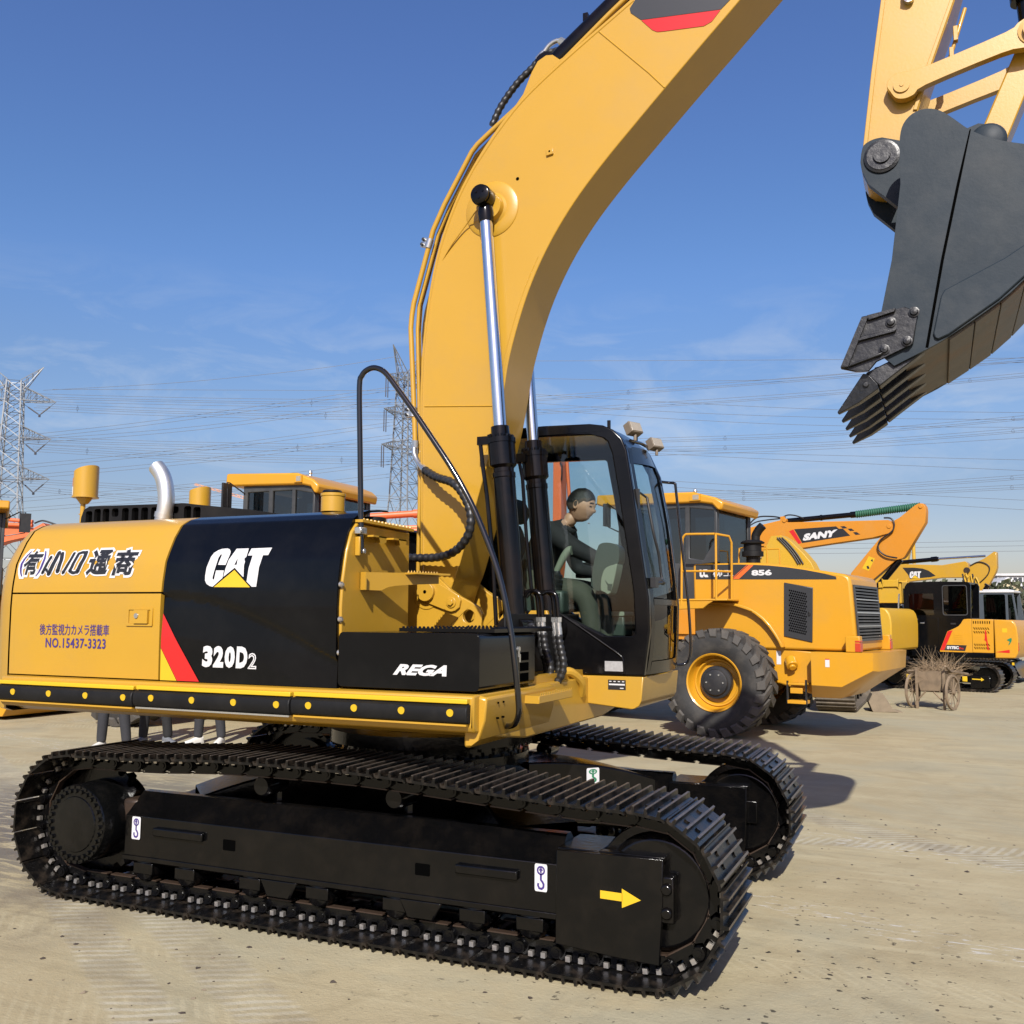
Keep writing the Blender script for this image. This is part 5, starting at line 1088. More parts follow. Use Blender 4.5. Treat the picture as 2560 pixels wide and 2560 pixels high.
b = MB(); b.box(-0.24, 1.35, YC + 0.06, YF - 0.06, 1.372, 1.42); b.box(-0.245, -0.20, YC + 0.06, YF - 0.06, 1.42, 2.15); b.box(-0.245, -0.20, YC + 0.06, YC + 0.14, 2.15, 3.0); b.box(-0.245, -0.20, YF - 0.14, YF - 0.06, 2.15, 3.0)
part(b, 'cab_interior', BLKM, parent=CAB)
b = MB(); b.add([(-0.22, YC + 0.14, 2.15), (-0.22, YF - 0.14, 2.15), (-0.22, YF - 0.14, 2.97), (-0.22, YC + 0.14, 2.97)], [(0, 1, 2, 3)]); part(b, 'rear_window', GLS, parent=CAB, smooth=0)
b = MB(); b.prism(smooth2([(0.18, 1.78), (0.72, 1.80), (0.76, 1.85), (0.72, 1.90), (0.36, 1.90), (0.28, 2.0), (0.20, 2.42), (0.13, 2.44), (0.12, 2.0)], 3), 0.62, 1.10); b.prism(smooth2([(0.14, 2.48), (0.25, 2.48), (0.29, 2.56), (0.24, 2.66), (0.15, 2.66)], 3), 0.72, 1.0); b.box(0.25, 0.68, 0.66, 1.06, 1.42, 1.78)
part(b, 'seat', mat('dark_seat_fabric', (0.022, 0.023, 0.025), 0.8, var=0.2, vscale=15), bevel=0.03)
b = MB(); b.prism(smooth2([(0.935, 1.981), (0.950, 2.106), (0.982, 2.241), (1.011, 2.280), (1.073, 2.284), (1.126, 2.265), (1.145, 2.231), (1.140, 2.145), (1.102, 2.116), (1.044, 2.097), (1.020, 2.029), (1.011, 1.948), (0.967, 1.948)], 3), 0.60, 0.74)
o = part(b, 'side_console', GRN, bevel=0.02)
b = MB(); b.prism(smooth2([(1.011, 1.948), (1.020, 2.039), (1.049, 2.102), (1.112, 2.126), (1.136, 2.116), (1.088, 1.928), (1.044, 1.933)], 3), 0.575, 0.72); part(b, 'console_panel', CHK, bevel=0.015, parent=o)
b = MB(); b.prism([(1.049, 2.020), (1.073, 1.991), (1.104, 1.991), (1.092, 1.943), (1.068, 1.948), (1.068, 1.981)], 0.571, 0.574); part(b, 'console_recess', GRN, parent=o)
b = MB(); b.tube(spline([(0.672, 0.6, 2.085), (0.70, 0.6, 2.14), (0.735, 0.6, 2.20), (0.768, 0.6, 2.232), (0.79, 0.6, 2.235)], 5), 0.026, n=12, rf=lambda t: 0.022 + 0.012 * t); o = part(b, 'control_lever', CHK, smooth=60)
b = MB(); b.lathe([(0.065, 0), (0.062, 0.03), (0.052, 0.035), (0.058, 0.06), (0.048, 0.065), (0.052, 0.09), (0.042, 0.095), (0.046, 0.12), (0.03, 0.13), (0.02, 0.15)], (0.645, 0.6, 1.945), (0.25, 0, 1), 18); part(b, 'lever_boot', HOSE, parent=o)
b = MB(); b.box(0.40, 0.76, 0.50, 0.66, 1.78, 1.945); part(b, 'armrest_console', GRN, bevel=0.02)
b = MB(); b.prism([(0.80, 1.62), (1.05, 1.62), (1.05, 1.765), (0.80, 1.765)], 1.02, 1.24); b.prism([(0.79, 1.768), (1.06, 1.768), (1.06, 1.80), (0.79, 1.80)], 1.01, 1.25, 1); part(b, 'storage_box', [GRN, CHK], bevel=0.01)
b = MB(); b.tube([(0.88, 0.9, 1.45), (0.80, 0.9, 1.75), (0.78, 0.9, 2.02)], 0.012, n=8); b.tube([(0.88, 1.02, 1.45), (0.82, 1.02, 1.75), (0.80, 1.02, 2.05)], 0.012, n=8); b.box(0.62, 0.80, 1.15, 1.24, 2.06, 2.18); b.cyl((0.71, 1.15, 2.12), (0.71, 1.145, 2.12), 0.03, n=10); part(b, 'travel_levers', BLKM)
# cab support pan, plates, grab bar
b = MB(); b.prism([(0.80, 1.362), (1.378, 1.362), (1.362, 1.205), (1.345, 1.170), (1.318, 1.152), (1.286, 1.145), (0.829, 1.188), (0.80, 1.20)], 0.385, 1.33)
part(b, 'cab_support', YEL, bevel=0.03, seg=3)
b = MB(); b.box(-0.25, 0.80, 0.40, 1.33, 1.20, 1.362); b.cyl((0.86, 0.40, 1.275), (0.86, 0.375, 1.275), 0.085, n=24); part(b, 'cab_platform', YEL, bevel=0.01)
b = MB(); b.box(1.131, 1.255, 0.3825, 0.3848, 1.272, 1.338); o = part(b, 'rating_plate', INK)
b = MB(); b.box(1.137, 1.249, 0.3815, 0.3824, 1.302, 1.312)
for k in range(4): b.box(1.14 + 0.03 * k, 1.155 + 0.03 * k, 0.3815, 0.3824, 1.324, 1.330)
b.box(1.215, 1.24, 0.3815, 0.3824, 1.28, 1.286); part(b, 'plate_print', WHITE, parent=o, smooth=0)
b = MB(); b.tube(spline([(1.20, 1.37, 2.82), (1.28, 1.45, 2.815), (1.335, 1.45, 2.805), (1.345, 1.45, 2.76), (1.377, 1.45, 2.418), (1.415, 1.45, 2.05), (1.435, 1.45, 1.84), (1.448, 1.45, 1.55), (1.435, 1.45, 1.45), (1.40, 1.45, 1.405), (1.33, 1.40, 1.395)], 4), 0.011, n=8); part(b, 'grab_bar', TUBE, smooth=60)
# ================================================================ PEOPLE
def skin_body(J, E_, mats_of_edge):
    """one continuous body grown on a skeleton: J name -> (point, radius), E_ = joint pairs"""
    names = list(J); idx = {n_: i for i, n_ in enumerate(names)}
    me = bpy.data.meshes.new('body'); me.from_pydata([J[n_][0] for n_ in names], [(idx[a], idx[c]) for a, c in E_], [])
    ob = bpy.data.objects.new('body', me); COL.objects.link(ob)
    md = ob.modifiers.new('skin', 'SKIN'); md.use_smooth_shade = True
    for i, n_ in enumerate(names):
        r = J[n_][1]; me.skin_vertices[0].data[i].radius = (r, r) if not isinstance(r, tuple) else r
        me.skin_vertices[0].data[i].use_root = (i == 0)
    sb = ob.modifiers.new('sub', 'SUBSURF'); sb.levels = 2; sb.render_levels = 2
    dg = bpy.context.evaluated_depsgraph_get(); dg.update()
    out_ = bpy.data.meshes.new_from_object(ob.evaluated_get(dg))
    bpy.data.objects.remove(ob); bpy.data.meshes.remove(me)
    segs = [(Vector(J[a][0]), Vector(J[c][0]), mats_of_edge(a, c)) for a, c in E_]
    ids = []
    for p in out_.polygons:
        c = p.center; best = None
        for a, d_, m_ in segs:
            ab = d_ - a; t = max(0, min(1, (c - a).dot(ab) / max(1e-9, ab.length_squared))); dist = (a + ab * t - c).length
            if best is None or dist < best[0]: best = (dist, m_)
        ids.append(best[1])
    V_ = [tuple(v.co) for v in out_.vertices]; F_ = [tuple(p.vertices) for p in out_.polygons]
    bpy.data.meshes.remove(out_)
    return V_, F_, ids
def head_geo(b, c, fwd, up, h=0.235, mi=0):
    """head with brow, nose, mouth, chin, eye sockets and ears"""
    f = Vector(fwd).normalized(); u = (Vector(up) - f * Vector(up).dot(f)).normalized(); s = u.cross(f); c = Vector(c); nu, nv = 28, 20; vs = []
    g = lambda a, m_, w: math.exp(-((a - m_) / w) ** 2)
    for j in range(nv + 1):
        v = -1 + 2 * j / nv; th = math.asin(max(-1, min(1, v)))
        for i in range(nu):
            ph = 2 * PI * i / nu; cx, sx_ = math.cos(ph) * math.cos(th), math.sin(ph) * math.cos(th)
            lx = 0.43 * h * cx; ly = 0.335 * h * sx_; lz = 0.5 * h * v
            if v < -0.1: ly *= 1 - 0.25 * min(1, (-v - 0.1) / 0.7); lx *= 1.0 if cx > 0 else 1 - 0.35 * min(1, (-v - 0.1) / 0.6)
            if cx > 0.2:
                k = (cx - 0.2) / 0.8
                lx += h * k * (0.10 * g(v, -0.16, 0.13) * g(sx_, 0, 0.22) + 0.03 * g(v, 0.16, 0.09) + 0.035 * g(v, -0.44, 0.07) * g(sx_, 0, 0.35) - 0.02 * g(v, -0.52, 0.04) + 0.045 * g(v, -0.74, 0.14) * g(sx_, 0, 0.5) - 0.035 * g(v, 0.03, 0.07) * g(abs(sx_), 0.38, 0.16))
            vs.append(tuple(c + f * lx + s * ly + u * lz))
    b.add(vs, [(j * nu + i, j * nu + (i + 1) % nu, (j + 1) * nu + (i + 1) % nu, (j + 1) * nu + i) for j in range(nv) for i in range(nu)], mi)
    for sg in (-1, 1):
        ec = c + s * (sg * 0.325 * h) - f * 0.02 * h + u * -0.02 * h
        ring = [ec + f * (0.075 * h * math.cos(a)) + u * (0.13 * h * math.sin(a)) + s * (sg * 0.03 * h) for a in [2 * PI * k / 12 for k in range(12)]]
        ring2 = [ec + f * (0.045 * h * math.cos(a)) + u * (0.09 * h * math.sin(a)) + s * (sg * 0.018 * h) for a in [2 * PI * k / 12 for k in range(12)]]
        base = [ec + f * (0.055 * h * math.cos(a) + 0.01) + u * (0.11 * h * math.sin(a)) - s * (sg * 0.03 * h) for a in [2 * PI * k / 12 for k in range(12)]]
        b.add([tuple(p) for p in base + ring + ring2], [(i, (i + 1) % 12, 12 + (i + 1) % 12, 12 + i) for i in range(12)] + [(12 + i, 12 + (i + 1) % 12, 24 + (i + 1) % 12, 24 + i) for i in range(12)] + [tuple(range(24, 36))], mi)
def hair_geo(c, fwd, up, h=0.235):
    f = Vector(fwd).normalized(); u = (Vector(up) - f * Vector(up).dot(f)).normalized(); s = u.cross(f); c = Vector(c); b = MB(); nu, nv = 28, 12; vs = []
    rnd = random.Random(5)
    for j in range(nv + 1):
        for i in range(nu):
            ph = 2 * PI * i / nu; front = max(0, math.cos(ph))
            lo = -0.38 + 0.86 * front ** 0.8 + 0.25 * math.exp(-((abs(math.sin(ph)) - 0.95) / 0.12) ** 2) * (1 if math.cos(ph) > -0.2 else 0.3)
            v = lo + (1.0 - lo) * j / nv; th = math.asin(max(-1, min(1, v)))
            k = (1.015 + 0.045 * min(1, j / 4)) + rnd.uniform(-.006, .01)
            lx = 0.43 * h * math.cos(ph) * math.cos(th) * k; ly = 0.335 * h * math.sin(ph) * math.cos(th) * (k + 0.02); lz = 0.5 * h * v * 1.05
            if v < -0.1 and math.cos(ph) < 0: lx *= 1 - 0.3 * min(1, (-v - 0.1) / 0.6)
            vs.append(tuple(c + f * lx + s * ly + u * lz))
    for j in range(nv): b.f += [(j * nu + i, j * nu + (i + 1) % nu, (j + 1) * nu + (i + 1) % nu, (j + 1) * nu + i) for i in range(nu)]; b.m += [1 if j < 3 and math.cos(2 * PI * (i + .5) / nu) < 0.75 else 0 for i in range(nu)]
    b.v = vs
    return b
FADE = mat('cropped_hair', (0.075, 0.052, 0.040), 0.7, var=0.3, vscale=60)
def face_parts(c, fwd, up, parent, h=0.235):
    f = Vector(fwd).normalized(); u = (Vector(up) - f * Vector(up).dot(f)).normalized(); s = u.cross(f); c = Vector(c)
    for sg in (-1, 1):
        b = MB(); e = c + f * 0.375 * h + s * (sg * 0.135 * h) + u * 0.035 * h
        b.tube([e - s * 0.05 * h - f * 0.006, e + f * 0.012 * h, e + s * 0.05 * h - f * 0.006], 0.018 * h, n=6); b.build('eye', HAIR, parent, smooth=60)
        b = MB(); e = c + f * 0.405 * h + s * (sg * 0.14 * h) + u * 0.135 * h
        b.tube([e - s * 0.075 * h * sg - u * 0.01 * h, e + f * 0.012 * h + u * 0.012 * h, e + s * 0.08 * h * sg - f * 0.05 * h - u * 0.01 * h], 0.016 * h, n=6); b.build('eyebrow', HAIR, parent, smooth=60)
    b = MB(); e = c + f * 0.418 * h - u * 0.455 * h; b.tube([e - s * 0.07 * h - f * 0.03 * h, e, e + s * 0.07 * h - f * 0.03 * h], 0.011 * h, n=6); b.build('mouth', mat('lips', (0.26, 0.10, 0.08), 0.5), parent, smooth=60)
def hand(J, E_, side, wrist, d, palm_n):
    """palm and five unequal, slightly curled fingers"""
    d = Vector(d).normalized(); n_ = (Vector(palm_n) - d * Vector(palm_n).dot(d)).normalized(); s = n_.cross(d); w = Vector(wrist)
    J[side + 'palm'] = (tuple(w + d * 0.055), (0.030, 0.018)); E_.append((side + 'wrist', side + 'palm'))
    for k, (off_, ln) in enumerate(((-0.028, 0.066), (-0.010, 0.078), (0.010, 0.073), (0.027, 0.058))):
        p0 = w + d * 0.092 + s * off_; p1 = p0 + d * ln * 0.5 + n_ * ln * 0.14; p2 = p1 + d * ln * 0.36 + n_ * ln * 0.34
        for q_, (p, r) in enumerate(((p0, 0.0095), (p1, 0.0085), (p2, 0.007))): J['%sf%d%d' % (side, k, q_)] = (tuple(p), r)
        E_ += [(side + 'palm', '%sf%d0' % (side, k)), ('%sf%d0' % (side, k), '%sf%d1' % (side, k)), ('%sf%d1' % (side, k), '%sf%d2' % (side, k))]
    t0 = w + d * 0.035 - s * 0.034 + n_ * 0.008; t1 = t0 + d * 0.035 - s * 0.020 + n_ * 0.014; t2 = t1 + d * 0.028 + n_ * 0.006
    for q_, (p, r) in enumerate(((t0, 0.011), (t1, 0.0095), (t2, 0.008))): J['%st%d' % (side, q_)] = (tuple(p), r)
    E_ += [(side + 'palm', side + 't0'), (side + 't0', side + 't1'), (side + 't1', side + 't2')]
def shoe(c, fwd, m, parent, L_=0.28):
    f = Vector(fwd).normalized(); s = Vector((-f.y, f.x, 0)); c = Vector(c); b = MB()
    secs = [(-0.075, 0.034, 0.085), (-0.07, 0.038, 0.105), (-0.02, 0.040, 0.100), (0.05, 0.042, 0.085), (0.10, 0.048, 0.066), (0.15, 0.046, 0.052), (0.185, 0.034, 0.042), (0.20, 0.018, 0.030)]
    vs = []; n_ = 10
    for x, w, h in secs:
        for k in range(n_):
            a = PI * k / (n_ - 1); vs.append(tuple(c + f * x + s * (w * math.cos(a)) + Vector((0, 0, 0.02 + (h - 0.02) * math.sin(a) ** 0.7))))
    b.add(vs, [(i * n_ + j, i * n_ + j + 1, (i + 1) * n_ + j + 1, (i + 1) * n_ + j) for i in range(len(secs) - 1) for j in range(n_ - 1)] + [tuple(range(n_))])
    sole = [(-0.085, 0.03), (-0.075, 0.040), (0.0, 0.041), (0.10, 0.051), (0.16, 0.048), (0.20, 0.028), (0.21, 0.0)]
    pl = [c + f * x + s * w for x, w in sole] + [c + f * x - s * w for x, w in reversed(sole[:-1])]
    k = len(pl); b.add([(p.x, p.y, 0.0) for p in pl] + [(p.x, p.y, 0.026) for p in pl], [(i, (i + 1) % k, k + (i + 1) % k, k + i) for i in range(k)] + [tuple(range(k)), tuple(range(2 * k - 1, k - 1, -1))], 1)
    return b.build('shoe', m, parent, smooth=50)
def standing(label, loc, rz, trouser, jacket, shoes, feet, group=None):
    """feet = [(x, y, yaw)] for right and left in the person's frame"""
    t = thing('person', label, 'person', loc, rz)
    J = {}; E_ = []
    J['pelvis'] = ((0, 0, 0.97), (0.135, 0.115)); J['waist'] = ((0, 0, 1.10), (0.135, 0.115)); J['chest'] = ((0.01, 0, 1.30), (0.155, 0.12)); J['upper'] = ((0, 0, 1.43), (0.13, 0.10)); J['neck'] = ((0.005, 0, 1.515), 0.056); J['nape'] = ((0.02, 0, 1.58), 0.052)
    E_ += [('pelvis', 'waist'), ('waist', 'chest'), ('chest', 'upper'), ('upper', 'neck'), ('neck', 'nape')]
    for k, s in (('r', -1), ('l', 1)):
        fx, fy, fa = feet[0 if s < 0 else 1]
        J[k + 'sho'] = ((0, s * 0.185, 1.42), 0.068); J[k + 'elb'] = ((-0.03, s * 0.25, 1.14), 0.047); J[k + 'wrist'] = ((0.06, s * 0.25, 0.90), 0.032)
        E_ += [('upper', k + 'sho'), (k + 'sho', k + 'elb'), (k + 'elb', k + 'wrist')]
        hand(J, E_, k, J[k + 'wrist'][0], (0.15, 0, -1), (0.2, -s, 0))
        J[k + 'hip'] = ((0, s * 0.095, 0.90), 0.098); J[k + 'kne'] = ((fx * 0.5 + 0.02, (s * 0.095 + fy) / 2, 0.50), 0.076); J[k + 'ank'] = ((fx - 0.02, fy, 0.12), 0.066); J[k + 'cuf'] = ((fx - 0.02, fy, 0.065), 0.060)
        E_ += [('pelvis', k + 'hip'), (k + 'hip', k + 'kne'), (k + 'kne', k + 'ank'), (k + 'ank', k + 'cuf')]
    def mo(a, c):
        n_ = a + c
        if 'palm' in c or 'palm' in a or c[1:2] in 'ft' and c[0] in 'rl' and c[2:3].isdigit(): return 2
        if c == 'nape' or c == 'neck' and a == 'neck': return 2
        if any(q in c for q in ('hip', 'kne', 'ank', 'cuf')): return 0
        return 1
    V_, F_, ids = skin_body(J, E_, mo)
    b = MB(); b.add(V_, F_); b.m = ids; head_geo(b, (0.045, 0, 1.665), (1, 0, -0.1), (0, 0, 1), mi=2)
    b.build('body', [trouser, jacket, SKIN], t, smooth=180, fix=False)
    hair_geo((0.045, 0, 1.665), (1, 0, -0.1), (0, 0, 1)).build('hair', [HAIR, FADE], t, smooth=180); face_parts((0.045, 0, 1.665), (1, 0, -0.1), (0, 0, 1), t)
    for fx, fy, fa in feet: shoe((fx, fy, 0), (math.cos(fa), math.sin(fa), 0), shoes, t)
    return t
SOLEW = mat('white_sole', (0.70, 0.69, 0.65), 0.6)
r0 = 0.4636
standing('standing person in charcoal jogging trousers, leftmost of the three behind the excavator', (-6.79, 3.82, 0), -1.16, CLOTHG, CLOTHB, [SHOEW, SOLEW], [(0.0, -0.165, -0.3), (0.0, 0.165, 0.2)])
standing('standing person in black trousers and grey and white trainers, middle of the three', (-6.69, 4.47, 0), -1.16, CLOTHB, CLOTHG, [SHOEG, SOLEW], [(0.02, -0.17, -0.3), (0.02, 0.17, 0.9)])
standing('standing person in dark trousers and all white trainers, rightmost of the three', (-6.02, 4.77, 0), -1.2, CLOTHG, CLOTHB, [SHOEW, SOLEW], [(0.0, -0.16, -0.7), (0.0, 0.16, 0.0)])
# the operator, sitting in the cab and leaning forward
OP = thing('person', 'operator in black jacket and olive trousers leaning forward inside the cab', 'person', (0, 0, 0))
J = {}; E_ = []
J['pelvis'] = ((0.40, 0.85, 1.99), (0.16, 0.14)); J['waist'] = ((0.43, 0.85, 2.11), (0.165, 0.15)); J['chest'] = ((0.515, 0.84, 2.27), (0.20, 0.17)); J['upper'] = ((0.585, 0.83, 2.40), (0.15, 0.125)); J['neck'] = ((0.672, 0.82, 2.462), 0.062); J['nape'] = ((0.745, 0.812, 2.525), 0.052)
E_ += [('pelvis', 'waist'), ('waist', 'chest'), ('chest', 'upper'), ('upper', 'neck'), ('neck', 'nape')]
for k, s in (('r', -1), ('l', 1)):
    J[k + 'sho'] = ((0.60, 0.83 + s * 0.175, 2.385), 0.09)
    if s < 0: J['relb'] = ((0.77, 0.66, 2.265), 0.072); J['rwrist'] = ((0.975, 0.74, 2.16), 0.052); hd = (1, 0.25, -0.4)
    else: J['lelb'] = ((0.66, 1.08, 2.12), 0.056); J['lwrist'] = ((0.86, 1.02, 2.09), 0.040); hd = (1, -0.2, -0.1)
    E_ += [('upper', k + 'sho'), (k + 'sho', k + 'elb'), (k + 'elb', k + 'wrist')]
    hand(J, E_, k, J[k + 'wrist'][0], hd, (0, 0, -1))
    J[k + 'hip'] = ((0.47, 0.85 + s * 0.10, 1.955), 0.122); J[k + 'kne'] = ((0.86, 0.85 + s * 0.14, 1.945), 0.095); J[k + 'ank'] = ((0.93, 0.85 + s * 0.13, 1.53), 0.056); J[k + 'toe'] = ((1.06, 0.85 + s * 0.14, 1.46), 0.042)
    E_ += [('pelvis', k + 'hip'), (k + 'hip', k + 'kne'), (k + 'kne', k + 'ank'), (k + 'ank', k + 'toe')]
def mo(a, c):
    if 'palm' in c or 'palm' in a or c[1:2] in 'ft' and c[0] in 'rl' and c[2:3].isdigit(): return 2
    if c == 'nape': return 2
    if 'toe' in c: return 3
    if any(q in c for q in ('hip', 'kne', 'ank')): return 0
    return 1
V_, F_, ids = skin_body(J, E_, mo)
b = MB(); b.add(V_, F_); b.m = ids
HF, HU = (0.94, -0.06, -0.26), (0.30, 0, 1)
head_geo(b, (0.785, 0.81, 2.585), HF, HU, 0.255, 2)
b.build('body', [CLOTHO, CLOTHB, SKIN, HOSE], OP, smooth=180, fix=False)
hair_geo((0.785, 0.81, 2.585), HF, HU, 0.255).build('hair', [HAIR, FADE], OP, smooth=180); face_parts((0.785, 0.81, 2.585), HF, HU, OP, 0.255)
b = MB(); b.lathe([(0.072, 0), (0.080, 0.03), (0.076, 0.05), (0.066, 0.055)], (0.655, 0.823, 2.405), (0.5, -0.05, 0.6), 20); b.build('collar', CLOTHB, OP, smooth=60)

# ================================================================ WHEEL LOADERS
def tyre_mesh():
    b = MB(); R, w = 0.78, 0.30
    b.lathe([(0.42, -w + 0.05), (0.50, -w), (0.66, -w - 0.005), (0.735, -w + 0.03), (0.765, -w + 0.10), (0.77, 0), (0.765, w - 0.10), (0.735, w - 0.03), (0.66, w + 0.005), (0.50, w), (0.42, w - 0.05)], (0, 0, 0), (0, 1, 0), 56, 0)
    n_ = 24
    for k in range(n_):
        for s in (-1, 1):
            a0 = 2 * PI * (k + (0.5 if s > 0 else 0)) / n_; sk = 0.20
            def pt(a, r, y): return (r * math.cos(a), y, r * math.sin(a))
            hw = 0.088
            ins = [pt(a0 + sk - hw * 0.8, 0.765, -s * 0.02), pt(a0 + sk + hw * 0.8, 0.765, -s * 0.02), pt(a0 + hw, 0.755, s * 0.26), pt(a0 - hw, 0.755, s * 0.26), pt(a0 - hw - 0.03, 0.665, s * 0.304), pt(a0 + hw - 0.04, 0.665, s * 0.304)]
            ou = [pt(a0 + sk - hw * 0.65, 0.802, -s * 0.02), pt(a0 + sk + hw * 0.65, 0.802, -s * 0.02), pt(a0 + hw * 0.85, 0.797, s * 0.285), pt(a0 - hw * 0.85, 0.797, s * 0.285), pt(a0 - hw * 0.8 - 0.03, 0.69, s * 0.322), pt(a0 + hw * 0.8 - 0.04, 0.69, s * 0.322)]
            b.add(ins + ou, [(6, 7, 8, 9), (9, 8, 11, 10), (0, 1, 7, 6), (1, 2, 8, 7), (2, 5, 11, 8), (5, 4, 10, 11), (4, 3, 9, 10), (3, 0, 6, 9)], 1)
    return b.mesh('tyre', [TYRE, TREAD], smooth=40)
def rim_mesh():
    b = MB()
    b.lathe([(0.435, 0.255), (0.425, 0.275), (0.405, 0.262), (0.395, 0.22), (0.385, 0.15), (0.36, 0.11), (0.345, 0.135), (0.325, 0.13), (0.30, 0.075), (0.20, 0.065)], (0, 0, 0), (0, -1, 0), 44, 0)
    b.lathe([(0.43, -0.25), (0.40, -0.2), (0.38, -0.1), (0.38, 0.1)], (0, 0, 0), (0, -1, 0), 32, 0)
    b.lathe([(0.24, 0.06), (0.245, 0.16), (0.235, 0.175), (0.20, 0.18), (0.185, 0.21), (0.17, 0.215), (0.0, 0.215)], (0, 0, 0), (0, -1, 0), 32, 1)
    for k in range(6):
        a = 2 * PI * k / 6; b.cyl((0.13 * math.cos(a), -0.214, 0.13 * math.sin(a)), (0.13 * math.cos(a), -0.226, 0.13 * math.sin(a)), 0.014, n=6, mi=2)
    return b.mesh('rim', [YEL2, mat('hub_black', (0.02, 0.02, 0.022), 0.45, var=0.2, dirt=(0.1, 0.09, 0.08), dirt_amt=0.3), ZINC], smooth=35)
TY, RM = tyre_mesh(), rim_mesh()
def make_loader(label, group):
    t = thing('wheel_loader', label, 'wheel loader', group=group)
    P_ = lambda b, name, m, bevel=0.0, parent=None, smooth=32: b.build(name, m, parent or t, smooth=smooth, bevel=bevel)
    for xa in (-0.165, -3.35):
        for s in (-1, 1):
            w = instance(TY, 'tyre', t, Matrix.Translation((xa, s * 1.075, 0.805)))
            instance(RM, 'rim', w, Matrix.Identity(4) if s < 0 else Matrix.Rotation(PI, 4, 'Z'))
        b = MB(); b.cyl((xa, -0.85, 0.805), (xa, 0.85, 0.805), 0.17, n=16); b.lathe([(0.0, -0.3), (0.25, -0.25), (0.33, 0), (0.25, 0.25), (0.0, 0.3)], (xa, 0, 0.805), (0, 1, 0), 18); P_(b, 'axle', YEL2)
    # engine hood with stepped side, sloping top and wheel arch
    hs = [(-0.705, 2.605), (0.114, 2.603), (0.35, 2.597), (0.519, 2.583), (0.80, 2.548), (1.063, 2.501), (1.45, 2.435), (1.64, 2.395), (1.70, 2.360), (1.717, 2.30), (1.775, 1.30), (-0.69, 1.30)]
    b = MB(); b.prism(hs, -0.78, 0.78); HD = P_(b, 'engine_hood', YEL2, 0.035)
    b = MB()
    aw = [(-0.85, 1.90), (-0.85, 1.985), (-0.282, 2.000), (-0.017, 1.986), (0.10, 1.963), (0.226, 1.922), (0.35, 1.855), (0.463, 1.768), (0.56, 1.665), (0.646, 1.541), (0.71, 1.43), (0.751, 1.335), (0.712, 1.325), (0.67, 1.42), (0.60, 1.53), (0.52, 1.64), (0.43, 1.735), (0.32, 1.82), (0.20, 1.885), (0.09, 1.92), (-0.02, 1.942), (-0.282, 1.955), (-0.80, 1.94)]
    for s in (-1, 1): b = MB(); b.prism(aw, s * 0.781, s * 0.90); P_(b, 'wheel_arch', YEL2, 0.012)
    b = MB(); b.prism([(-0.72, 0.75), (-0.72, 1.36), (0.40, 1.34), (1.20, 1.275), (1.20, 0.64), (0.62, 0.80)], -0.74, 0.74); P_(b, 'rear_frame', YEL2, 0.02)
    b = MB(); b.prism([(1.183, 1.285), (2.044, 1.289), (2.036, 1.043), (1.607, 0.805), (1.183, 0.812)], -1.0, -0.90); b.prism([(1.183, 1.285), (2.044, 1.289), (2.036, 1.043), (1.607, 0.805), (1.183, 0.812)], 0.90, 1.0)
    b.add([(2.044, -1.0, 1.289), (2.10, -0.86, 1.289), (2.10, 0.86, 1.289), (2.044, 1.0, 1.289), (2.036, -1.0, 1.043), (2.08, -0.86, 1.03), (2.08, 0.86, 1.03), (2.036, 1.0, 1.043), (1.50, -0.7, 0.62), (1.50, 0.7, 0.62), (1.607, -1.0, 0.805), (1.607, 1.0, 0.805), (1.10, -0.7, 0.62), (1.10, 0.7, 0.62), (1.183, -1.0, 0.812), (1.183, 1.0, 0.812)],
          [(0, 1, 5, 4), (1, 2, 6, 5), (2, 3, 7, 6), (4, 5, 8, 10), (5, 6, 9, 8), (6, 7, 11, 9), (10, 8, 12, 14), (8, 9, 13, 12), (9, 11, 15, 13), (12, 13, 15, 14)])
    b.add([(1.183, -0.998, 1.284), (2.043, -0.998, 1.288), (2.098, -0.86, 1.288), (2.098, 0.86, 1.288), (2.043, 0.998, 1.288), (1.183, 0.998, 1.284)], [tuple(range(6))])
    P_(b, 'counterweight', YEL2, 0.012)
    b = MB(); b.cyl((0.80, -0.742, 1.16), (0.86, -0.84, 1.06), 0.085, n=16); b.cyl((0.86, -0.84, 1.06), (0.875, -0.865, 1.035), 0.05, n=12); P_(b, 'filler_neck', YEL2, 0.01)
    for s in (-1, 1):
        b = MB(); b.prism([(1.668, 1.29), (1.666, 1.515), (1.865, 1.518), (1.865, 1.29)], s * 0.83, s * 0.98); o = P_(b, 'lamp_post', YEL2, 0.012)
        b = MB(); b.prism([(1.80, 1.30), (1.80, 1.42), (1.875, 1.42), (1.875, 1.30)], s * 0.845, s * 0.985); b.prism([(1.80, 1.43), (1.80, 1.455), (1.873, 1.455), (1.873, 1.43)], s * 0.85, s * 0.984); P_(b, 'tail_lamp', REFL, 0.004, o)
    # side grille door with round mesh holes
    b = MB(); dr = [(0.749, 2.292), (1.177, 2.211), (1.149, 1.412), (0.730, 1.495)]
    b.prism(dr, -0.797, -0.7805); DG = P_(b, 'grille_door', mat('grille_charcoal', (0.035, 0.036, 0.038), 0.4, var=0.15), 0.012)
    b = MB(); mp_ = lambda u, v: tuple(Vector((*[((1 - v) * ((1 - u) * a + u * c) + v * ((1 - u) * d + u * e)) for a, c, d, e in ((0.800, 1.080, 0.818, 1.098), (1.570, 1.508, 2.196, 2.130))],)))
    hv = []; fs = []
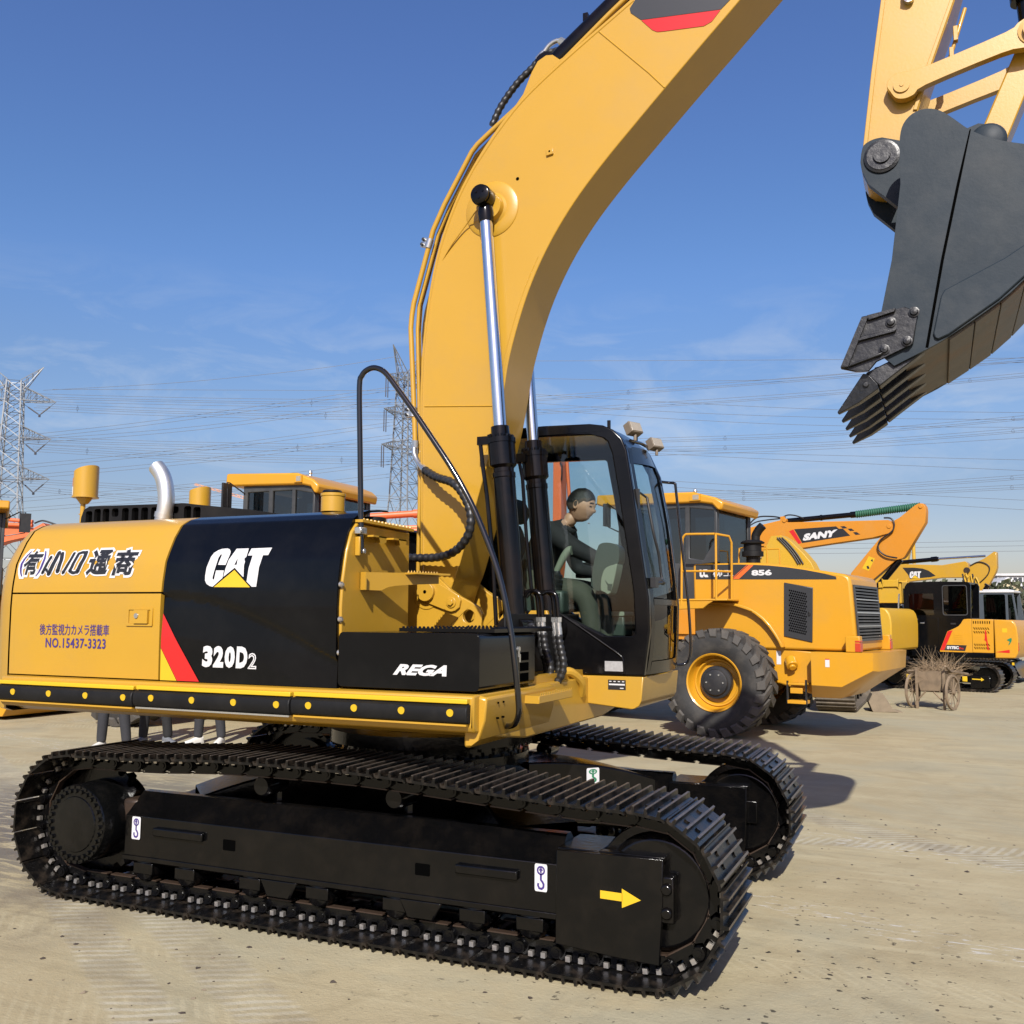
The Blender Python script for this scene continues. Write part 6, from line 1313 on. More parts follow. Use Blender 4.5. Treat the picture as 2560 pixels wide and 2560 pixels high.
    for r_ in range(17):
        for k in range(9):
            u, v = (k + 0.5 + 0.5 * (r_ % 2)) / 9.7, (r_ + 0.5) / 17
            if u > 0.98: continue
            cx, cz = mp_(u, v); o_ = len(hv); hv += [(cx + 0.0125 * math.cos(q), -0.7985, cz + 0.0155 * math.sin(q)) for q in [2 * PI * i / 6 + 0.5 for i in range(6)]]; fs.append(tuple(range(o_, o_ + 6)))
    b.add(hv, fs); o = P_(b, 'mesh_holes', mat('hole_dark', (0.002, 0.002, 0.002), 0.9), 0, DG, 0); o['kind'] = 'stuff'
    b = MB(); b.box(1.10, 1.135, -0.812, -0.7975, 1.80, 1.86); b.box(1.112, 1.125, -0.82, -0.812, 1.83, 1.87); P_(b, 'door_handle', HOSE, 0.004, DG)
    # rear radiator grille: frame and louvre bars
    Wr = lambda y, d, z: (1.7205 + (2.266 - z) * 0.0665 + d, y, z)
    b = MB(); b.prism([(-0.70, 2.25), (0.70, 2.25), (0.70, 1.44), (-0.70, 1.44)], 0.0, 0.02, 0, W=Wr, holes=[[(-0.655, 2.215), (0.655, 2.215), (0.655, 1.475), (-0.655, 1.475)]]); b.box(-0.66, 0.66, 0.003, 0.005, 1.47, 2.22, 1, W=Wr)
    RG = P_(b, 'radiator_grille', [GREY, mat('hole_dark', (0.002, 0.002, 0.002), 0.9)])
    b = MB()
    for k in range(16): b.box(-0.655, 0.655, 0.006, 0.018, 1.487 + 0.0455 * k, 1.512 + 0.0455 * k, 0, W=Wr)
    P_(b, 'grille_bars', GREY, 0, RG)
    b = MB(); b.box(-0.66, 0.66, 0.018, 0.027, 1.84, 1.86, 0, W=Wr); b.box(-0.66, 0.66, 0.018, 0.027, 2.035, 2.05, 0, W=Wr); b.box(-0.66, 0.66, 0.018, 0.027, 1.65, 1.665, 0, W=Wr); P_(b, 'grille_trim', ALU, 0, RG)
    # black side band and lettering
    f2 = lambda x, z: (x, -0.7835, z)
    flat_poly([(-0.656, 2.360), (-0.656, 2.584), (0.05, 2.577), (0.277, 2.566), (0.518, 2.550), (0.80, 2.517), (1.063, 2.474), (1.35, 2.412), (1.51, 2.368), (1.517, 2.327)], [], f2, DKV, 'side_band', HD)
    f3 = lambda x, z: (x, -0.786, z)
    flat_poly([(-0.048, 2.358), (0.051, 2.356), (0.285, 2.562), (0.205, 2.566)], [], f3, ORGV, 'orange_flash', HD); flat_poly([(-0.075, 2.358), (-0.062, 2.358), (0.190, 2.567), (0.178, 2.567)], [], f3, ORGV, 'orange_flash', HD)
    lettering('856', lambda u, v: (0.249 + 0.315 * u, -0.786, 2.402 + 0.088 * v), WHITE, HD, bold=0.05)
    lettering('柳工', lambda u, v: (-0.375 + 0.335 * u, -0.786, 2.393 + 0.115 * v), WHITE, HD, bold=0.012, spacing=1.05)
    flat_poly([(-0.590, 2.512), (-0.560, 2.512), (-0.560, 2.43), (-0.53, 2.425), (-0.53, 2.39), (-0.57, 2.39), (-0.59, 2.41)], [], f3, WHITE, 'emblem_stroke', HD); flat_poly([(-0.53, 2.512), (-0.46, 2.512), (-0.47, 2.488), (-0.505, 2.488), (-0.505, 2.43), (-0.46, 2.43), (-0.445, 2.39), (-0.50, 2.39), (-0.53, 2.415)], [], f3, WHITE, 'emblem_stroke', HD)
    b = MB(); b.box(0.595, 0.662, -0.7425, -0.7415, 1.08, 1.275); o = P_(b, 'white_sticker', WHITE)
    b = MB(); b.box(1.385, 1.445, -1.0035, -1.0015, 1.075, 1.19); o = P_(b, 'white_sticker', WHITE)
    b = MB(); b.box(1.385, 1.445, -1.0055, -1.0036, 1.18, 1.192); P_(b, 'sticker_edge', REDV, 0, o)
    # precleaner and exhaust on the hood
    b = MB(); b.lathe([(0.10, 0), (0.10, 0.11), (0.165, 0.115), (0.165, 0.19), (0.135, 0.20), (0.135, 0.31), (0.18, 0.315), (0.185, 0.335), (0.14, 0.36), (0.10, 0.37), (0.0, 0.372)], (0.155, -0.45, 2.60), (0, 0, 1), 26); P_(b, 'air_precleaner', BLKM)
    b = MB(); ep_ = spline([(0.17, -0.35, 2.60), (0.17, -0.35, 2.98), (0.18, -0.35, 3.06), (0.23, -0.35, 3.14), (0.29, -0.35, 3.20)], 5); b.tube(ep_, 0.068, n=18, caps=False); b.tube(ep_[-4:], 0.06, n=16); P_(b, 'exhaust_stack', BLKM, smooth=50)
    b = MB()
    for y in (-0.3, 0.3): b.tube([(-0.132, y, 2.60), (-0.115, y, 2.86), (0.0, y, 2.875), (0.327, y, 2.875), (0.335, y, 2.60)], 0.014, n=8)
    P_(b, 'hood_rail', YEL2)
    # cab: pillars, glass, roof
    b = MB()
    b.prism([(-2.05, 2.02), (-2.02, 3.60), (-0.30, 3.58), (-0.305, 2.62), (-0.55, 2.60), (-0.62, 2.02)], -0.76, -0.70, 0, holes=[[(-1.93, 2.15), (-1.92, 3.50), (-1.40, 3.50), (-1.40, 2.15)], [(-1.30, 2.62), (-1.30, 3.50), (-0.84, 3.50), (-0.84, 2.62)], [(-0.77, 2.70), (-0.76, 3.50), (-0.345, 3.44), (-0.35, 2.97), (-0.54, 2.66)]])
    b.prism([(-2.05, 2.02), (-2.02, 3.60), (-0.30, 3.58), (-0.305, 2.62), (-0.55, 2.60), (-0.62, 2.02)], 0.70, 0.76, 0, holes=[[(-1.93, 2.15), (-1.92, 3.50), (-1.40, 3.50), (-1.40, 2.15)], [(-1.30, 2.62), (-1.30, 3.50), (-0.84, 3.50), (-0.84, 2.62)], [(-0.77, 2.70), (-0.76, 3.50), (-0.345, 3.44), (-0.35, 2.97), (-0.54, 2.66)]])
    b.box(-0.36, -0.305, -0.70, -0.64, 2.62, 3.55); b.box(-0.36, -0.305, 0.64, 0.70, 2.62, 3.55); b.box(-2.04, -1.98, -0.70, -0.63, 2.1, 3.58); b.box(-2.04, -1.98, 0.63, 0.70, 2.1, 3.58)
    b.box(-2.04, -0.31, -0.70, 0.70, 1.95, 2.06); b.box(-0.50, -0.305, -0.70, 0.70, 2.06, 2.62)
    CB = P_(b, 'cab_body', GREY, 0.012)
    b = MB(); b.box(-0.335, -0.329, -0.64, 0.64, 2.62, 3.55); P_(b, 'rear_window', GLS2, 0, CB, 0); b = MB(); b.box(-2.02, -2.014, -0.63, 0.63, 2.06, 3.56); P_(b, 'windscreen', GLS2, 0, CB, 0)
    for s in (-1, 1):
        b = MB(); b.box(-1.93, -1.40, s * 0.728, s * 0.732, 2.15, 3.50); b.box(-1.30, -0.84, s * 0.728, s * 0.732, 2.62, 3.50); b.prism([(-0.77, 2.70), (-0.76, 3.50), (-0.345, 3.44), (-0.35, 2.97), (-0.54, 2.66)], s * 0.728, s * 0.732); P_(b, 'side_window', GLS2, 0, CB, 0)
    b = MB(); b.box(-1.45, -0.95, -0.28, 0.28, 2.06, 2.55); b.box(-1.02, -0.90, -0.27, 0.27, 2.5, 3.15); b.tube([(-1.75, 0, 2.06), (-1.68, 0, 2.75)], 0.04, n=8); b.lathe([(0.19, -0.015), (0.21, 0), (0.19, 0.015)], (-1.66, 0, 2.80), (0.4, 0, 1), 20); P_(b, 'driver_seat', BLKM, 0.02, CB)
    b = MB(); b.prism([(-2.42, 3.64), (-2.40, 3.80), (-0.68, 3.745), (-0.30, 3.635), (-0.165, 3.55), (-0.20, 3.43), (-0.28, 3.44), (-0.36, 3.53), (-0.55, 3.565), (-2.30, 3.60)], -0.82, 0.82); RO = P_(b, 'cab_roof', YEL2, 0.03)
    for s in (-1, 1):
        b = MB(); b.box(-0.72, -0.54, s * 0.822, s * 0.845, 3.60, 3.70); b.box(-0.665, -0.565, s * 0.845, s * 0.850, 3.615, 3.69, 1); P_(b, 'work_light', [YEL2, LAMP], 0, RO)
    b = MB(); b.lathe([(0.06, 0), (0.03, 0.02), (0.02, 0.05), (0.035, 0.07), (0.03, 0.10), (0.0, 0.12)], (-0.85, -0.30, 3.75), (0, 0, 1), 14); b.cyl((-1.7, 0.2, 3.765), (-1.7, 0.2, 3.80), 0.06, n=14); P_(b, 'beacon', ZINC, 0, RO)
    b = MB(); b.tube([(-1.98, -0.76, 3.48), (-2.10, -1.0, 3.62), (-2.05, -1.10, 3.62), (-2.03, -1.10, 3.22), (-1.98, -0.76, 3.15)], 0.012, n=6); b.box(-2.08, -2.04, -1.20, -1.0, 3.23, 3.60); P_(b, 'side_mirror', HOSE, 0.006)
    # platform, handrail, ladder
    b = MB(); b.box(-2.0, 0.05, -1.30, -0.79, 2.015, 2.045); b.prism([(-0.80, 1.88), (-0.80, 2.01), (-0.17, 2.01), (-0.24, 1.97), (-0.325, 1.90)], -1.30, -1.26); P_(b, 'platform', YEL2, 0.01); b = MB(); b.box(-2.0, 0.05, 0.79, 1.30, 2.015, 2.045); P_(b, 'platform', YEL2, 0.01)
    b = MB(); b.tube(spline([(-0.68, -1.285, 1.95), (-0.672, -1.285, 2.5), (-0.66, -1.285, 2.88)], 2) + spline([(-0.65, -1.285, 2.97), (-0.61, -1.285, 3.022), (-0.53, -1.285, 3.03), (-0.13, -1.285, 3.018)], 3), 0.019, n=8)
    b.tube([(-0.113, -1.285, 3.02), (-0.121, -1.285, 2.03)], 0.019, n=8); b.tube([(-0.12, -1.285, 3.018), (0.02, -1.10, 2.99), (0.03, -1.02, 2.90), (0.02, -1.02, 2.03)], 0.019, n=8); b.tube([(-0.672, -1.285, 2.467), (-0.117, -1.285, 2.457), (0.025, -1.02, 2.457)], 0.017, n=8)
    P_(b, 'handrail', YEL2, smooth=50)
    b = MB(); b.box(0.815, 0.835, -0.99, -0.95, 0.53, 0.86); b.box(1.085, 1.105, -0.99, -0.95, 0.53, 0.88); P_(b, 'step_strap', HOSE)
    b = MB(); b.box(0.825, 1.095, -1.0, -0.80, 0.535, 0.585); b.box(0.86, 1.04, -0.97, -0.945, 0.68, 0.76); b.box(0.83, 1.09, -0.985, -0.745, 0.80, 0.83); P_(b, 'access_step', YEL2, 0.006)
    # front frame, lift arms and bucket
    b = MB(); b.prism([(-4.2, 0.75), (-4.3, 1.3), (-3.6, 2.1), (-3.0, 1.7), (-2.2, 1.3), (-2.0, 0.7)], -0.35, 0.35); b.box(-2.2, -0.6, -0.4, 0.4, 0.7, 1.2); P_(b, 'front_frame', YEL2, 0.03)
    b = MB()
    for s in (-1, 1): b.prism([(-3.5, 2.0), (-3.4, 1.85), (-4.6, 1.0), (-5.2, 0.55), (-5.35, 0.45), (-5.45, 0.6), (-4.7, 1.35)], s * 0.45, s * 0.53)
    P_(b, 'lift_arm', YEL2, 0.02)
    b = MB(); sc = [(-5.35, 0.35), (-5.25, 0.75), (-5.35, 1.2), (-5.75, 1.45), (-5.80, 1.42), (-5.42, 1.15), (-5.33, 0.75), (-5.42, 0.40), (-5.6, 0.14), (-6.4, 0.05), (-6.4, 0.03), (-5.55, 0.06)]; b.prism(sc, -1.45, 1.45); b.prism([(-5.35, 0.35), (-5.25, 0.75), (-5.35, 1.2), (-5.75, 1.45), (-6.4, 0.03), (-5.55, 0.06)], -1.47, -1.45); b.prism([(-5.35, 0.35), (-5.25, 0.75), (-5.35, 1.2), (-5.75, 1.45), (-6.4, 0.03), (-5.55, 0.06)], 1.45, 1.47); P_(b, 'loader_bucket', YEL2, 0.01)
    for s in (-1, 1):
        b = MB(); b.prism([(-4.15, 1.05), (-4.1, 1.45), (-3.75, 1.72), (-3.0, 1.72), (-2.62, 1.45), (-2.55, 1.2), (-2.60, 1.2), (-2.68, 1.42), (-3.03, 1.66), (-3.72, 1.66), (-4.05, 1.42), (-4.10, 1.05)], s * 0.80, s * 1.38); P_(b, 'front_fender', YEL2, 0.01)
    return t
def copy_tree(o, parent=None):
    c = o.copy(); COL.objects.link(c); c.parent = parent
    for ch in o.children: copy_tree(ch, c)
    return c
L0 = make_loader('clean yellow wheel loader with numbered black side band, right of the excavator cab', 'yellow wheel loaders in the yard')
L0.location = (0.4997, 9.830, 0); L0.rotation_euler = (0, 0, -math.radians(10))
L1 = copy_tree(L0); L1.location = (-5.14, 7.06, 0); L1.rotation_euler = (0, 0, 0); L1.scale = (1.05,) * 3
L1['label'] = 'yellow wheel loader whose cab shows above the excavator engine hood'
L2_ = copy_tree(L0); L2_.location = (-16.2, 8.5, 0); L2_.rotation_euler = (0, 0, math.radians(141.5)); L2_.scale = (1.05,) * 3
L2_['label'] = 'yellow wheel loader at the left edge, cab corner and black stack behind the counterweight'
for ch in L1.children:                                # this loader has the shorter cab
    if ch.name.split('.')[0] in ('cab_body', 'cab_roof', 'side_mirror'): ch.scale.x = 0.75; ch.location.x = -0.30 * 0.25
for ch in list(L2_.children):                          # and this one stands without its bucket
    if ch.name.split('.')[0] in ('loader_bucket', 'lift_arm'): bpy.data.objects.remove(ch)
# slanted stacks of the loader behind the hood
b = MB(); b.lathe([(0.0, 0), (0.168, 0), (0.168, 0.15), (0.168, 0.36)], (-2.83, -0.3, 3.25), (0, 0, 1), 24)
def slant(b, dz):
    zt = max(v[2] for v in b.v); x0 = min(v[0] for v in b.v); x1 = max(v[0] for v in b.v)
    b.v = [(v[0], v[1], v[2] + (dz * ((v[0] - x0) / (x1 - x0)) if v[2] > zt - 0.01 else 0)) for v in b.v]
slant(b, 0.09); b.cyl((-2.83, -0.3, 1.5), (-2.83, -0.3, 3.26), 0.05, n=12); b.build('slanted_stack', YEL, L1)
b = MB(); b.lathe([(0.0, 0), (0.185, 0), (0.185, 0.36)], (-4.29, -1.24, 3.50), (0, 0, 1), 28); slant(b, 0.13)
b.lathe([(0.0, -0.02), (0.20, -0.02), (0.20, 0.0), (0.186, 0.0)], (-4.29, -1.24, 3.50), (0, 0, 1), 28)
b.lathe([(0.03, -0.12), (0.06, -0.11), (0.12, -0.03), (0.12, -0.02)], (-4.31, -1.24, 3.50), (0, 0, 1), 16)
b.cyl((-4.35, -1.24, 1.5), (-4.33, -1.24, 3.40), 0.038, n=12); b.cyl((-4.35, -1.24, 3.22), (-4.35, -1.24, 3.23), 0.045, n=12)
o = b.build('slanted_stack', YEL, L1); o['label'] = 'slant topped yellow canister on a thin pole'
b = MB(); b.box(-4.49, -4.472, -1.32, -1.20, 3.53, 3.66); b.box(-4.49, -4.472, -1.32, -1.20, 3.67, 3.80, 1); b.build('side_reflector', [WHITE, mat('amber_reflector', (0.45, 0.16, 0.04), 0.4)], o)
# ================================================================ OTHER EXCAVATORS IN THE YARD
def bg_track(t, x0, x1, y0, y1, h, mats=None, face_first=False):
    """crawler: belt with grouser bars, frame, wheels; runs along local x"""
    r = h / 2; yc, hw = (y0 + y1) / 2, abs(y1 - y0) / 2
    def loop(rr, n_=14):
        return [(x1 - r + rr * math.sin(a), r - rr * math.cos(a)) for a in [PI * k / n_ for k in range(n_ + 1)]] + [(x0 + r - rr * math.sin(a), r + rr * math.cos(a)) for a in [PI * k / n_ for k in range(n_ + 1)]]
    b = MB(); b.prism(loop(r - 0.022), yc - hw, yc + hw, 0, holes=[list(reversed(loop(r - 0.075)))])
    o = b.build('track', mats or SHOE, t)
    P = [Vector(p) for p in loop(r - 0.022)]; tot = sum((P[(i + 1) % len(P)] - P[i]).length for i in range(len(P)))
    S = sample_closed(P, max(24, int(tot / 0.085))); g = MB(); k = len(S)
    for i in range(k):
        p = S[i][0]; d = (S[(i + 1) % k][0] - S[i - 1][0]).normalized(); nn = Vector((d.y, -d.x))
        if nn.dot(p - Vector(((x0 + x1) / 2, r))) < 0: nn = -nn
        q = [p + d * 0.014, p - d * 0.014, p - d * 0.009 + nn * 0.022, p + d * 0.009 + nn * 0.022]
        g.add([(v.x, yy, v.y) for yy in (yc - hw * 0.98, yc + hw * 0.98) for v in q], [(0, 1, 2, 3), (4, 7, 6, 5), (0, 4, 5, 1), (1, 5, 6, 2), (2, 6, 7, 3), (3, 7, 4, 0)])
    gg = g.build('grouser_bars', (mats or [WORN])[0] if isinstance(mats, list) else (mats or WORN), o, smooth=0); gg['kind'] = 'stuff'
    b = MB(); b.prism([(x0 + r * 1.1, r * 0.62), (x0 + r * 1.1, r * 1.25), (x1 - r * 1.9, r * 1.2), (x1 - r * 1.9, r * 1.32), (x1 - r * 0.75, r * 1.32), (x1 - r * 0.75, r * 0.55), (x1 - r * 1.9, r * 0.48), (x1 - r * 1.9, r * 0.62)], yc - hw * 0.75, yc + hw * 0.75); b.build('track_frame', TRK, t, bevel=0.01)
    b = MB(); b.cyl((x1 - r, yc - hw * 0.6, r), (x1 - r, yc + hw * 0.6, r), r * 0.72, n=24); b.cyl((x0 + r, yc - hw * 0.85, r), (x0 + r, yc + hw * 0.85, r), r * 0.62, n=24)
    for i in range(5): xx = x0 + r * 1.4 + (x1 - x0 - r * 2.9) * i / 4; b.cyl((xx, yc - hw * 0.6, r * 0.36), (xx, yc + hw * 0.6, r * 0.36), r * 0.2, n=10)
    w = b.build('track_wheels', TRK, t); w['kind'] = 'stuff'
def bg_body(t, x0, x1, y0, y1, zdeck, ztop, paint, cab=None, track=True, black=None):
    """revolving house, counterweight, cab box and undercarriage of a machine mostly hidden behind others"""
    b = MB(); b.prism(rrect(x0, x1, zdeck, ztop, 0.12, 3), y0, y1); b.build('engine_house', black or paint, t, bevel=0.05)
    b = MB(); b.box(x0 + 0.1, x1 - 0.1, y0 + 0.1, y1 - 0.1, zdeck - 0.18, zdeck - 0.002); b.build('deck_frame', paint, t, bevel=0.02)
    b = MB(); b.cyl(((x0 + x1) / 2 - 0.3, (y0 + y1) / 2, 0.5), ((x0 + x1) / 2 - 0.3, (y0 + y1) / 2, zdeck - 0.18), 0.55, n=24); b.box((x0 + x1) / 2 - 1.0, (x0 + x1) / 2 + 0.4, y0 + 0.3, y1 - 0.3, 0.4, 0.75); b.build('swing_base', TRK, t)
    if cab:
        cx0, cx1, cy0, cy1, cz0, cz1, cm = cab
        b = MB(); b.prism([(cx0, cz0), (cx0 + 0.02, cz1 - 0.15), (cx0 + 0.15, cz1), (cx1, cz1), (cx1, cz0)], cy0, cy0 + 0.05, 0, holes=[rrect(cx0 + 0.12, cx1 - 0.1, cz0 + 0.65, cz1 - 0.14, 0.06, 2)]); b.prism([(cx0, cz0), (cx0 + 0.02, cz1 - 0.15), (cx0 + 0.15, cz1), (cx1, cz1), (cx1, cz0)], cy1 - 0.05, cy1, 0, holes=[rrect(cx0 + 0.12, cx1 - 0.1, cz0 + 0.65, cz1 - 0.14, 0.06, 2)])
        b.box(cx0 + 0.1, cx1, cy0 + 0.05, cy1 - 0.05, cz1 - 0.06, cz1 - 0.002); b.box(cx0 + 0.01, cx1 - 0.001, cy0 + 0.05, cy1 - 0.05, cz0, cz0 + 0.6)
        o = b.build('cab', cm, t, bevel=0.02)
        b = MB(); b.box(cx0 + 0.11, cx1 - 0.09, cy0 + 0.02, cy0 + 0.025, cz0 + 0.64, cz1 - 0.13); b.box(cx0 + 0.11, cx1 - 0.09, cy1 - 0.025, cy1 - 0.02, cz0 + 0.64, cz1 - 0.13); b.box(cx0 + 0.03, cx0 + 0.035, cy0 + 0.06, cy1 - 0.06, cz0 + 0.6, cz1 - 0.14); w = b.build('cab_glass', GLS2, o, smooth=0)
    if track:
        tx0, tx1 = track if isinstance(track, tuple) else ((x0 + x1) / 2 - 2.3, (x0 + x1) / 2 + 1.7)
        bg_track(t, tx0, tx1, y0 + 0.0, y0 + 0.6, 0.85); bg_track(t, tx0, tx1, y1 - 0.6, y1, 0.85)
def prism_part(t, name, poly, y0, y1, m, bevel=0.01, parent=None):
    b = MB(); b.prism(poly, y0, y1); return b.build(name, m, parent or t, bevel=bevel)
def flat_part(name, poly, y, m, parent): return flat_poly(poly, [], lambda x, z: (x, y, z), m, name, parent)
def hose_part(t, pts, y, r, m=HOSE, name='hydraulic_hose'):
    b = MB(); b.tube(spline([(x, y, z) for x, z in pts], 5), r, n=8); return b.build(name, m, t, smooth=60)
RZ = math.atan2(-0.24, 0.97)
GRP = 'excavators parked in the yard behind'
# long orange boom with name band, behind the loader
t = thing('excavator', 'orange excavator with lettered boom and green bellows on its arm cylinder, behind the wheel loader', 'excavator', (4.0, 26.0, 0), RZ, GRP)
bo = prism_part(t, 'boom', [(-9.2, 2.0), (-8.7, 3.2), (-8.1, 4.1), (-7.52, 4.536), (-7.16, 4.80), (-6.4, 4.93), (-5.67, 5.06), (-5.5, 4.96), (-3.466, 4.895), (-2.228, 4.862), (-2.10, 4.78), (-2.06, 4.62), (-2.126, 4.459), (-2.71, 4.325), (-4.098, 4.183), (-5.2, 4.06), (-6.092, 3.95), (-7.0, 3.72), (-7.6, 3.25), (-8.3, 2.3), (-8.6, 1.7)], 0.0, 0.42, YEL3)
ar = prism_part(t, 'arm', [(-1.42, 5.28), (-1.30, 5.335), (-1.18, 5.32), (-1.12, 5.22), (-1.105, 5.08), (-1.134, 4.732), (-1.78, 3.70), (-1.85, 3.64), (-2.04, 3.60), (-2.873, 2.911), (-3.1, 2.55), (-3.5, 1.7), (-3.75, 1.6), (-3.85, 1.8), (-3.456, 3.221), (-2.901, 3.866), (-2.30, 4.55), (-2.144, 4.80), (-1.9, 4.92)], 0.06, 0.36, YEL3)
b = MB(); b.cyl((-5.6, 0.21, 5.03), (-3.30, 0.21, 5.115), 0.085, n=16); b.cyl((-3.45, 0.21, 5.11), (-3.26, 0.21, 5.117), 0.105, n=16); b.cyl((-4.45, 0.21, 5.073), (-4.40, 0.21, 5.075), 0.10, n=16); cy = b.build('arm_cylinder', CYLB, t)
b = MB(); b.lathe([((0.095 if k % 2 else 0.125), 1.95 * k / 56) for k in range(57)], (-3.26, 0.21, 5.117), (1.87, 0, 0.135), 18); b.build('bellows', GREENB, cy, smooth=20)
f_ = lambda x, z: (x, -0.004, z)
flat_part('name_band', [(-5.273, 4.72), (-3.866, 4.744), (-3.78, 4.66), (-3.65, 4.66), (-3.421, 4.42), (-5.008, 4.245)], -0.003, INK, bo)
flat_part('red_flash', [(-5.45, 4.66), (-5.30, 4.712), (-5.03, 4.25), (-5.137, 4.22)], -0.003, REDV, bo)
lettering('SANY', lambda u, v: (-5.00 + 1.10 * u + 0.08 * v, -0.006, 4.315 + 0.24 * u * 0.40 + 0.235 * v), WHITE, bo, bold=0.07)
for p in ([(-3.74, 4.735), (-3.60, 4.74), (-3.50, 4.665), (-3.64, 4.66)], [(-3.50, 4.645), (-3.38, 4.650), (-3.28, 4.575), (-3.42, 4.568)], [(-3.33, 4.52), (-3.22, 4.53), (-3.10, 4.445), (-3.25, 4.435)]): flat_part('black_check', p, -0.003, INK, bo)
y_ = flat_part('warning_label', [(-2.875, 3.745), (-2.684, 3.668), (-2.89, 3.28), (-3.094, 3.363)], 0.056, YELV, ar)
flat_part('warning_triangle', [(-2.82, 3.60), (-2.765, 3.66), (-2.745, 3.56)], 0.053, INK, y_); flat_part('warning_symbol', [(-2.96, 3.42), (-2.90, 3.45), (-2.86, 3.36), (-2.92, 3.33)], 0.053, INK, y_)
hose_part(t, [(-2.341, 4.93), (-2.14, 4.905), (-2.04, 4.75), (-2.07, 4.55), (-2.185, 4.433), (-2.45, 4.25), (-2.55, 4.05), (-2.50, 3.88), (-2.30, 3.73), (-1.983, 3.658)], -0.03, 0.026)
hose_part(t, [(-6.917, 4.90), (-6.7, 5.12), (-6.45, 5.21), (-5.998, 5.185), (-5.75, 5.13)], 0.02, 0.025); hose_part(t, [(-6.9, 4.88), (-6.6, 5.03), (-6.2, 5.08), (-5.75, 5.10)], 0.0, 0.022); hose_part(t, [(-5.7, 5.14), (-5.5, 5.21), (-5.25, 5.18), (-4.95, 5.07)], 0.05, 0.022)
b = MB(); b.box(-5.75, -5.60, 0.0, 0.12, 5.04, 5.17); b.cyl((-2.2, -0.02, 4.66), (-2.2, 0.44, 4.66), 0.07, n=14); b.cyl((-5.6, -0.03, 5.03), (-5.6, 0.45, 5.03), 0.07, n=14); b.cyl((-1.25, 0.03, 5.23), (-1.25, 0.39, 5.23), 0.06, n=14); b.build('boom_pins', YEL3, t, bevel=0.008)
b = MB(); b.cyl((-1.95, 0.21, 3.62), (-2.9, 0.21, 2.5), 0.10, n=16); b.cyl((-2.9, 0.21, 2.5), (-3.6, 0.21, 1.75), 0.05, n=12); b.build('bucket_cylinder', CYLB, t)
prism_part(t, 'bucket', [(-3.9, 1.75), (-3.5, 1.65), (-3.1, 1.3), (-3.1, 0.7), (-3.5, 0.3), (-4.1, 0.25), (-4.45, 0.6), (-4.3, 1.2)], -0.35, 0.75, BKT, 0.03)
bg_body(t, -11.6, -8.2, -1.1, 1.5, 1.2, 2.5, YEL3, (-9.6, -8.0, 0.55, 1.5, 1.2, 2.95, GREY))
# far excavator with dark name panel on its boom
t = thing('excavator', 'worn yellow excavator with dark lettered boom panel, beyond the small black cabbed excavator', 'excavator', (9.0, 30.0, 0), math.atan2(-0.23, 0.973), GRP)
bo = prism_part(t, 'boom', [(-9.0, 1.8), (-8.3, 2.8), (-7.877, 3.35), (-7.397, 3.70), (-6.873, 3.725), (-5.793, 3.665), (-5.049, 3.78), (-4.95, 3.70), (-4.94, 3.45), (-5.15, 3.22), (-5.809, 3.224), (-6.894, 3.109), (-7.25, 2.92), (-7.7, 2.2), (-8.0, 1.5)], 0.0, 0.42, YEL)
ar = prism_part(t, 'arm', [(-4.22, 4.02), (-4.13, 4.09), (-4.05, 4.07), (-4.06, 3.55), (-4.10, 3.40), (-4.5, 2.65), (-4.9, 1.9), (-5.1, 1.8), (-5.2, 2.0), (-4.98, 3.0), (-5.16, 3.25), (-4.95, 3.55), (-4.78, 3.70), (-4.45, 3.86)], 0.06, 0.36, YEL)
b = MB(); b.cyl((-7.4, 0.21, 3.80), (-5.95, 0.21, 3.90), 0.075, n=14); b.cyl((-6.2, 0.21, 3.885), (-6.0, 0.21, 3.90), 0.095, n=14); b.build('arm_cylinder', CYLB, t)
b = MB(); b.cyl((-6.0, 0.21, 3.90), (-4.42, 0.21, 3.955), 0.04, n=12); b.build('cylinder_rod', CHROME, t)
flat_part('dark_decal', [(-7.137, 3.608), (-6.75, 3.60), (-6.45, 3.56), (-6.25, 3.48), (-6.02, 3.295), (-6.185, 3.251), (-6.891, 3.197), (-6.95, 3.35)], -0.003, INK, bo)
cat_logo(lambda x, z: (-6.90 + (x + 0.834) / 0.453 * 0.40, -0.006, 3.215 + (z - 1.917) / 0.234 * 0.25), bo)
b = MB(); b.cyl((-5.0, -0.02, 3.47), (-5.0, 0.44, 3.47), 0.10, n=16); b.build('arm_pin', RUST, t)
b = MB(); b.cyl((-4.35, 0.0, 2.95), (-4.75, 0.0, 2.3), 0.07, n=12); b.build('bucket_cylinder', CYLB, t)
hose_part(t, [(-4.9, 3.62), (-4.6, 3.75), (-4.3, 3.6), (-4.35, 3.3), (-4.7, 2.95)], 0.03, 0.018); hose_part(t, [(-4.45, 3.0), (-4.3, 2.9), (-4.35, 2.75), (-4.55, 2.6)], 0.03, 0.022)
bg_body(t, -11.0, -7.6, -1.1, 1.5, 1.2, 2.4, YEL, (-9.0, -7.4, 0.5, 1.45, 1.2, 2.9, YEL4))
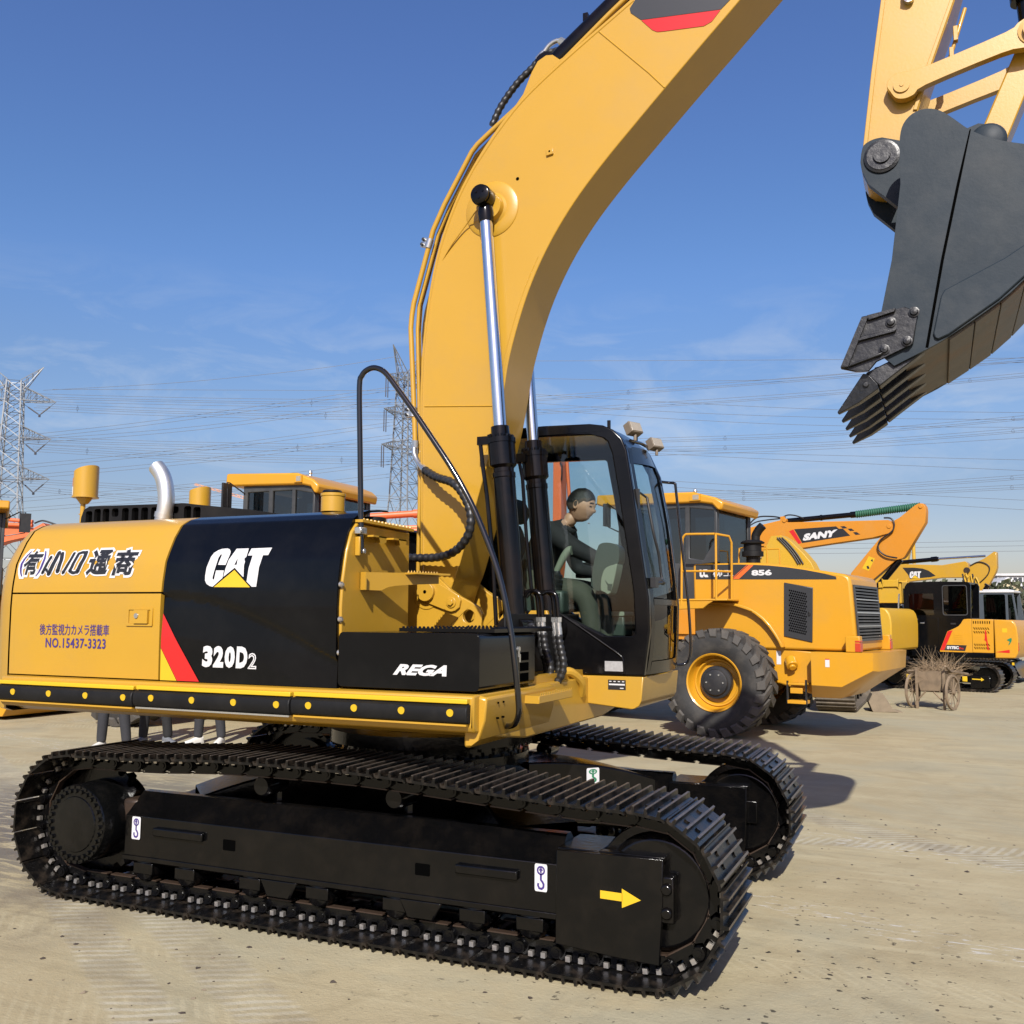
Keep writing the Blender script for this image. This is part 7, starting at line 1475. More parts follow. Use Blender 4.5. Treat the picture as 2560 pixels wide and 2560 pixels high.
# ---------------------------------------------------------------- small excavator with black cab
t = thing('small_excavator', 'small orange excavator with glossy black cab and red flash on its side', 'excavator', (1.88, 21.07, 0), math.atan2(-0.23, 0.973), GRP)
b = MB(); oc = [(0.473, 0.96), (0.50, 1.80), (0.526, 2.50), (0.555, 2.60), (0.60, 2.665), (0.68, 2.705), (1.30, 2.715), (2.03, 2.695), (2.085, 2.67), (2.115, 2.61), (2.09, 1.76), (2.09, 0.96)]
b.prism(oc, 0.0, 0.05, 0, holes=[rrect(0.635, 1.235, 1.868, 2.413, 0.02, 2), rrect(1.44, 2.02, 1.875, 2.615, 0.06, 3)]); b.prism(oc, 0.95, 1.0, 0, holes=[rrect(0.635, 1.95, 1.868, 2.55, 0.04, 2)])
b.box(0.60, 2.05, 0.05, 0.95, 2.64, 2.69); b.box(2.06, 2.10, 0.05, 0.95, 0.96, 1.8); b.box(0.48, 2.05, 0.05, 0.95, 0.96, 1.05); b.box(0.48, 0.50, 0.05, 0.95, 1.05, 1.35)
CK = b.build('cab', BLK, t, bevel=0.018)
b = MB(); b.box(0.635, 1.235, 0.018, 0.023, 1.868, 2.413); b.box(1.44, 2.02, 0.018, 0.023, 1.875, 2.615); b.build('cab_window', GLS3, CK, smooth=0)
b = MB(); b.box(0.635, 1.95, 0.97, 0.975, 1.868, 2.55); b.box(0.49, 0.495, 0.05, 0.95, 1.35, 2.55); b.build('rear_glass', GLS2, CK, smooth=0)
b = MB(); b.prism(rrect(1.445, 2.03, 1.865, 2.62, 0.06, 3), -0.008, -0.001, 0, holes=[rrect(1.465, 2.01, 1.885, 2.60, 0.05, 3)]); b.build('window_seal', GREY, CK)
b = MB(); b.prism([(0.488, 1.796), (1.335, 1.801), (1.315, 1.071), (0.693, 1.060), (0.66, 1.20), (0.63, 1.32), (0.478, 1.403)], -0.012, -0.001); b.build('door_panel', BLK, CK, bevel=0.008)
b = MB(); b.box(0.90, 1.0, -0.022, -0.013, 1.655, 1.685); b.build('door_handle', ZINC, CK, bevel=0.004); b = MB(); b.box(1.62, 1.74, -0.008, -0.001, 1.64, 1.68); b.build('vent_slot', HOSE, CK)
lettering('SANY', lambda u, v: (0.545 + 0.31 * u, -0.0145, 1.725 + 0.045 * v), mat('dim_silver_vinyl', (0.35, 0.35, 0.36), 0.4), CK, bold=0.06)
b = MB(); b.box(0.75, 1.25, 0.35, 0.7, 1.5, 1.9); b.box(1.1, 1.25, 0.35, 0.7, 1.9, 2.35); b.tube([(0.8, 0.2, 1.3), (0.85, 0.2, 1.95)], 0.02, n=6); b.build('driver_seat', MID, CK, bevel=0.03)
b = MB(); b.box(0.44, 2.575, -0.012, 2.1, 0.835, 0.955); b.build('deck_frame', BLK, t, bevel=0.015)
prism_part(t, 'side_cover', [(1.345, 0.96), (1.345, 0.998), (1.45, 1.25), (1.537, 1.469), (1.62, 1.505), (1.725, 1.556), (1.80, 1.60), (1.86, 1.67), (1.90, 1.74), (1.93, 1.772), (2.02, 1.781), (2.10, 1.781), (2.10, 0.96)], -0.016, 0.06, YEL2, 0.006)
ho = prism_part(t, 'engine_door', [(2.105, 0.96), (2.105, 1.780), (2.592, 1.768), (2.572, 0.96)], -0.016, 1.2, YEL2, 0.008)
flat_part('red_flash', [(1.352, 1.0), (1.549, 1.472), (1.665, 1.50), (1.445, 1.0)], -0.020, REDV, t); flat_part('black_badge', [(1.447, 1.0), (1.508, 1.137), (1.972, 1.135), (1.932, 0.995)], -0.020, INK, t)
lettering('SY75C', lambda u, v: (1.515 + 0.275 * u, -0.0225, 1.030 + 0.078 * v), WHITE, t, bold=0.07); lettering('Pro', lambda u, v: (1.80 + 0.10 * u, -0.0225, 1.030 + 0.055 * v), REDV, t, bold=0.03)
b = MB()
def sl(x, z, h, lean): b.add([(x, -0.0175, z), (x + 0.022, -0.0175, z), (x + 0.022 + lean, -0.0175, z + h), (x + lean, -0.0175, z + h)], [(0, 1, 2, 3)])
for k in range(8): sl(2.135 + 0.052 * k, 1.665, 0.065, 0)
for zz in (1.52, 1.43, 1.125, 1.045):
    for k in range(7): sl(2.165 + 0.052 * k, zz, 0.055, -0.03)
o = b.build('cooling_slots', HOLE, ho, smooth=0); o['kind'] = 'stuff'
b = MB(); b.prism(rrect(1.69, 1.915, 1.185, 1.45, 0.01, 2), -0.022, -0.0165)
for k in range(4): b.box(1.72, 1.885, -0.026, -0.0221, 1.22 + 0.05 * k, 1.235 + 0.05 * k)
b.build('latch_panel', YEL2, t, bevel=0.003)
flat_part('red_ribbon', [(2.40, 1.52), (2.425, 1.50), (2.445, 1.25), (2.475, 1.02), (2.44, 1.04), (2.415, 1.25), (2.37, 1.27), (2.39, 1.30)], -0.022, REDV, ho)
b = MB(); b.prism([(2.60, 0.835), (2.605, 1.766), (3.0, 1.757), (3.06, 1.70), (3.095, 1.60), (3.118, 1.30), (3.105, 0.98), (3.06, 0.875), (3.02, 0.845)], -0.02, 2.1); cw = b.build('counterweight', YEL2, t, bevel=0.05)
flat_part('red_wedge', [(2.613, 0.985), (2.925, 1.05), (2.925, 0.97)], -0.0225, REDV, cw); flat_part('yellow_sticker', [(2.78, 1.56), (2.89, 1.56), (2.89, 1.46), (2.78, 1.46)], -0.0225, YELV, cw)
flat_part('leaf_symbol', [(2.87, 1.28), (2.95, 1.33), (2.985, 1.32), (2.975, 1.25), (2.92, 1.16), (2.90, 1.16), (2.935, 1.24)], -0.0225, GRNV, cw)
b = MB(); b.box(3.085, 3.118, 0.02, 0.10, 1.02, 1.22); b.build('tail_lamp', REFL, cw)
bg_track(t, -0.15, 2.715, 0.02, 0.47, 0.70); bg_track(t, -0.15, 2.715, 1.65, 2.10, 0.70)
b = MB(); b.prism([(2.02, 0.41), (2.02, 0.10), (2.45, 0.12), (2.45, 0.40)], -0.002, 0.02); b.build('idler_plate', TRK, t, bevel=0.01)
flat_part('direction_arrow', [(2.06, 0.33), (2.26, 0.325), (2.26, 0.36), (2.33, 0.31), (2.26, 0.27), (2.26, 0.30), (2.06, 0.305)], -0.005, YELV, t)
for x in (1.84, 0.52): flat_part('yellow_sticker', [(x, 0.38), (x + 0.11, 0.375), (x + 0.11, 0.25), (x, 0.255)], -0.004, YELV, t)
b = MB(); b.cyl((1.2, 1.05, 0.4), (1.2, 1.05, 0.84), 0.5, n=24); b.box(0.6, 1.9, 0.4, 1.7, 0.35, 0.6); b.build('swing_base', TRK, t)
b = MB(); b.tube(spline([(0.33, 0.3, 2.42), (0.31, 0.3, 2.25), (0.28, 0.3, 1.7), (0.25, 0.3, 1.2), (0.33, 0.3, 1.08)], 4), 0.022, n=8); b.build('grab_rail', ZINC, t, smooth=60)
b = MB(); b.prism([(0.2, 1.0), (-0.3, 1.9), (-0.9, 2.3), (-1.6, 2.0), (-1.6, 1.8), (-0.9, 2.05), (-0.45, 1.7), (0.0, 0.95)], 1.15, 1.4); b.build('boom', YEL2, t, bevel=0.02)
# ---------------------------------------------------------------- yellow excavator between loader and small excavator
t = thing('excavator', 'bright yellow excavator, rounded tail showing between the loader grille and the black cab, muddy tracks', 'excavator', (2.06, 18.2, 0), math.atan2(-0.23, 0.973), GRP)
b = MB(); pr = [(-0.55, 1.04), (-0.55, 2.0), (-0.35, 2.015), (-0.064, 2.02), (0.03, 1.98), (0.085, 1.90), (0.115, 1.78), (0.128, 1.65), (0.12, 1.25), (0.105, 1.06), (0.05, 1.03)]
b.prism(pr, 0.0, 2.3); cw = b.build('counterweight', YEL4, t, bevel=0.06)
flat_part('warning_triangle', [(-0.31, 1.69), (-0.27, 1.78), (-0.23, 1.69)], -0.004, mat('dim_brown_print', (0.25, 0.15, 0.03), 0.5), cw); flat_part('warning_symbol', [(-0.18, 1.74), (-0.12, 1.76), (-0.12, 1.70), (-0.15, 1.71)], -0.004, INK, cw)
prism_part(t, 'engine_house', [(-3.2, 1.04), (-3.2, 1.95), (-0.555, 1.99), (-0.555, 1.04)], 0.0, 2.3, YEL4, 0.04); b = MB(); b.box(-3.0, -0.1, 0.1, 2.2, 0.9, 1.035); b.cyl((-1.3, 1.15, 0.5), (-1.3, 1.15, 0.9), 0.6, n=20); b.build('deck_frame', TRK, t)
prism_part(t, 'boom', [(-3.9, 1.5), (-3.6, 2.6), (-3.35, 3.5), (-3.123, 3.90), (-2.855, 3.905), (-2.594, 3.74), (-2.287, 3.43), (-2.087, 3.186), (-1.9, 2.8), (-2.3, 2.7), (-2.9, 1.6)], 1.0, 1.42, YEL4)
for dx in (0.0, 0.06, 0.13): hose_part(t, [(-2.95 + dx, 3.85), (-2.75 + dx, 3.65), (-2.55 + dx, 3.40), (-2.40 + dx, 3.15)], 0.97, 0.018)
MUDM = [mat('muddy_track_steel', (0.16, 0.13, 0.095), 0.9, var=0.35, vscale=5, dirt=(0.04, 0.035, 0.03), dirt_amt=0.7, dscale=6, bump=0.4)]
def turned_track(t, o, rz, x0, x1, y0, y1, h, mats):
    n0 = set(bpy.data.objects); bg_track(t, x0, x1, y0, y1, h, mats)
    M = Matrix.Translation(o) @ Matrix.Rotation(rz, 4, 'Z')
    for ob in set(bpy.data.objects) - n0:
        if ob.parent is t: ob.matrix_local = M
turned_track(t, (0.425, -4.88, 0), math.radians(103), -0.0, 4.2, -0.36, 0.36, 0.92, MUDM); turned_track(t, (-1.85, -4.4, 0), math.radians(103), 0.0, 4.2, -0.36, 0.36, 0.92, MUDM)
bk = thing('excavator_bucket', 'muddy excavator bucket lying on the ground beside the muddy track end', 'bucket', (2.12, 14.25, 0), 0.15); bk.scale = (0.6, 0.7, 0.55)
b = MB(); sd = [(-0.30, 0.0), (-0.42, 0.35), (-0.30, 0.62), (0.0, 0.66), (0.14, 0.42), (0.30, 0.12), (0.46, 0.02), (0.1, 0.0)]
b.prism(sd, -0.35, -0.32); b.build('side_plate', MUD, bk, bevel=0.01); b = MB(); b.prism(sd, 0.32, 0.35); b.build('side_plate', MUD, bk, bevel=0.01)
b = MB(); b.prism([(-0.30, 0.0), (-0.42, 0.35), (-0.30, 0.62), (-0.27, 0.60), (-0.38, 0.35), (-0.27, 0.03), (0.46, 0.03), (0.46, 0.0)], -0.319, 0.319); b.build('bucket_shell', MUD, bk)
for y in (-0.25, 0.0, 0.25):
    b = MB(); b.prism([(0.38, 0.0), (0.38, 0.05), (0.46, 0.05), (0.60, 0.012), (0.60, 0.0)], y - 0.04, y + 0.04); b.build('bucket_tooth', MUD, bk)
# yellow cabbed machine behind it
t = thing('excavator', 'excavator with black engine house and yellow cab, partly hidden behind the black cabbed one', 'excavator', (2.2, 22.9, 0), math.atan2(-0.23, 0.973), GRP)
bg_body(t, -3.6, 0.10, 0.0, 2.4, 1.15, 2.2, YEL4, (-0.67, 0.0, 0.35, 1.3, 2.21, 2.80, YEL4), (-3.8, 0.2), BLK)
prism_part(t, 'boom', [(-5.3, 1.6), (-4.9, 2.9), (-4.512, 3.70), (-4.214, 3.80), (-3.289, 3.88), (-2.958, 3.65), (-2.69, 3.31), (-2.3, 2.6), (-2.9, 2.5), (-3.6, 3.2), (-4.2, 2.6), (-4.4, 1.5)], 0.9, 1.35, YEL4)
b = MB(); b.cyl((-3.62, 0.82, 3.60), (-3.40, 0.82, 3.15), 0.035, n=10); b.cyl((-3.64, 0.75, 3.63), (-3.64, 0.92, 3.63), 0.07, n=12); b.build('boom_cylinder', CHROME, t); b = MB(); b.cyl((-4.30, 0.84, 3.70), (-4.30, 0.90, 3.70), 0.07, n=12); b.build('work_light', LAMP, t)
hose_part(t, [(-4.2, 3.67), (-4.0, 3.58), (-3.75, 3.72), (-3.5, 3.62), (-3.2, 3.78)], 0.87, 0.012)
t = thing('excavator', 'red excavator whose boom top shows just beyond the orange lettered boom', 'excavator', (3.0, 33.0, 0), math.atan2(-0.23, 0.973), GRP)
k_ = 1.225
RB = [(1.757 + 0, 0)]
prism_part(t, 'boom', [(-7.6, 1.4), (-5.9, 4.25), (-5.78, 4.43), (-5.55, 4.40), (-5.05, 4.07), (-4.62, 3.80), (-4.50, 3.60), (-4.55, 3.45), (-4.9, 3.50), (-5.4, 3.3), (-6.4, 1.4)], 0.0, 0.4, REDP)
hose_part(t, [(-5.9, 4.35), (-5.5, 4.25), (-5.1, 3.95), (-4.7, 3.6)], -0.03, 0.03); hose_part(t, [(-5.8, 4.47), (-5.4, 4.36), (-5.0, 4.1)], -0.03, 0.022, WHITE, 'return_pipe')
bg_body(t, -9.6, -6.2, -1.1, 1.4, 1.2, 2.4, REDP)
t = thing('excavator', 'pale yellow excavator arm and bucket cylinder standing upright behind the orange arm', 'excavator', (8.0, 36.0, 0), math.atan2(-0.23, 0.973), GRP)
prism_part(t, 'arm', [(-6.95, 3.9), (-6.45, 4.05), (-6.2, 4.85), (-5.97, 5.30), (-5.90, 5.05), (-6.2, 3.6), (-6.6, 2.6), (-7.1, 2.6)], 0.0, 0.3, YEL4)
b = MB(); b.cyl((-5.86, 0.15, 5.33), (-5.86, 0.15, 4.05), 0.07, n=12); b.build('bucket_cylinder', YEL4, t)
bg_body(t, -10.4, -7.0, -1.1, 1.4, 1.2, 2.4, YEL4); prism_part(t, 'boom', [(-8.6, 1.8), (-8.0, 3.4), (-7.2, 4.2), (-6.1, 4.9), (-6.0, 4.6), (-7.0, 3.7), (-7.6, 2.9), (-7.9, 1.6)], 0.0, 0.3, YEL4)
# orange excavators behind the main machine
t = thing('excavator', 'orange excavator whose raised arm shows through the cab window beside the operator', 'excavator', (-2.9, 9.9, 0), 0.0, GRP)
b = MB(); b.prism([(-0.085, 3.0), (-0.075, 4.60), (0.07, 4.60), (0.085, 3.0)], 0.0, 0.28); b.build('arm', ORG, t, bevel=0.01); b = MB(); b.cyl((0.14, 0.1, 4.6), (0.205, 0.1, 3.72), 0.032, n=12); cyo = b.build('arm_cylinder', ORG, t); b = MB(); b.cyl((0.205, 0.1, 3.72), (0.22, 0.1, 3.3), 0.018, n=10); b.build('cylinder_rod', CHROME, cyo)
b = MB(); b.tube(spline([(0.10, -0.02, 4.55), (0.07, -0.02, 4.45), (0.10, -0.02, 4.40), (0.09, -0.02, 4.15)], 4), 0.014, n=6); b.build('hydraulic_hose', HOSE, t, smooth=60)
prism_part(t, 'boom', [(-0.10, 3.0), (0.10, 3.0), (0.0, 2.2), (-0.9, 1.4), (-1.2, 1.7), (-0.4, 2.4)], 0.0, 0.28, ORG); bg_body(t, -3.0, -0.7, 0.0, 2.2, 1.0, 1.9, ORG, None, False); turned_track(t, (-1.7, 0.3, 0), 0, -1.3, 1.3, 0.0, 0.45, 0.7, None); turned_track(t, (-1.7, 1.5, 0), 0, -1.3, 1.3, 0.0, 0.45, 0.7, None)
t = thing('excavator', 'orange excavator with striped folded boom seen just left of the main boom', 'excavator', (-7.2, 11.9, 0), math.atan2(0.35, 0.86), GRP)
b = MB(); b.cyl((-0.75, -0.45, 3.80), (0.36, -0.45, 3.875), 0.072, n=16); b.cyl((0.30, -0.45, 3.87), (0.45, -0.45, 3.88), 0.09, n=16); b.build('arm_cylinder', ORG, t)
b = MB(); b.prism([(-1.2, 2.9), (-1.0, 3.55), (0.5, 3.62), (0.62, 3.4), (0.5, 3.1), (-0.5, 3.0)], -0.65, -0.25); bo = b.build('boom', ORG, t, bevel=0.01)
for zz in (3.50, 3.56): flat_part('pale_stripe', [(-0.3, zz), (0.5, zz + 0.02), (0.5, zz + 0.04), (-0.3, zz + 0.02)], -0.653, mat('pale_orange_stripe', (0.75, 0.5, 0.25), 0.5), bo)
prism_part(t, 'boom_base', [(-1.4, 1.6), (-1.2, 3.2), (-0.7, 3.3), (-0.6, 1.6)], -0.65, -0.25, ORG); bg_body(t, -3.2, 0.0, -1.2, 1.2, 1.1, 2.2, ORG, None, (-3.2, 0.5))
t = thing('excavator', 'faded orange excavator with low boom, far left above the counterweight', 'excavator', (-21.0, 13.4, 0), math.atan2(0.35, 0.86), GRP); t.scale = (1.08, 1.08, 1.08)
b = MB(); b.cyl((-1.0, 0, 4.16), (0.70, 0, 4.02), 0.05, n=12); b.cyl((-1.0, 0, 3.98), (0.70, 0, 3.92), 0.055, n=12); b.build('boom_cylinder', ORG, t); prism_part(t, 'boom', [(-1.4, 3.0), (-1.0, 4.0), (0.7, 3.86), (0.95, 4.0), (1.05, 3.9), (0.9, 3.7), (0.0, 3.5)], 0.05, 0.4, ORG); hose_part(t, [(0.75, 3.98), (0.95, 4.05), (1.2, 3.99), (1.45, 3.90)], 0.0, 0.022)
prism_part(t, 'boom_base', [(-1.6, 1.6), (-1.4, 3.4), (-0.9, 3.4), (-0.7, 1.6)], 0.05, 0.4, ORG); bg_body(t, -3.4, -0.2, -1.2, 1.2, 1.1, 2.2, ORG, None, (-3.4, 0.3))
# white-roofed cab with curtain, yellow boom and dozer blade at the right
t = thing('excavator', 'grey cabbed excavator with pale roof and red curtain, behind the small excavator tail', 'excavator', (4.3, 25.2, 0), math.atan2(-0.23, 0.973), GRP)
b = MB(); b.prism([(-0.045, 1.0), (-0.025, 2.52), (0.87, 2.53), (0.96, 1.78), (0.98, 1.0)], 0.0, 0.05, 0, holes=[rrect(0.085, 0.655, 1.62, 2.49, 0.05, 3), [(0.715, 1.62), (0.72, 2.48), (0.83, 2.48), (0.90, 1.9), (0.91, 1.62)]]); b.prism([(-0.045, 1.0), (-0.025, 2.52), (0.87, 2.53), (0.96, 1.78), (0.98, 1.0)], 0.95, 1.0, 0, holes=[rrect(0.085, 0.80, 1.62, 2.49, 0.05, 3)]); b.box(-0.04, 0.97, 0.05, 0.95, 1.0, 1.1); b.box(-0.03, 0.02, 0.05, 0.95, 1.1, 1.6)
CBX = b.build('cab', mat('slate_cab_paint', (0.07, 0.085, 0.10), 0.4, var=0.15), t, bevel=0.015)
b = MB(); b.box(-0.02, 0.89, -0.03, 1.03, 2.535, 2.60); b.box(0.05, 0.75, 0.1, 0.9, 2.602, 2.635); b.build('cab_roof', WHITE, CBX, bevel=0.02)
b = MB(); b.box(0.085, 0.655, 0.02, 0.025, 1.62, 2.49); b.build('cab_glass', GLS2, CBX, smooth=0); b = MB(); b.box(0.085, 0.80, 0.97, 0.975, 1.62, 2.49); b.build('cab_glass', GLS2, CBX, smooth=0)
b = MB(); vs = []
for i in range(13):
    x = 0.14 + 0.20 * i / 12; yy = 0.06 + 0.015 * math.sin(i * 1.6); vs += [(x, yy, 2.39), (x + 0.06 * i / 12, yy, 1.98)]
b.add(vs, [(2 * i, 2 * i + 1, 2 * i + 3, 2 * i + 2) for i in range(12)]); b.build('curtain', mat('red_curtain', (0.50, 0.13, 0.08), 0.8, var=0.3, vscale=15), CBX, smooth=60)
b = MB(); b.box(0.35, 0.65, 0.3, 0.75, 1.45, 1.75); b.box(0.55, 0.66, 0.3, 0.75, 1.75, 2.1); b.build('driver_seat', BLKM, CBX, bevel=0.03)
bmY = [(-0.55, 1.2), (-0.50, 2.90), (-0.43, 3.03), (-0.285, 3.055), (-0.10, 2.98), (-0.085, 2.6), (-0.09, 1.2)]
prism_part(t, 'boom', bmY, 0.2, 0.5, YEL4)
for k in range(9):
    rr = random.Random(k); x0 = -0.48 + 0.045 * k
    hose_part(t, [(x0, 3.05 + rr.uniform(-.1, .08)), (x0 + rr.uniform(-.08, .08), 2.75), (x0 + rr.uniform(-.05, .05), 2.4), (-0.2 + rr.uniform(-.12, .08), 2.0)], 0.17, 0.022, YEL4 if k % 3 else HOSE)
b = MB(); b.cyl((-0.30, 0.15, 1.95), (-0.05, 0.15, 1.95), 0.05, n=10); b.build('swing_cylinder', HOSE, t)
prism_part(t, 'engine_house', [(-1.8, 0.75), (-1.8, 1.45), (1.3, 1.45), (1.35, 0.75)], 0.0, 1.8, GREY, 0.06); bg_track(t, -1.6, 0.85, 0.0, 0.45, 0.66); bg_track(t, -1.6, 0.85, 1.35, 1.8, 0.66)
b = MB(); b.prism([(0.80, 0.585), (0.86, 0.50), (0.91, 0.36), (1.02, 0.16), (0.93, 0.18), (0.86, 0.22), (0.80, 0.35), (0.76, 0.55)], -0.2, 2.0); bl = b.build('dozer_blade', BLK, t, bevel=0.006); b = MB(); b.prism([(0.99, 0.215), (1.025, 0.155), (0.93, 0.175), (0.92, 0.19)], -0.21, -0.2005); b.build('blade_edge', ZINC, bl)
b = MB(); b.prism([(-0.23, 0.55), (0.78, 0.58), (0.80, 0.40), (0.50, 0.20), (0.44, 0.40)], -0.05, 0.02); b.build('blade_arm', BLK, t); flat_part('yellow_sticker', [(0.79, 0.58), (0.85, 0.575), (0.85, 0.50), (0.79, 0.505)], -0.204, YELV, bl)
t = thing('excavator', 'yellow machine cut off by the right edge, only dark mirror and tail in view', 'excavator', (6.0, 35.0, 0), math.atan2(-0.23, 0.973), GRP)
bg_body(t, 0.9, 4.2, 0.0, 2.4, 1.0, 1.35, YEL4, (0.8, 2.2, 0.2, 1.2, 1.36, 2.9, BLK))
b = MB(); b.box(0.02, 0.14, -0.05, 0.0, 1.35, 2.12); b.tube([(0.08, 0, 2.1), (0.45, 0.1, 2.25), (0.85, 0.25, 2.3)], 0.02, n=6); b.build('side_mirror', HOSE, t, bevel=0.02)
# ---------------------------------------------------------------- hand cart with brushwood
CA = math.atan2(-0.187, 0.48)
ct = thing('hand_cart', 'weathered wooden hand cart with spoked wheels, loaded with dry twigs', 'cart', (2.715, 15.218, 0), CA)
b = MB(); b.add([(0.0, 0.0, 0.72), (0.58, 0.0, 0.76), (0.46, 0.03, 0.365), (0.09, 0.03, 0.35), (0.0, 0.03, 0.72), (0.58, 0.03, 0.76), (0.46, 0.055, 0.365), (0.09, 0.055, 0.35)], [(0, 1, 2, 3), (7, 6, 5, 4), (0, 4, 5, 1), (1, 5, 6, 2), (2, 6, 7, 3), (3, 7, 4, 0)]); b.build('end_board', WOOD, ct)
b = MB(); b.add([(0.0, 0.03, 0.72), (0.0, 0.95, 0.72), (0.10, 0.95, 0.36), (0.09, 0.055, 0.35), (0.02, 0.03, 0.72), (0.02, 0.95, 0.72), (0.12, 0.95, 0.36), (0.11, 0.055, 0.35)], [(0, 1, 2, 3), (7, 6, 5, 4), (0, 4, 5, 1), (1, 5, 6, 2), (2, 6, 7, 3), (3, 7, 4, 0)]); b.build('side_board', WOOD, ct)
b = MB(); b.add([(0.58, 0.03, 0.76), (0.58, 0.95, 0.76), (0.46, 0.95, 0.365), (0.46, 0.055, 0.365), (0.56, 0.03, 0.76), (0.56, 0.95, 0.76), (0.44, 0.95, 0.365), (0.44, 0.055, 0.365)], [(0, 1, 2, 3), (7, 6, 5, 4), (0, 4, 5, 1), (1, 5, 6, 2), (2, 6, 7, 3), (3, 7, 4, 0)]); b.build('side_board', WOOD, ct)
b = MB(); b.box(0.09, 0.46, 0.055, 0.95, 0.34, 0.362); b.build('floor_board', WOOD, ct)
for x in (0.005, 0.535):
    b = MB(); b.box(x, x + 0.045, -0.02, 0.02, 0.0, 0.80 + (0.03 if x > .3 else 0)); b.build('leg', WOOD, ct, bevel=0.004)
b = MB(); b.tube([(0.03, -0.01, 0.16), (0.20, -0.01, 0.34)], 0.018, n=6); b.build('brace', WOOD, ct); b = MB(); b.tube([(0.55, -0.01, 0.16), (0.36, -0.01, 0.34)], 0.018, n=6); b.build('brace', WOOD, ct)
b = MB(); b.tube([(0.66, -0.15, 0.86), (0.585, 0.3, 0.74), (0.58, 1.2, 0.66)], 0.022, n=8); b.build('shaft', WOOD, ct, smooth=60); b = MB(); b.tube([(-0.10, -0.10, 0.74), (-0.02, 0.3, 0.72), (0.0, 1.2, 0.66)], 0.022, n=8); b.build('shaft', WOOD, ct, smooth=60)
for x in (-0.105, 0.675):
    w = MB(); rr = 0.345; c_ = (x, 0.12, rr)
    w.lathe([(rr - 0.045, -0.022), (rr - 0.006, -0.022), (rr, -0.016), (rr, 0.016), (rr - 0.006, 0.022), (rr - 0.045, 0.022), (rr - 0.045, -0.022)], c_, (1, 0, 0), 36); wo = w.build('wheel', WOOD, ct, smooth=30)
    for k in range(10):
        s = MB(); a = 2 * PI * k / 10; s.cyl((x, 0.12 + 0.03 * math.cos(a), rr + 0.03 * math.sin(a)), (x, 0.12 + (rr - 0.04) * math.cos(a), rr + (rr - 0.04) * math.sin(a)), 0.009, n=6); s.build('spoke', WOOD, wo)
    s = MB(); s.cyl((x - 0.05, 0.12, rr), (x + 0.05, 0.12, rr), 0.042, n=12); s.build('hub', WOOD, wo)
b = MB(); b.cyl((-0.15, 0.12, 0.345), (0.72, 0.12, 0.345), 0.016, n=8); b.build('axle', RUST, ct)
b = MB(); rnd = random.Random(11)
for k in range(420):
    x, y = rnd.uniform(0.02, 0.56), rnd.uniform(0.1, 0.9); z = rnd.uniform(0.55, 0.82)
    if k < 260: d = Vector((rnd.gauss(0, 0.9), rnd.gauss(0, 0.7), rnd.uniform(-0.05, 0.45)))
    else: d = Vector((rnd.gauss(0.05, 0.55), rnd.gauss(0, 0.4), rnd.uniform(0.5, 1.1)))
    d.normalize(); l_ = rnd.uniform(0.2, 0.52)
    if k < 120: x, y, d, l_ = rnd.uniform(-0.05, 0.2), rnd.uniform(0.0, 0.6), Vector((-rnd.uniform(0.4, 1), rnd.gauss(0, 0.4), rnd.uniform(-0.45, 0.3))).normalized(), rnd.uniform(0.2, 0.42)
    p0 = Vector((x, y, z)); p1 = p0 + d * l_ * 0.5 + Vector((rnd.gauss(0, .02), rnd.gauss(0, .02), 0.01)); p2 = p0 + d * l_ + Vector((rnd.gauss(0, .04), rnd.gauss(0, .04), rnd.gauss(-0.01, .03)))
    r_ = rnd.uniform(0.0022, 0.0048); b.tube([p0, p1, p2], r_, n=4, caps=False, rf=lambda t, r_=r_: r_ * (1 - 0.65 * t))
o = b.build('brushwood', TWIG, None, smooth=0); o.location = (2.715, 15.218, 0); o.rotation_euler = (0, 0, CA)
tag(o, 'heap of dry brushwood and straw piled in the wooden hand cart', 'brushwood')
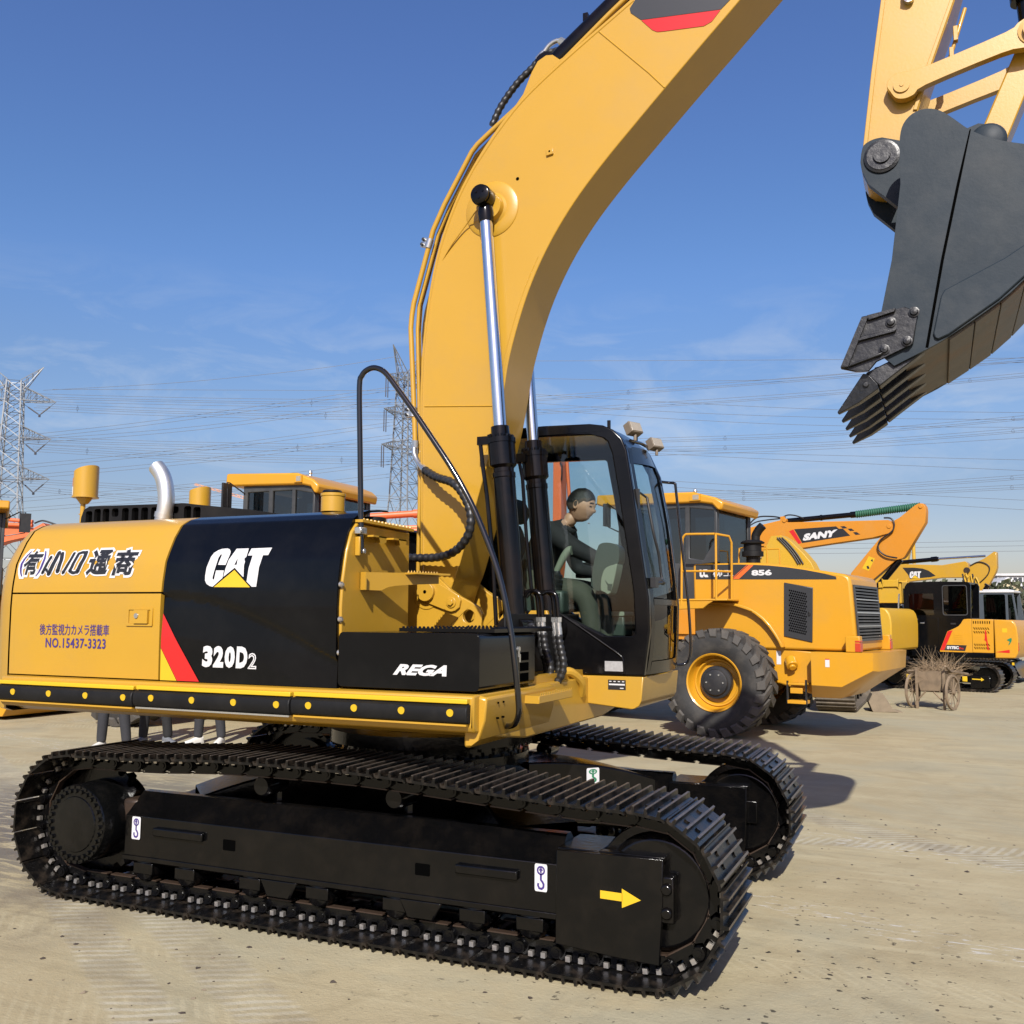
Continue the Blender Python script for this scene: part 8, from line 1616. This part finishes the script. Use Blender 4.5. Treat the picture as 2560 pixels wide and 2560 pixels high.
# ================================================================ PYLONS, LINES, CRANE
def pylon(label, loc, rz, arms, htop, peak, vstring):
    t = thing('pylon', label, 'pylon', loc, rz, 'lattice pylons')
    def hw(z): return 1.35 + (44 - z) * 0.033 if z > 24 else 2.01 + (24 - z) * 0.075
    b = MB(); r = 0.125
    zs = [0, 6, 12, 18, 24]; z = 24
    while z < htop - 1: z += hw(z) * 1.5; zs.append(min(z, htop))
    lv = [[(sx * hw(z), sy * hw(z), z) for sx, sy in ((-1, -1), (1, -1), (1, 1), (-1, 1))] for z in zs]
    for A_, B_ in zip(lv, lv[1:]):
        for i in range(4):
            j = (i + 1) % 4
            b.tube([A_[i], B_[i]], r * 1.25, n=4, caps=False); b.tube([A_[i], B_[j]], r * 0.6, n=3, caps=False); b.tube([A_[j], B_[i]], r * 0.6, n=3, caps=False); b.tube([B_[i], B_[j]], r * 0.55, n=3, caps=False)
    b.build('tower_body', LATT, t, smooth=0)
    for s in (-1, 1):
        for z, ln, thick in arms:
            a = MB(); w = hw(z); rt = [(s * w, -w, z), (s * w, w, z), (s * w, -w, z + thick), (s * w, w, z + thick)]; tp = (s * ln, 0, z + 0.1)
            for p in rt: a.tube([p, tp], r * 0.8, n=4, caps=False)
            k = 5
            for i in range(1, k):
                f = i / k; q = [Vector(p).lerp(Vector(tp), f) for p in rt]; q2 = [Vector(p).lerp(Vector(tp), f - 1 / k) for p in rt]
                for m0, m1 in ((0, 1), (2, 3), (0, 2), (1, 3)): a.tube([q[m0], q[m1]], r * 0.4, n=3, caps=False); a.tube([q2[m0], q[m1]], r * 0.4, n=3, caps=False)
            a.build('cross_arm', LATT, t, smooth=0)
            i_ = MB()
            if vstring:
                bt = (s * (ln * 0.62), 0, z - 2.6); i_.tube([tp, bt], 0.045, n=5); i_.tube([(s * w, 0, z - 0.4), bt], 0.045, n=5)
                for e in (Vector(tp), Vector((s * w, 0, z - 0.4))): i_.cyl(e.lerp(Vector(bt), 0.35), e.lerp(Vector(bt), 0.92), 0.13, n=8)
                i_.cyl((bt[0], 0, bt[2] + 0.1), (bt[0], 0, bt[2] - 0.4), 0.22, n=8)
            else:
                for dx in (0.0, -0.7): i_.cyl((s * (ln + dx), 0, z - 0.2), (s * (ln + dx), 0, z - 4.2), 0.10, n=6)
            i_.build('insulator', INSU, t)
        a = MB(); w = hw(htop)
        for sy in (-1, 1):
            for zz in (htop - 2.5, htop): a.tube([(s * w * 0.9, sy * w * 0.8, zz), (s * (w + 3.6), 0, peak)], r * 0.7, n=4, caps=False)
        for f in (0.25, 0.5, 0.75): 
            q = [Vector((s * w * 0.9, sy * w * 0.8, zz)).lerp(Vector((s * (w + 3.6), 0, peak)), f) for sy in (-1, 1) for zz in (htop - 2.5, htop)]
            for m0, m1 in ((0, 1), (2, 3), (0, 2), (1, 3), (0, 3)): a.tube([q[m0], q[m1]], r * 0.4, n=3, caps=False)
        a.build('earth_peak', LATT, t, smooth=0)
pylon('grey lattice pylon with V shaped insulators, at the left edge', (-158.9, 123.8, 0), 0.4136 + 0.25, ((42.6, 7.4, 2.8), (35.2, 6.9, 2.4), (27.4, 7.0, 2.4)), 46.5, 49.5, True)
pylon('grey lattice pylon with hanging insulators, just left of the raised boom', (-89.7, 154.2, 0), 0.4136 + 1.12, ((46.6, 7.0, 1.8), (40.0, 7.4, 1.8), (33.2, 8.0, 1.8)), 48.5, 53.0, False)
WIRES = [('L', 4, 0.55, [(-157.6, 119.6, 43.2), (-141.9, 126.5, 42.7), (-114.3, 138.7, 42.3), (-86.0, 151.1, 42.3)]), ('L', 4, 0.55, [(-151.8, 122.4, 41.2), (-134.1, 130.2, 40.5), (-110.5, 140.6, 40.0), (-86.1, 151.3, 39.9)]), ('L', 4, 0.55, [(-157.9, 120.4, 35.1), (-130.4, 132.6, 34.2), (-86.3, 152.0, 33.7)]), ('L', 4, 0.55, [(-152.7, 122.9, 33.5), (-130.5, 132.8, 32.3), (-106.9, 143.2, 31.7), (-86.4, 152.2, 31.5)]), ('L', 3, 0.55, [(-158.2, 121.2, 27.3), (-134.6, 131.7, 26.0), (-86.7, 153.0, 24.0)]), ('L', 3, 0.55, [(-153.1, 123.6, 25.6), (-130.8, 133.7, 23.7), (-86.8, 153.2, 21.9)]), ('L', 2, 0.7, [(-154.0, 122.1, 35.1), (-130.2, 132.2, 38.2), (-89.3, 149.4, 44.8)]), ('L', 2, 0.7, [(-154.0, 122.2, 34.2), (-122.4, 135.7, 37.2), (-89.3, 149.6, 42.5)]), ('L', 2, 0.7, [(-155.8, 122.0, 29.4), (-122.6, 136.1, 33.2), (-89.5, 150.1, 38.2)]), ('L', 2, 0.7, [(-155.8, 122.2, 27.4), (-122.6, 136.4, 31.0), (-89.6, 150.3, 35.8)]), ('L', 2, 0.7, [(-156.0, 122.6, 23.2), (-122.8, 136.8, 26.5), (-89.8, 150.8, 30.9)]), ('L', 2, 0.7, [(-156.1, 122.8, 21.3), (-122.9, 137.0, 24.4), (-89.9, 151.0, 28.5)]), ('L', 1, 0.7, [(-150.1, 122.8, 43.6), (-126.0, 133.2, 45.3), (-102.3, 143.3, 48.1), (-88.9, 148.9, 50.4)]), ('L', 1, 0.7, [(-148.5, 123.5, 43.8), (-89.1, 149.6, 44.0)]), ('R', 3, 0.5, [(-72.6, 157.0, 42.4), (-43.7, 169.4, 44.9), (-11.7, 183.1, 47.8), (28.3, 200.1, 52.0)]), ('R', 3, 0.5, [(-72.6, 157.3, 40.0), (-43.8, 169.6, 42.1), (-11.8, 183.4, 44.8), (28.2, 200.4, 49.1)]), ('R', 1, 0.5, [(-72.5, 156.8, 43.9), (-43.8, 169.6, 42.3), (-12.0, 183.8, 41.0), (27.9, 201.3, 40.7)]), ('R', 1, 0.5, [(-72.6, 157.0, 42.4), (-43.9, 169.8, 40.5), (-12.0, 183.9, 39.5), (27.9, 201.4, 39.4)]), ('R', 1, 0.5, [(-72.6, 157.1, 41.2), (-40.0, 171.7, 39.0), (-12.1, 184.1, 38.0), (27.8, 201.6, 38.0)]), ('R', 3, 0.5, [(-48.1, 168.6, 35.3), (-12.1, 184.2, 37.1), (27.9, 201.3, 41.1)]), ('R', 3, 0.5, [(-48.1, 168.7, 33.6), (-12.2, 184.4, 35.1), (27.8, 201.5, 38.7)]), ('R', 1, 0.5, [(-48.2, 168.9, 32.0), (-12.2, 184.5, 33.8), (27.7, 201.7, 36.6)]), ('R', 1, 0.5, [(-48.2, 168.8, 33.2), (-12.3, 184.6, 32.4), (27.6, 202.2, 31.7)]), ('R', 1, 0.5, [(-48.2, 168.8, 32.7), (-12.3, 184.8, 31.1), (27.5, 202.4, 29.5)]), ('R', 3, 0.5, [(-42.1, 172.4, 25.4), (-12.5, 185.2, 26.5), (27.5, 202.4, 29.8)]), ('R', 3, 0.5, [(-42.1, 172.5, 24.1), (-12.5, 185.3, 25.4), (27.4, 202.6, 27.7)]), ('R', 1, 0.5, [(-42.0, 172.2, 27.4), (-12.5, 185.3, 25.7), (27.3, 203.0, 23.9)]), ('R', 1, 0.5, [(-42.0, 172.3, 26.3), (-12.6, 185.5, 24.3), (27.2, 203.2, 22.0)]), ('R', 1, 0.5, [(-72.3, 156.3, 49.7), (-27.6, 175.8, 50.2), (28.3, 200.2, 51.1)]), ('R', 1, 0.5, [(-72.4, 156.6, 46.6), (-27.7, 176.2, 46.4), (4.3, 189.9, 49.4), (28.3, 200.3, 50.4)]), ('R', 1, 0.5, [(-34.8, 176.8, 15.3), (-12.0, 186.7, 15.9), (20.6, 200.9, 16.7)]), ('R', 1, 0.5, [(-34.8, 176.8, 14.5), (-12.0, 186.8, 15.0), (20.6, 201.0, 15.8)]), ('R', 1, 0.5, [(-34.9, 176.9, 13.7), (-12.1, 186.9, 14.1), (20.5, 201.1, 14.8)]), ('R', 1, 0.5, [(-44.6, 172.5, 15.3), (-34.8, 176.8, 14.8)])]
ORD = ['topmost', 'second', 'third', 'fourth', 'fifth', 'sixth', 'seventh', 'eighth', 'ninth', 'tenth', 'eleventh', 'twelfth', 'thirteenth', 'fourteenth', 'fifteenth', 'sixteenth', 'seventeenth', 'eighteenth', 'nineteenth', 'twentieth']
def rank(w):
    same = sorted((q for q in WIRES if q[0] == w[0]), key=lambda q: -q[3][len(q[3]) // 2][2])
    k = same.index(w); return ORD[k] + ('' if k == 0 else ' from the top')
for kind, n_, sp_, pts in WIRES:
    P = spline(pts, 6); root = None
    for k in range(n_):
        b = MB(); dz, dy = (0, 0) if n_ == 1 else ((-sp_ * k * 0.8, 0.5 * (k % 2)))
        b.tube([p + Vector((0, dy, dz)) for p in P], 0.040, n=4, caps=False)
        if root is None:
            root = b.build('power_line', WIRE, None, smooth=0)
            if kind == 'L': tag(root, '%s power line, %s of those between the two pylons' % ('single' if n_ == 1 else 'paired' if n_ == 2 else 'bundled', rank((kind, n_, sp_, pts))), 'power line', 'power lines left of the boom')
            else: tag(root, '%s power line, %s of those right of the raised boom' % ('single' if n_ == 1 else 'bundled', rank((kind, n_, sp_, pts))), 'power line', 'power lines right of the boom')
        else: b.build('conductor', WIRE, root, smooth=0)
    if n_ >= 3:
        for f in (0.22, 0.8) if kind == 'L' else (0.30, 0.85):
            c = P[int(f * (len(P) - 1))] + Vector((0, 0.2, -sp_ * (n_ - 1) * 0.4)); b = MB(); b.tube([c + Vector((0, 0, sp_ * (n_ - 1) * 0.45)), c - Vector((0, 0, sp_ * (n_ - 1) * 0.45))], 0.02, n=4)
            b.tube([c + Vector((0.28 * math.cos(a), 0, 0.36 * math.sin(a))) for a in [2 * PI * i / 10 for i in range(10)]], 0.022, n=4, closed=True); b.build('spacer', INSU, root, smooth=0)
# tower crane with a luffing jib, far away
t = thing('tower_crane', 'pale orange lattice tower crane jib far off beyond the loader cab', 'crane', (-286, 408, 0), 0)
b = MB(); A_, B_ = Vector((0, 0, 51)), Vector((-60, -26, 68.5)); d = (B_ - A_).normalized(); s = d.cross(Vector((0, 0, 1))).normalized(); u = s.cross(d)
ch = [s * 1.0 - u * 0.8, s * -1.0 - u * 0.8, u * 1.0]
for c in ch: b.tube([A_ + c, B_ + c * 0.4], 0.22, n=4)
for i in range(24):
    f0, f1 = i / 24, (i + 1) / 24
    for k in range(3): b.tube([A_.lerp(B_, f0) + ch[k] * (1 - .6 * f0), A_.lerp(B_, f1) + ch[(k + 1) % 3] * (1 - .6 * f1)], 0.13, n=3, caps=False)
b.build('jib', CRANE, t, smooth=0)
b = MB()
for sx in (-1, 1):
    for sy in (-1, 1): b.tube([(sx, sy, 0), (sx, sy, 52)], 0.2, n=4)
for i in range(26):
    z = 2 * i
    for a_, c_ in (((-1, -1), (1, -1)), ((1, -1), (1, 1)), ((1, 1), (-1, 1)), ((-1, 1), (-1, -1))): b.tube([(*a_, z), (*c_, z + 2)], 0.1, n=3, caps=False)
b.build('mast', CRANE, t, smooth=0); b = MB(); b.box(-1.3, 1.3, -1.3, 1.3, 50, 52.5); b.build('slewing_cab', CRANE, t)
# ================================================================ HOUSES, WALL, TREES
t = thing('house', 'cream gabled house with white eaves and two small windows, far right', 'house', (16.3, 218.5, 0), 0.25)
b = MB(); b.prism([(-3.6, 0), (-3.6, 7.6), (0, 9.9), (3.6, 7.6), (3.6, 0)], 0, 9); b.build('wall', WALLC, t)
for s in (-1, 1):
    b = MB(); b.prism([(0, 10.0), (s * 4.3, 7.35), (s * 4.3, 7.9), (0, 10.6)], -0.7, 9.5); b.build('roof', WALLW, t)
for x in (-0.75, 0.45):
    b = MB(); b.box(x, x + 0.7, -0.06, -0.01, 7.4, 8.6); w = b.build('window', WIND, t); b = MB(); b.box(x - 0.12, x + 0.82, -0.10, -0.061, 7.25, 7.39); b.build('sill', WALLW, w)
t = thing('building', 'long white building with flat roof and window band, behind the cream house', 'building', (17.0, 236, 0), 0.1)
b = MB(); b.box(-5, 30, 0, 12, 0, 8.4); b.box(-1.5, 4.8, 1, 11, 8.4, 11.6); b.build('wall', WALLW, t)
b = MB(); b.box(-5.3, 30.3, -0.3, 12.3, 8.41, 9.6); b.build('roof', ROOFD, t); b = MB(); b.box(-2.0, 5.2, 0.5, 11.5, 11.62, 12.1); b.build('upper_roof', WALLW, t)
for k in range(6):
    b = MB(); b.box(-1.2 + 1.0 * k, -0.5 + 1.0 * k, 0.95, 0.995, 9.9, 11.2); b.build('window', WIND, t)
for k in range(10):
    b = MB(); b.box(5.5 + 2.2 * k, 7.0 + 2.2 * k, -0.05, -0.005, 5.0, 6.6); b.build('window', WIND, t)
t = thing('house', 'house with grey tiled roof, cut by the right edge beyond the bushes', 'house', (24.5, 205, 0), 0.2)
b = MB(); b.box(-4.6, 6, 0, 8, 0, 7.0); b.build('wall', WALLC, t); b = MB(); b.prism([(-5.2, 6.9), (6.5, 6.9), (5.0, 9.0), (-3.7, 9.0)], -0.5, 8.5); b.build('roof', ROOFD, t); b = MB(); b.box(-3.8, -2.8, -0.05, -0.005, 4.6, 6.2); b.build('window', WIND, t)
w = MB(); w.box(0, 9, 0, 0.3, 0, 0.75); o = w.build('boundary_wall', BRICKR, None); o.location = (7.9, 57, 0); o.rotation_euler = (0, 0, -0.1); tag(o, 'low red brown wall at the foot of the bushes, right edge', 'wall', kind='thing')
def tree(loc, h, w, leaf, label, name='tree', cat='tree', n=900, trunk=True, seed=0, leafs=0.35):
    rnd = random.Random(seed); t = thing(name, label, cat, loc, 0, 'trees and bushes beyond the yard')
    b = MB(); cz = h * 0.6 if trunk else h * 0.45
    b.tube([(0, 0, 0), (rnd.uniform(-.1, .1) * w, 0, h * 0.3), (rnd.uniform(-.1, .1) * w, 0, h * 0.75)], 0.03 * h, n=7, rf=lambda q: 0.03 * h * (1 - 0.8 * q))
    for k in range(6):
        a = rnd.uniform(0, 2 * PI); z = h * rnd.uniform(0.25, 0.5); b.tube([(0, 0, z), (math.cos(a) * w * 0.25, math.sin(a) * w * 0.25, z + h * 0.18), (math.cos(a) * w * 0.4, math.sin(a) * w * 0.4, z + h * 0.28)], 0.012 * h, n=5, rf=lambda q: 0.012 * h * (1 - 0.75 * q))
    b.build('trunk', BARK, t)
    c = MB(); cl = []
    for k in range(14): cl.append((Vector((rnd.gauss(0, .28) * w, rnd.gauss(0, .28) * w, cz + rnd.gauss(0, .18) * h)), rnd.uniform(0.12, 0.24)))
    for k in range(n):
        ctr, rr = rnd.choice(cl); p = ctr + Vector((rnd.gauss(0, 1), rnd.gauss(0, 1), rnd.gauss(0, 0.8))) * rr * w * 0.6
        if p.z < 0.05 * h: p.z = 0.05 * h + rnd.random() * 0.1 * h
        if p.z > h: p.z = h - rnd.random() * 0.1 * h
        s_ = leafs * rnd.uniform(0.5, 1.2); a = Vector((rnd.gauss(0, 1), rnd.gauss(0, 1), rnd.gauss(0, 1))).normalized(); d_ = a.orthogonal().normalized(); e = a.cross(d_)
        c.add([tuple(p + d_ * s_), tuple(p + e * s_ * 0.6), tuple(p - d_ * s_), tuple(p - e * s_ * 0.6)], [(0, 1, 2, 3)], k % 2)
    c.build('crown', leaf, t, smooth=0, fix=False)
MIXG, MIXB = [LEAF, mat('leaf_mid_green', (0.075, 0.085, 0.038), 0.8, var=0.4, vscale=0.6)], [LEAF2, LEAF]
for k, (x, y, h, w_, lb) in enumerate([(3.0, 125, 6.6, 6, 'dark green tree crown under the worn lettered boom, nearest its arm cylinder end'), (6.0, 127, 7.0, 7, 'dark green tree crown just above the black cab roof, under the worn yellow boom'), (9.5, 130, 6.6, 7, 'green tree crown below the cream house gable, beside the yellow arm'), (13.5, 132, 6.4, 7, 'green tree crown straight below the two gable windows of the cream house'), (17, 134, 6.8, 7, 'green tree crown at the right foot of the cream house'), (21, 131, 7, 8, 'green tree crown cut by the right edge, before the grey roofed house'), (11.0, 150, 7.6, 8, 'farthest green tree crown, left foot of the long white building')]): tree((x, y, 0), h, w_, MIXG, lb, n=520, seed=20 + k, leafs=0.42)
for k, (x, y, h, w_, lb) in enumerate([(5.0, 61, 2.9, 2.4, 'brownish bush seen through the grey cab with the red curtain'), (6.3, 60, 3.3, 2.6, 'brownish bush directly right of the grey cab, first in the row'), (7.6, 60.5, 3.8, 3.0, 'tall brownish bush, second in the row right of the grey cab'), (8.9, 61, 3.6, 3.0, 'brownish bush behind the low red brown wall end, third in the row'), (10.4, 62, 3.9, 3.2, 'brownish bush cut by the right edge, fourth in the row')]): tree((x, y, 0), h, w_, MIXB, lb, 'bush', 'bush', n=1100, seed=60 + k, leafs=0.16)
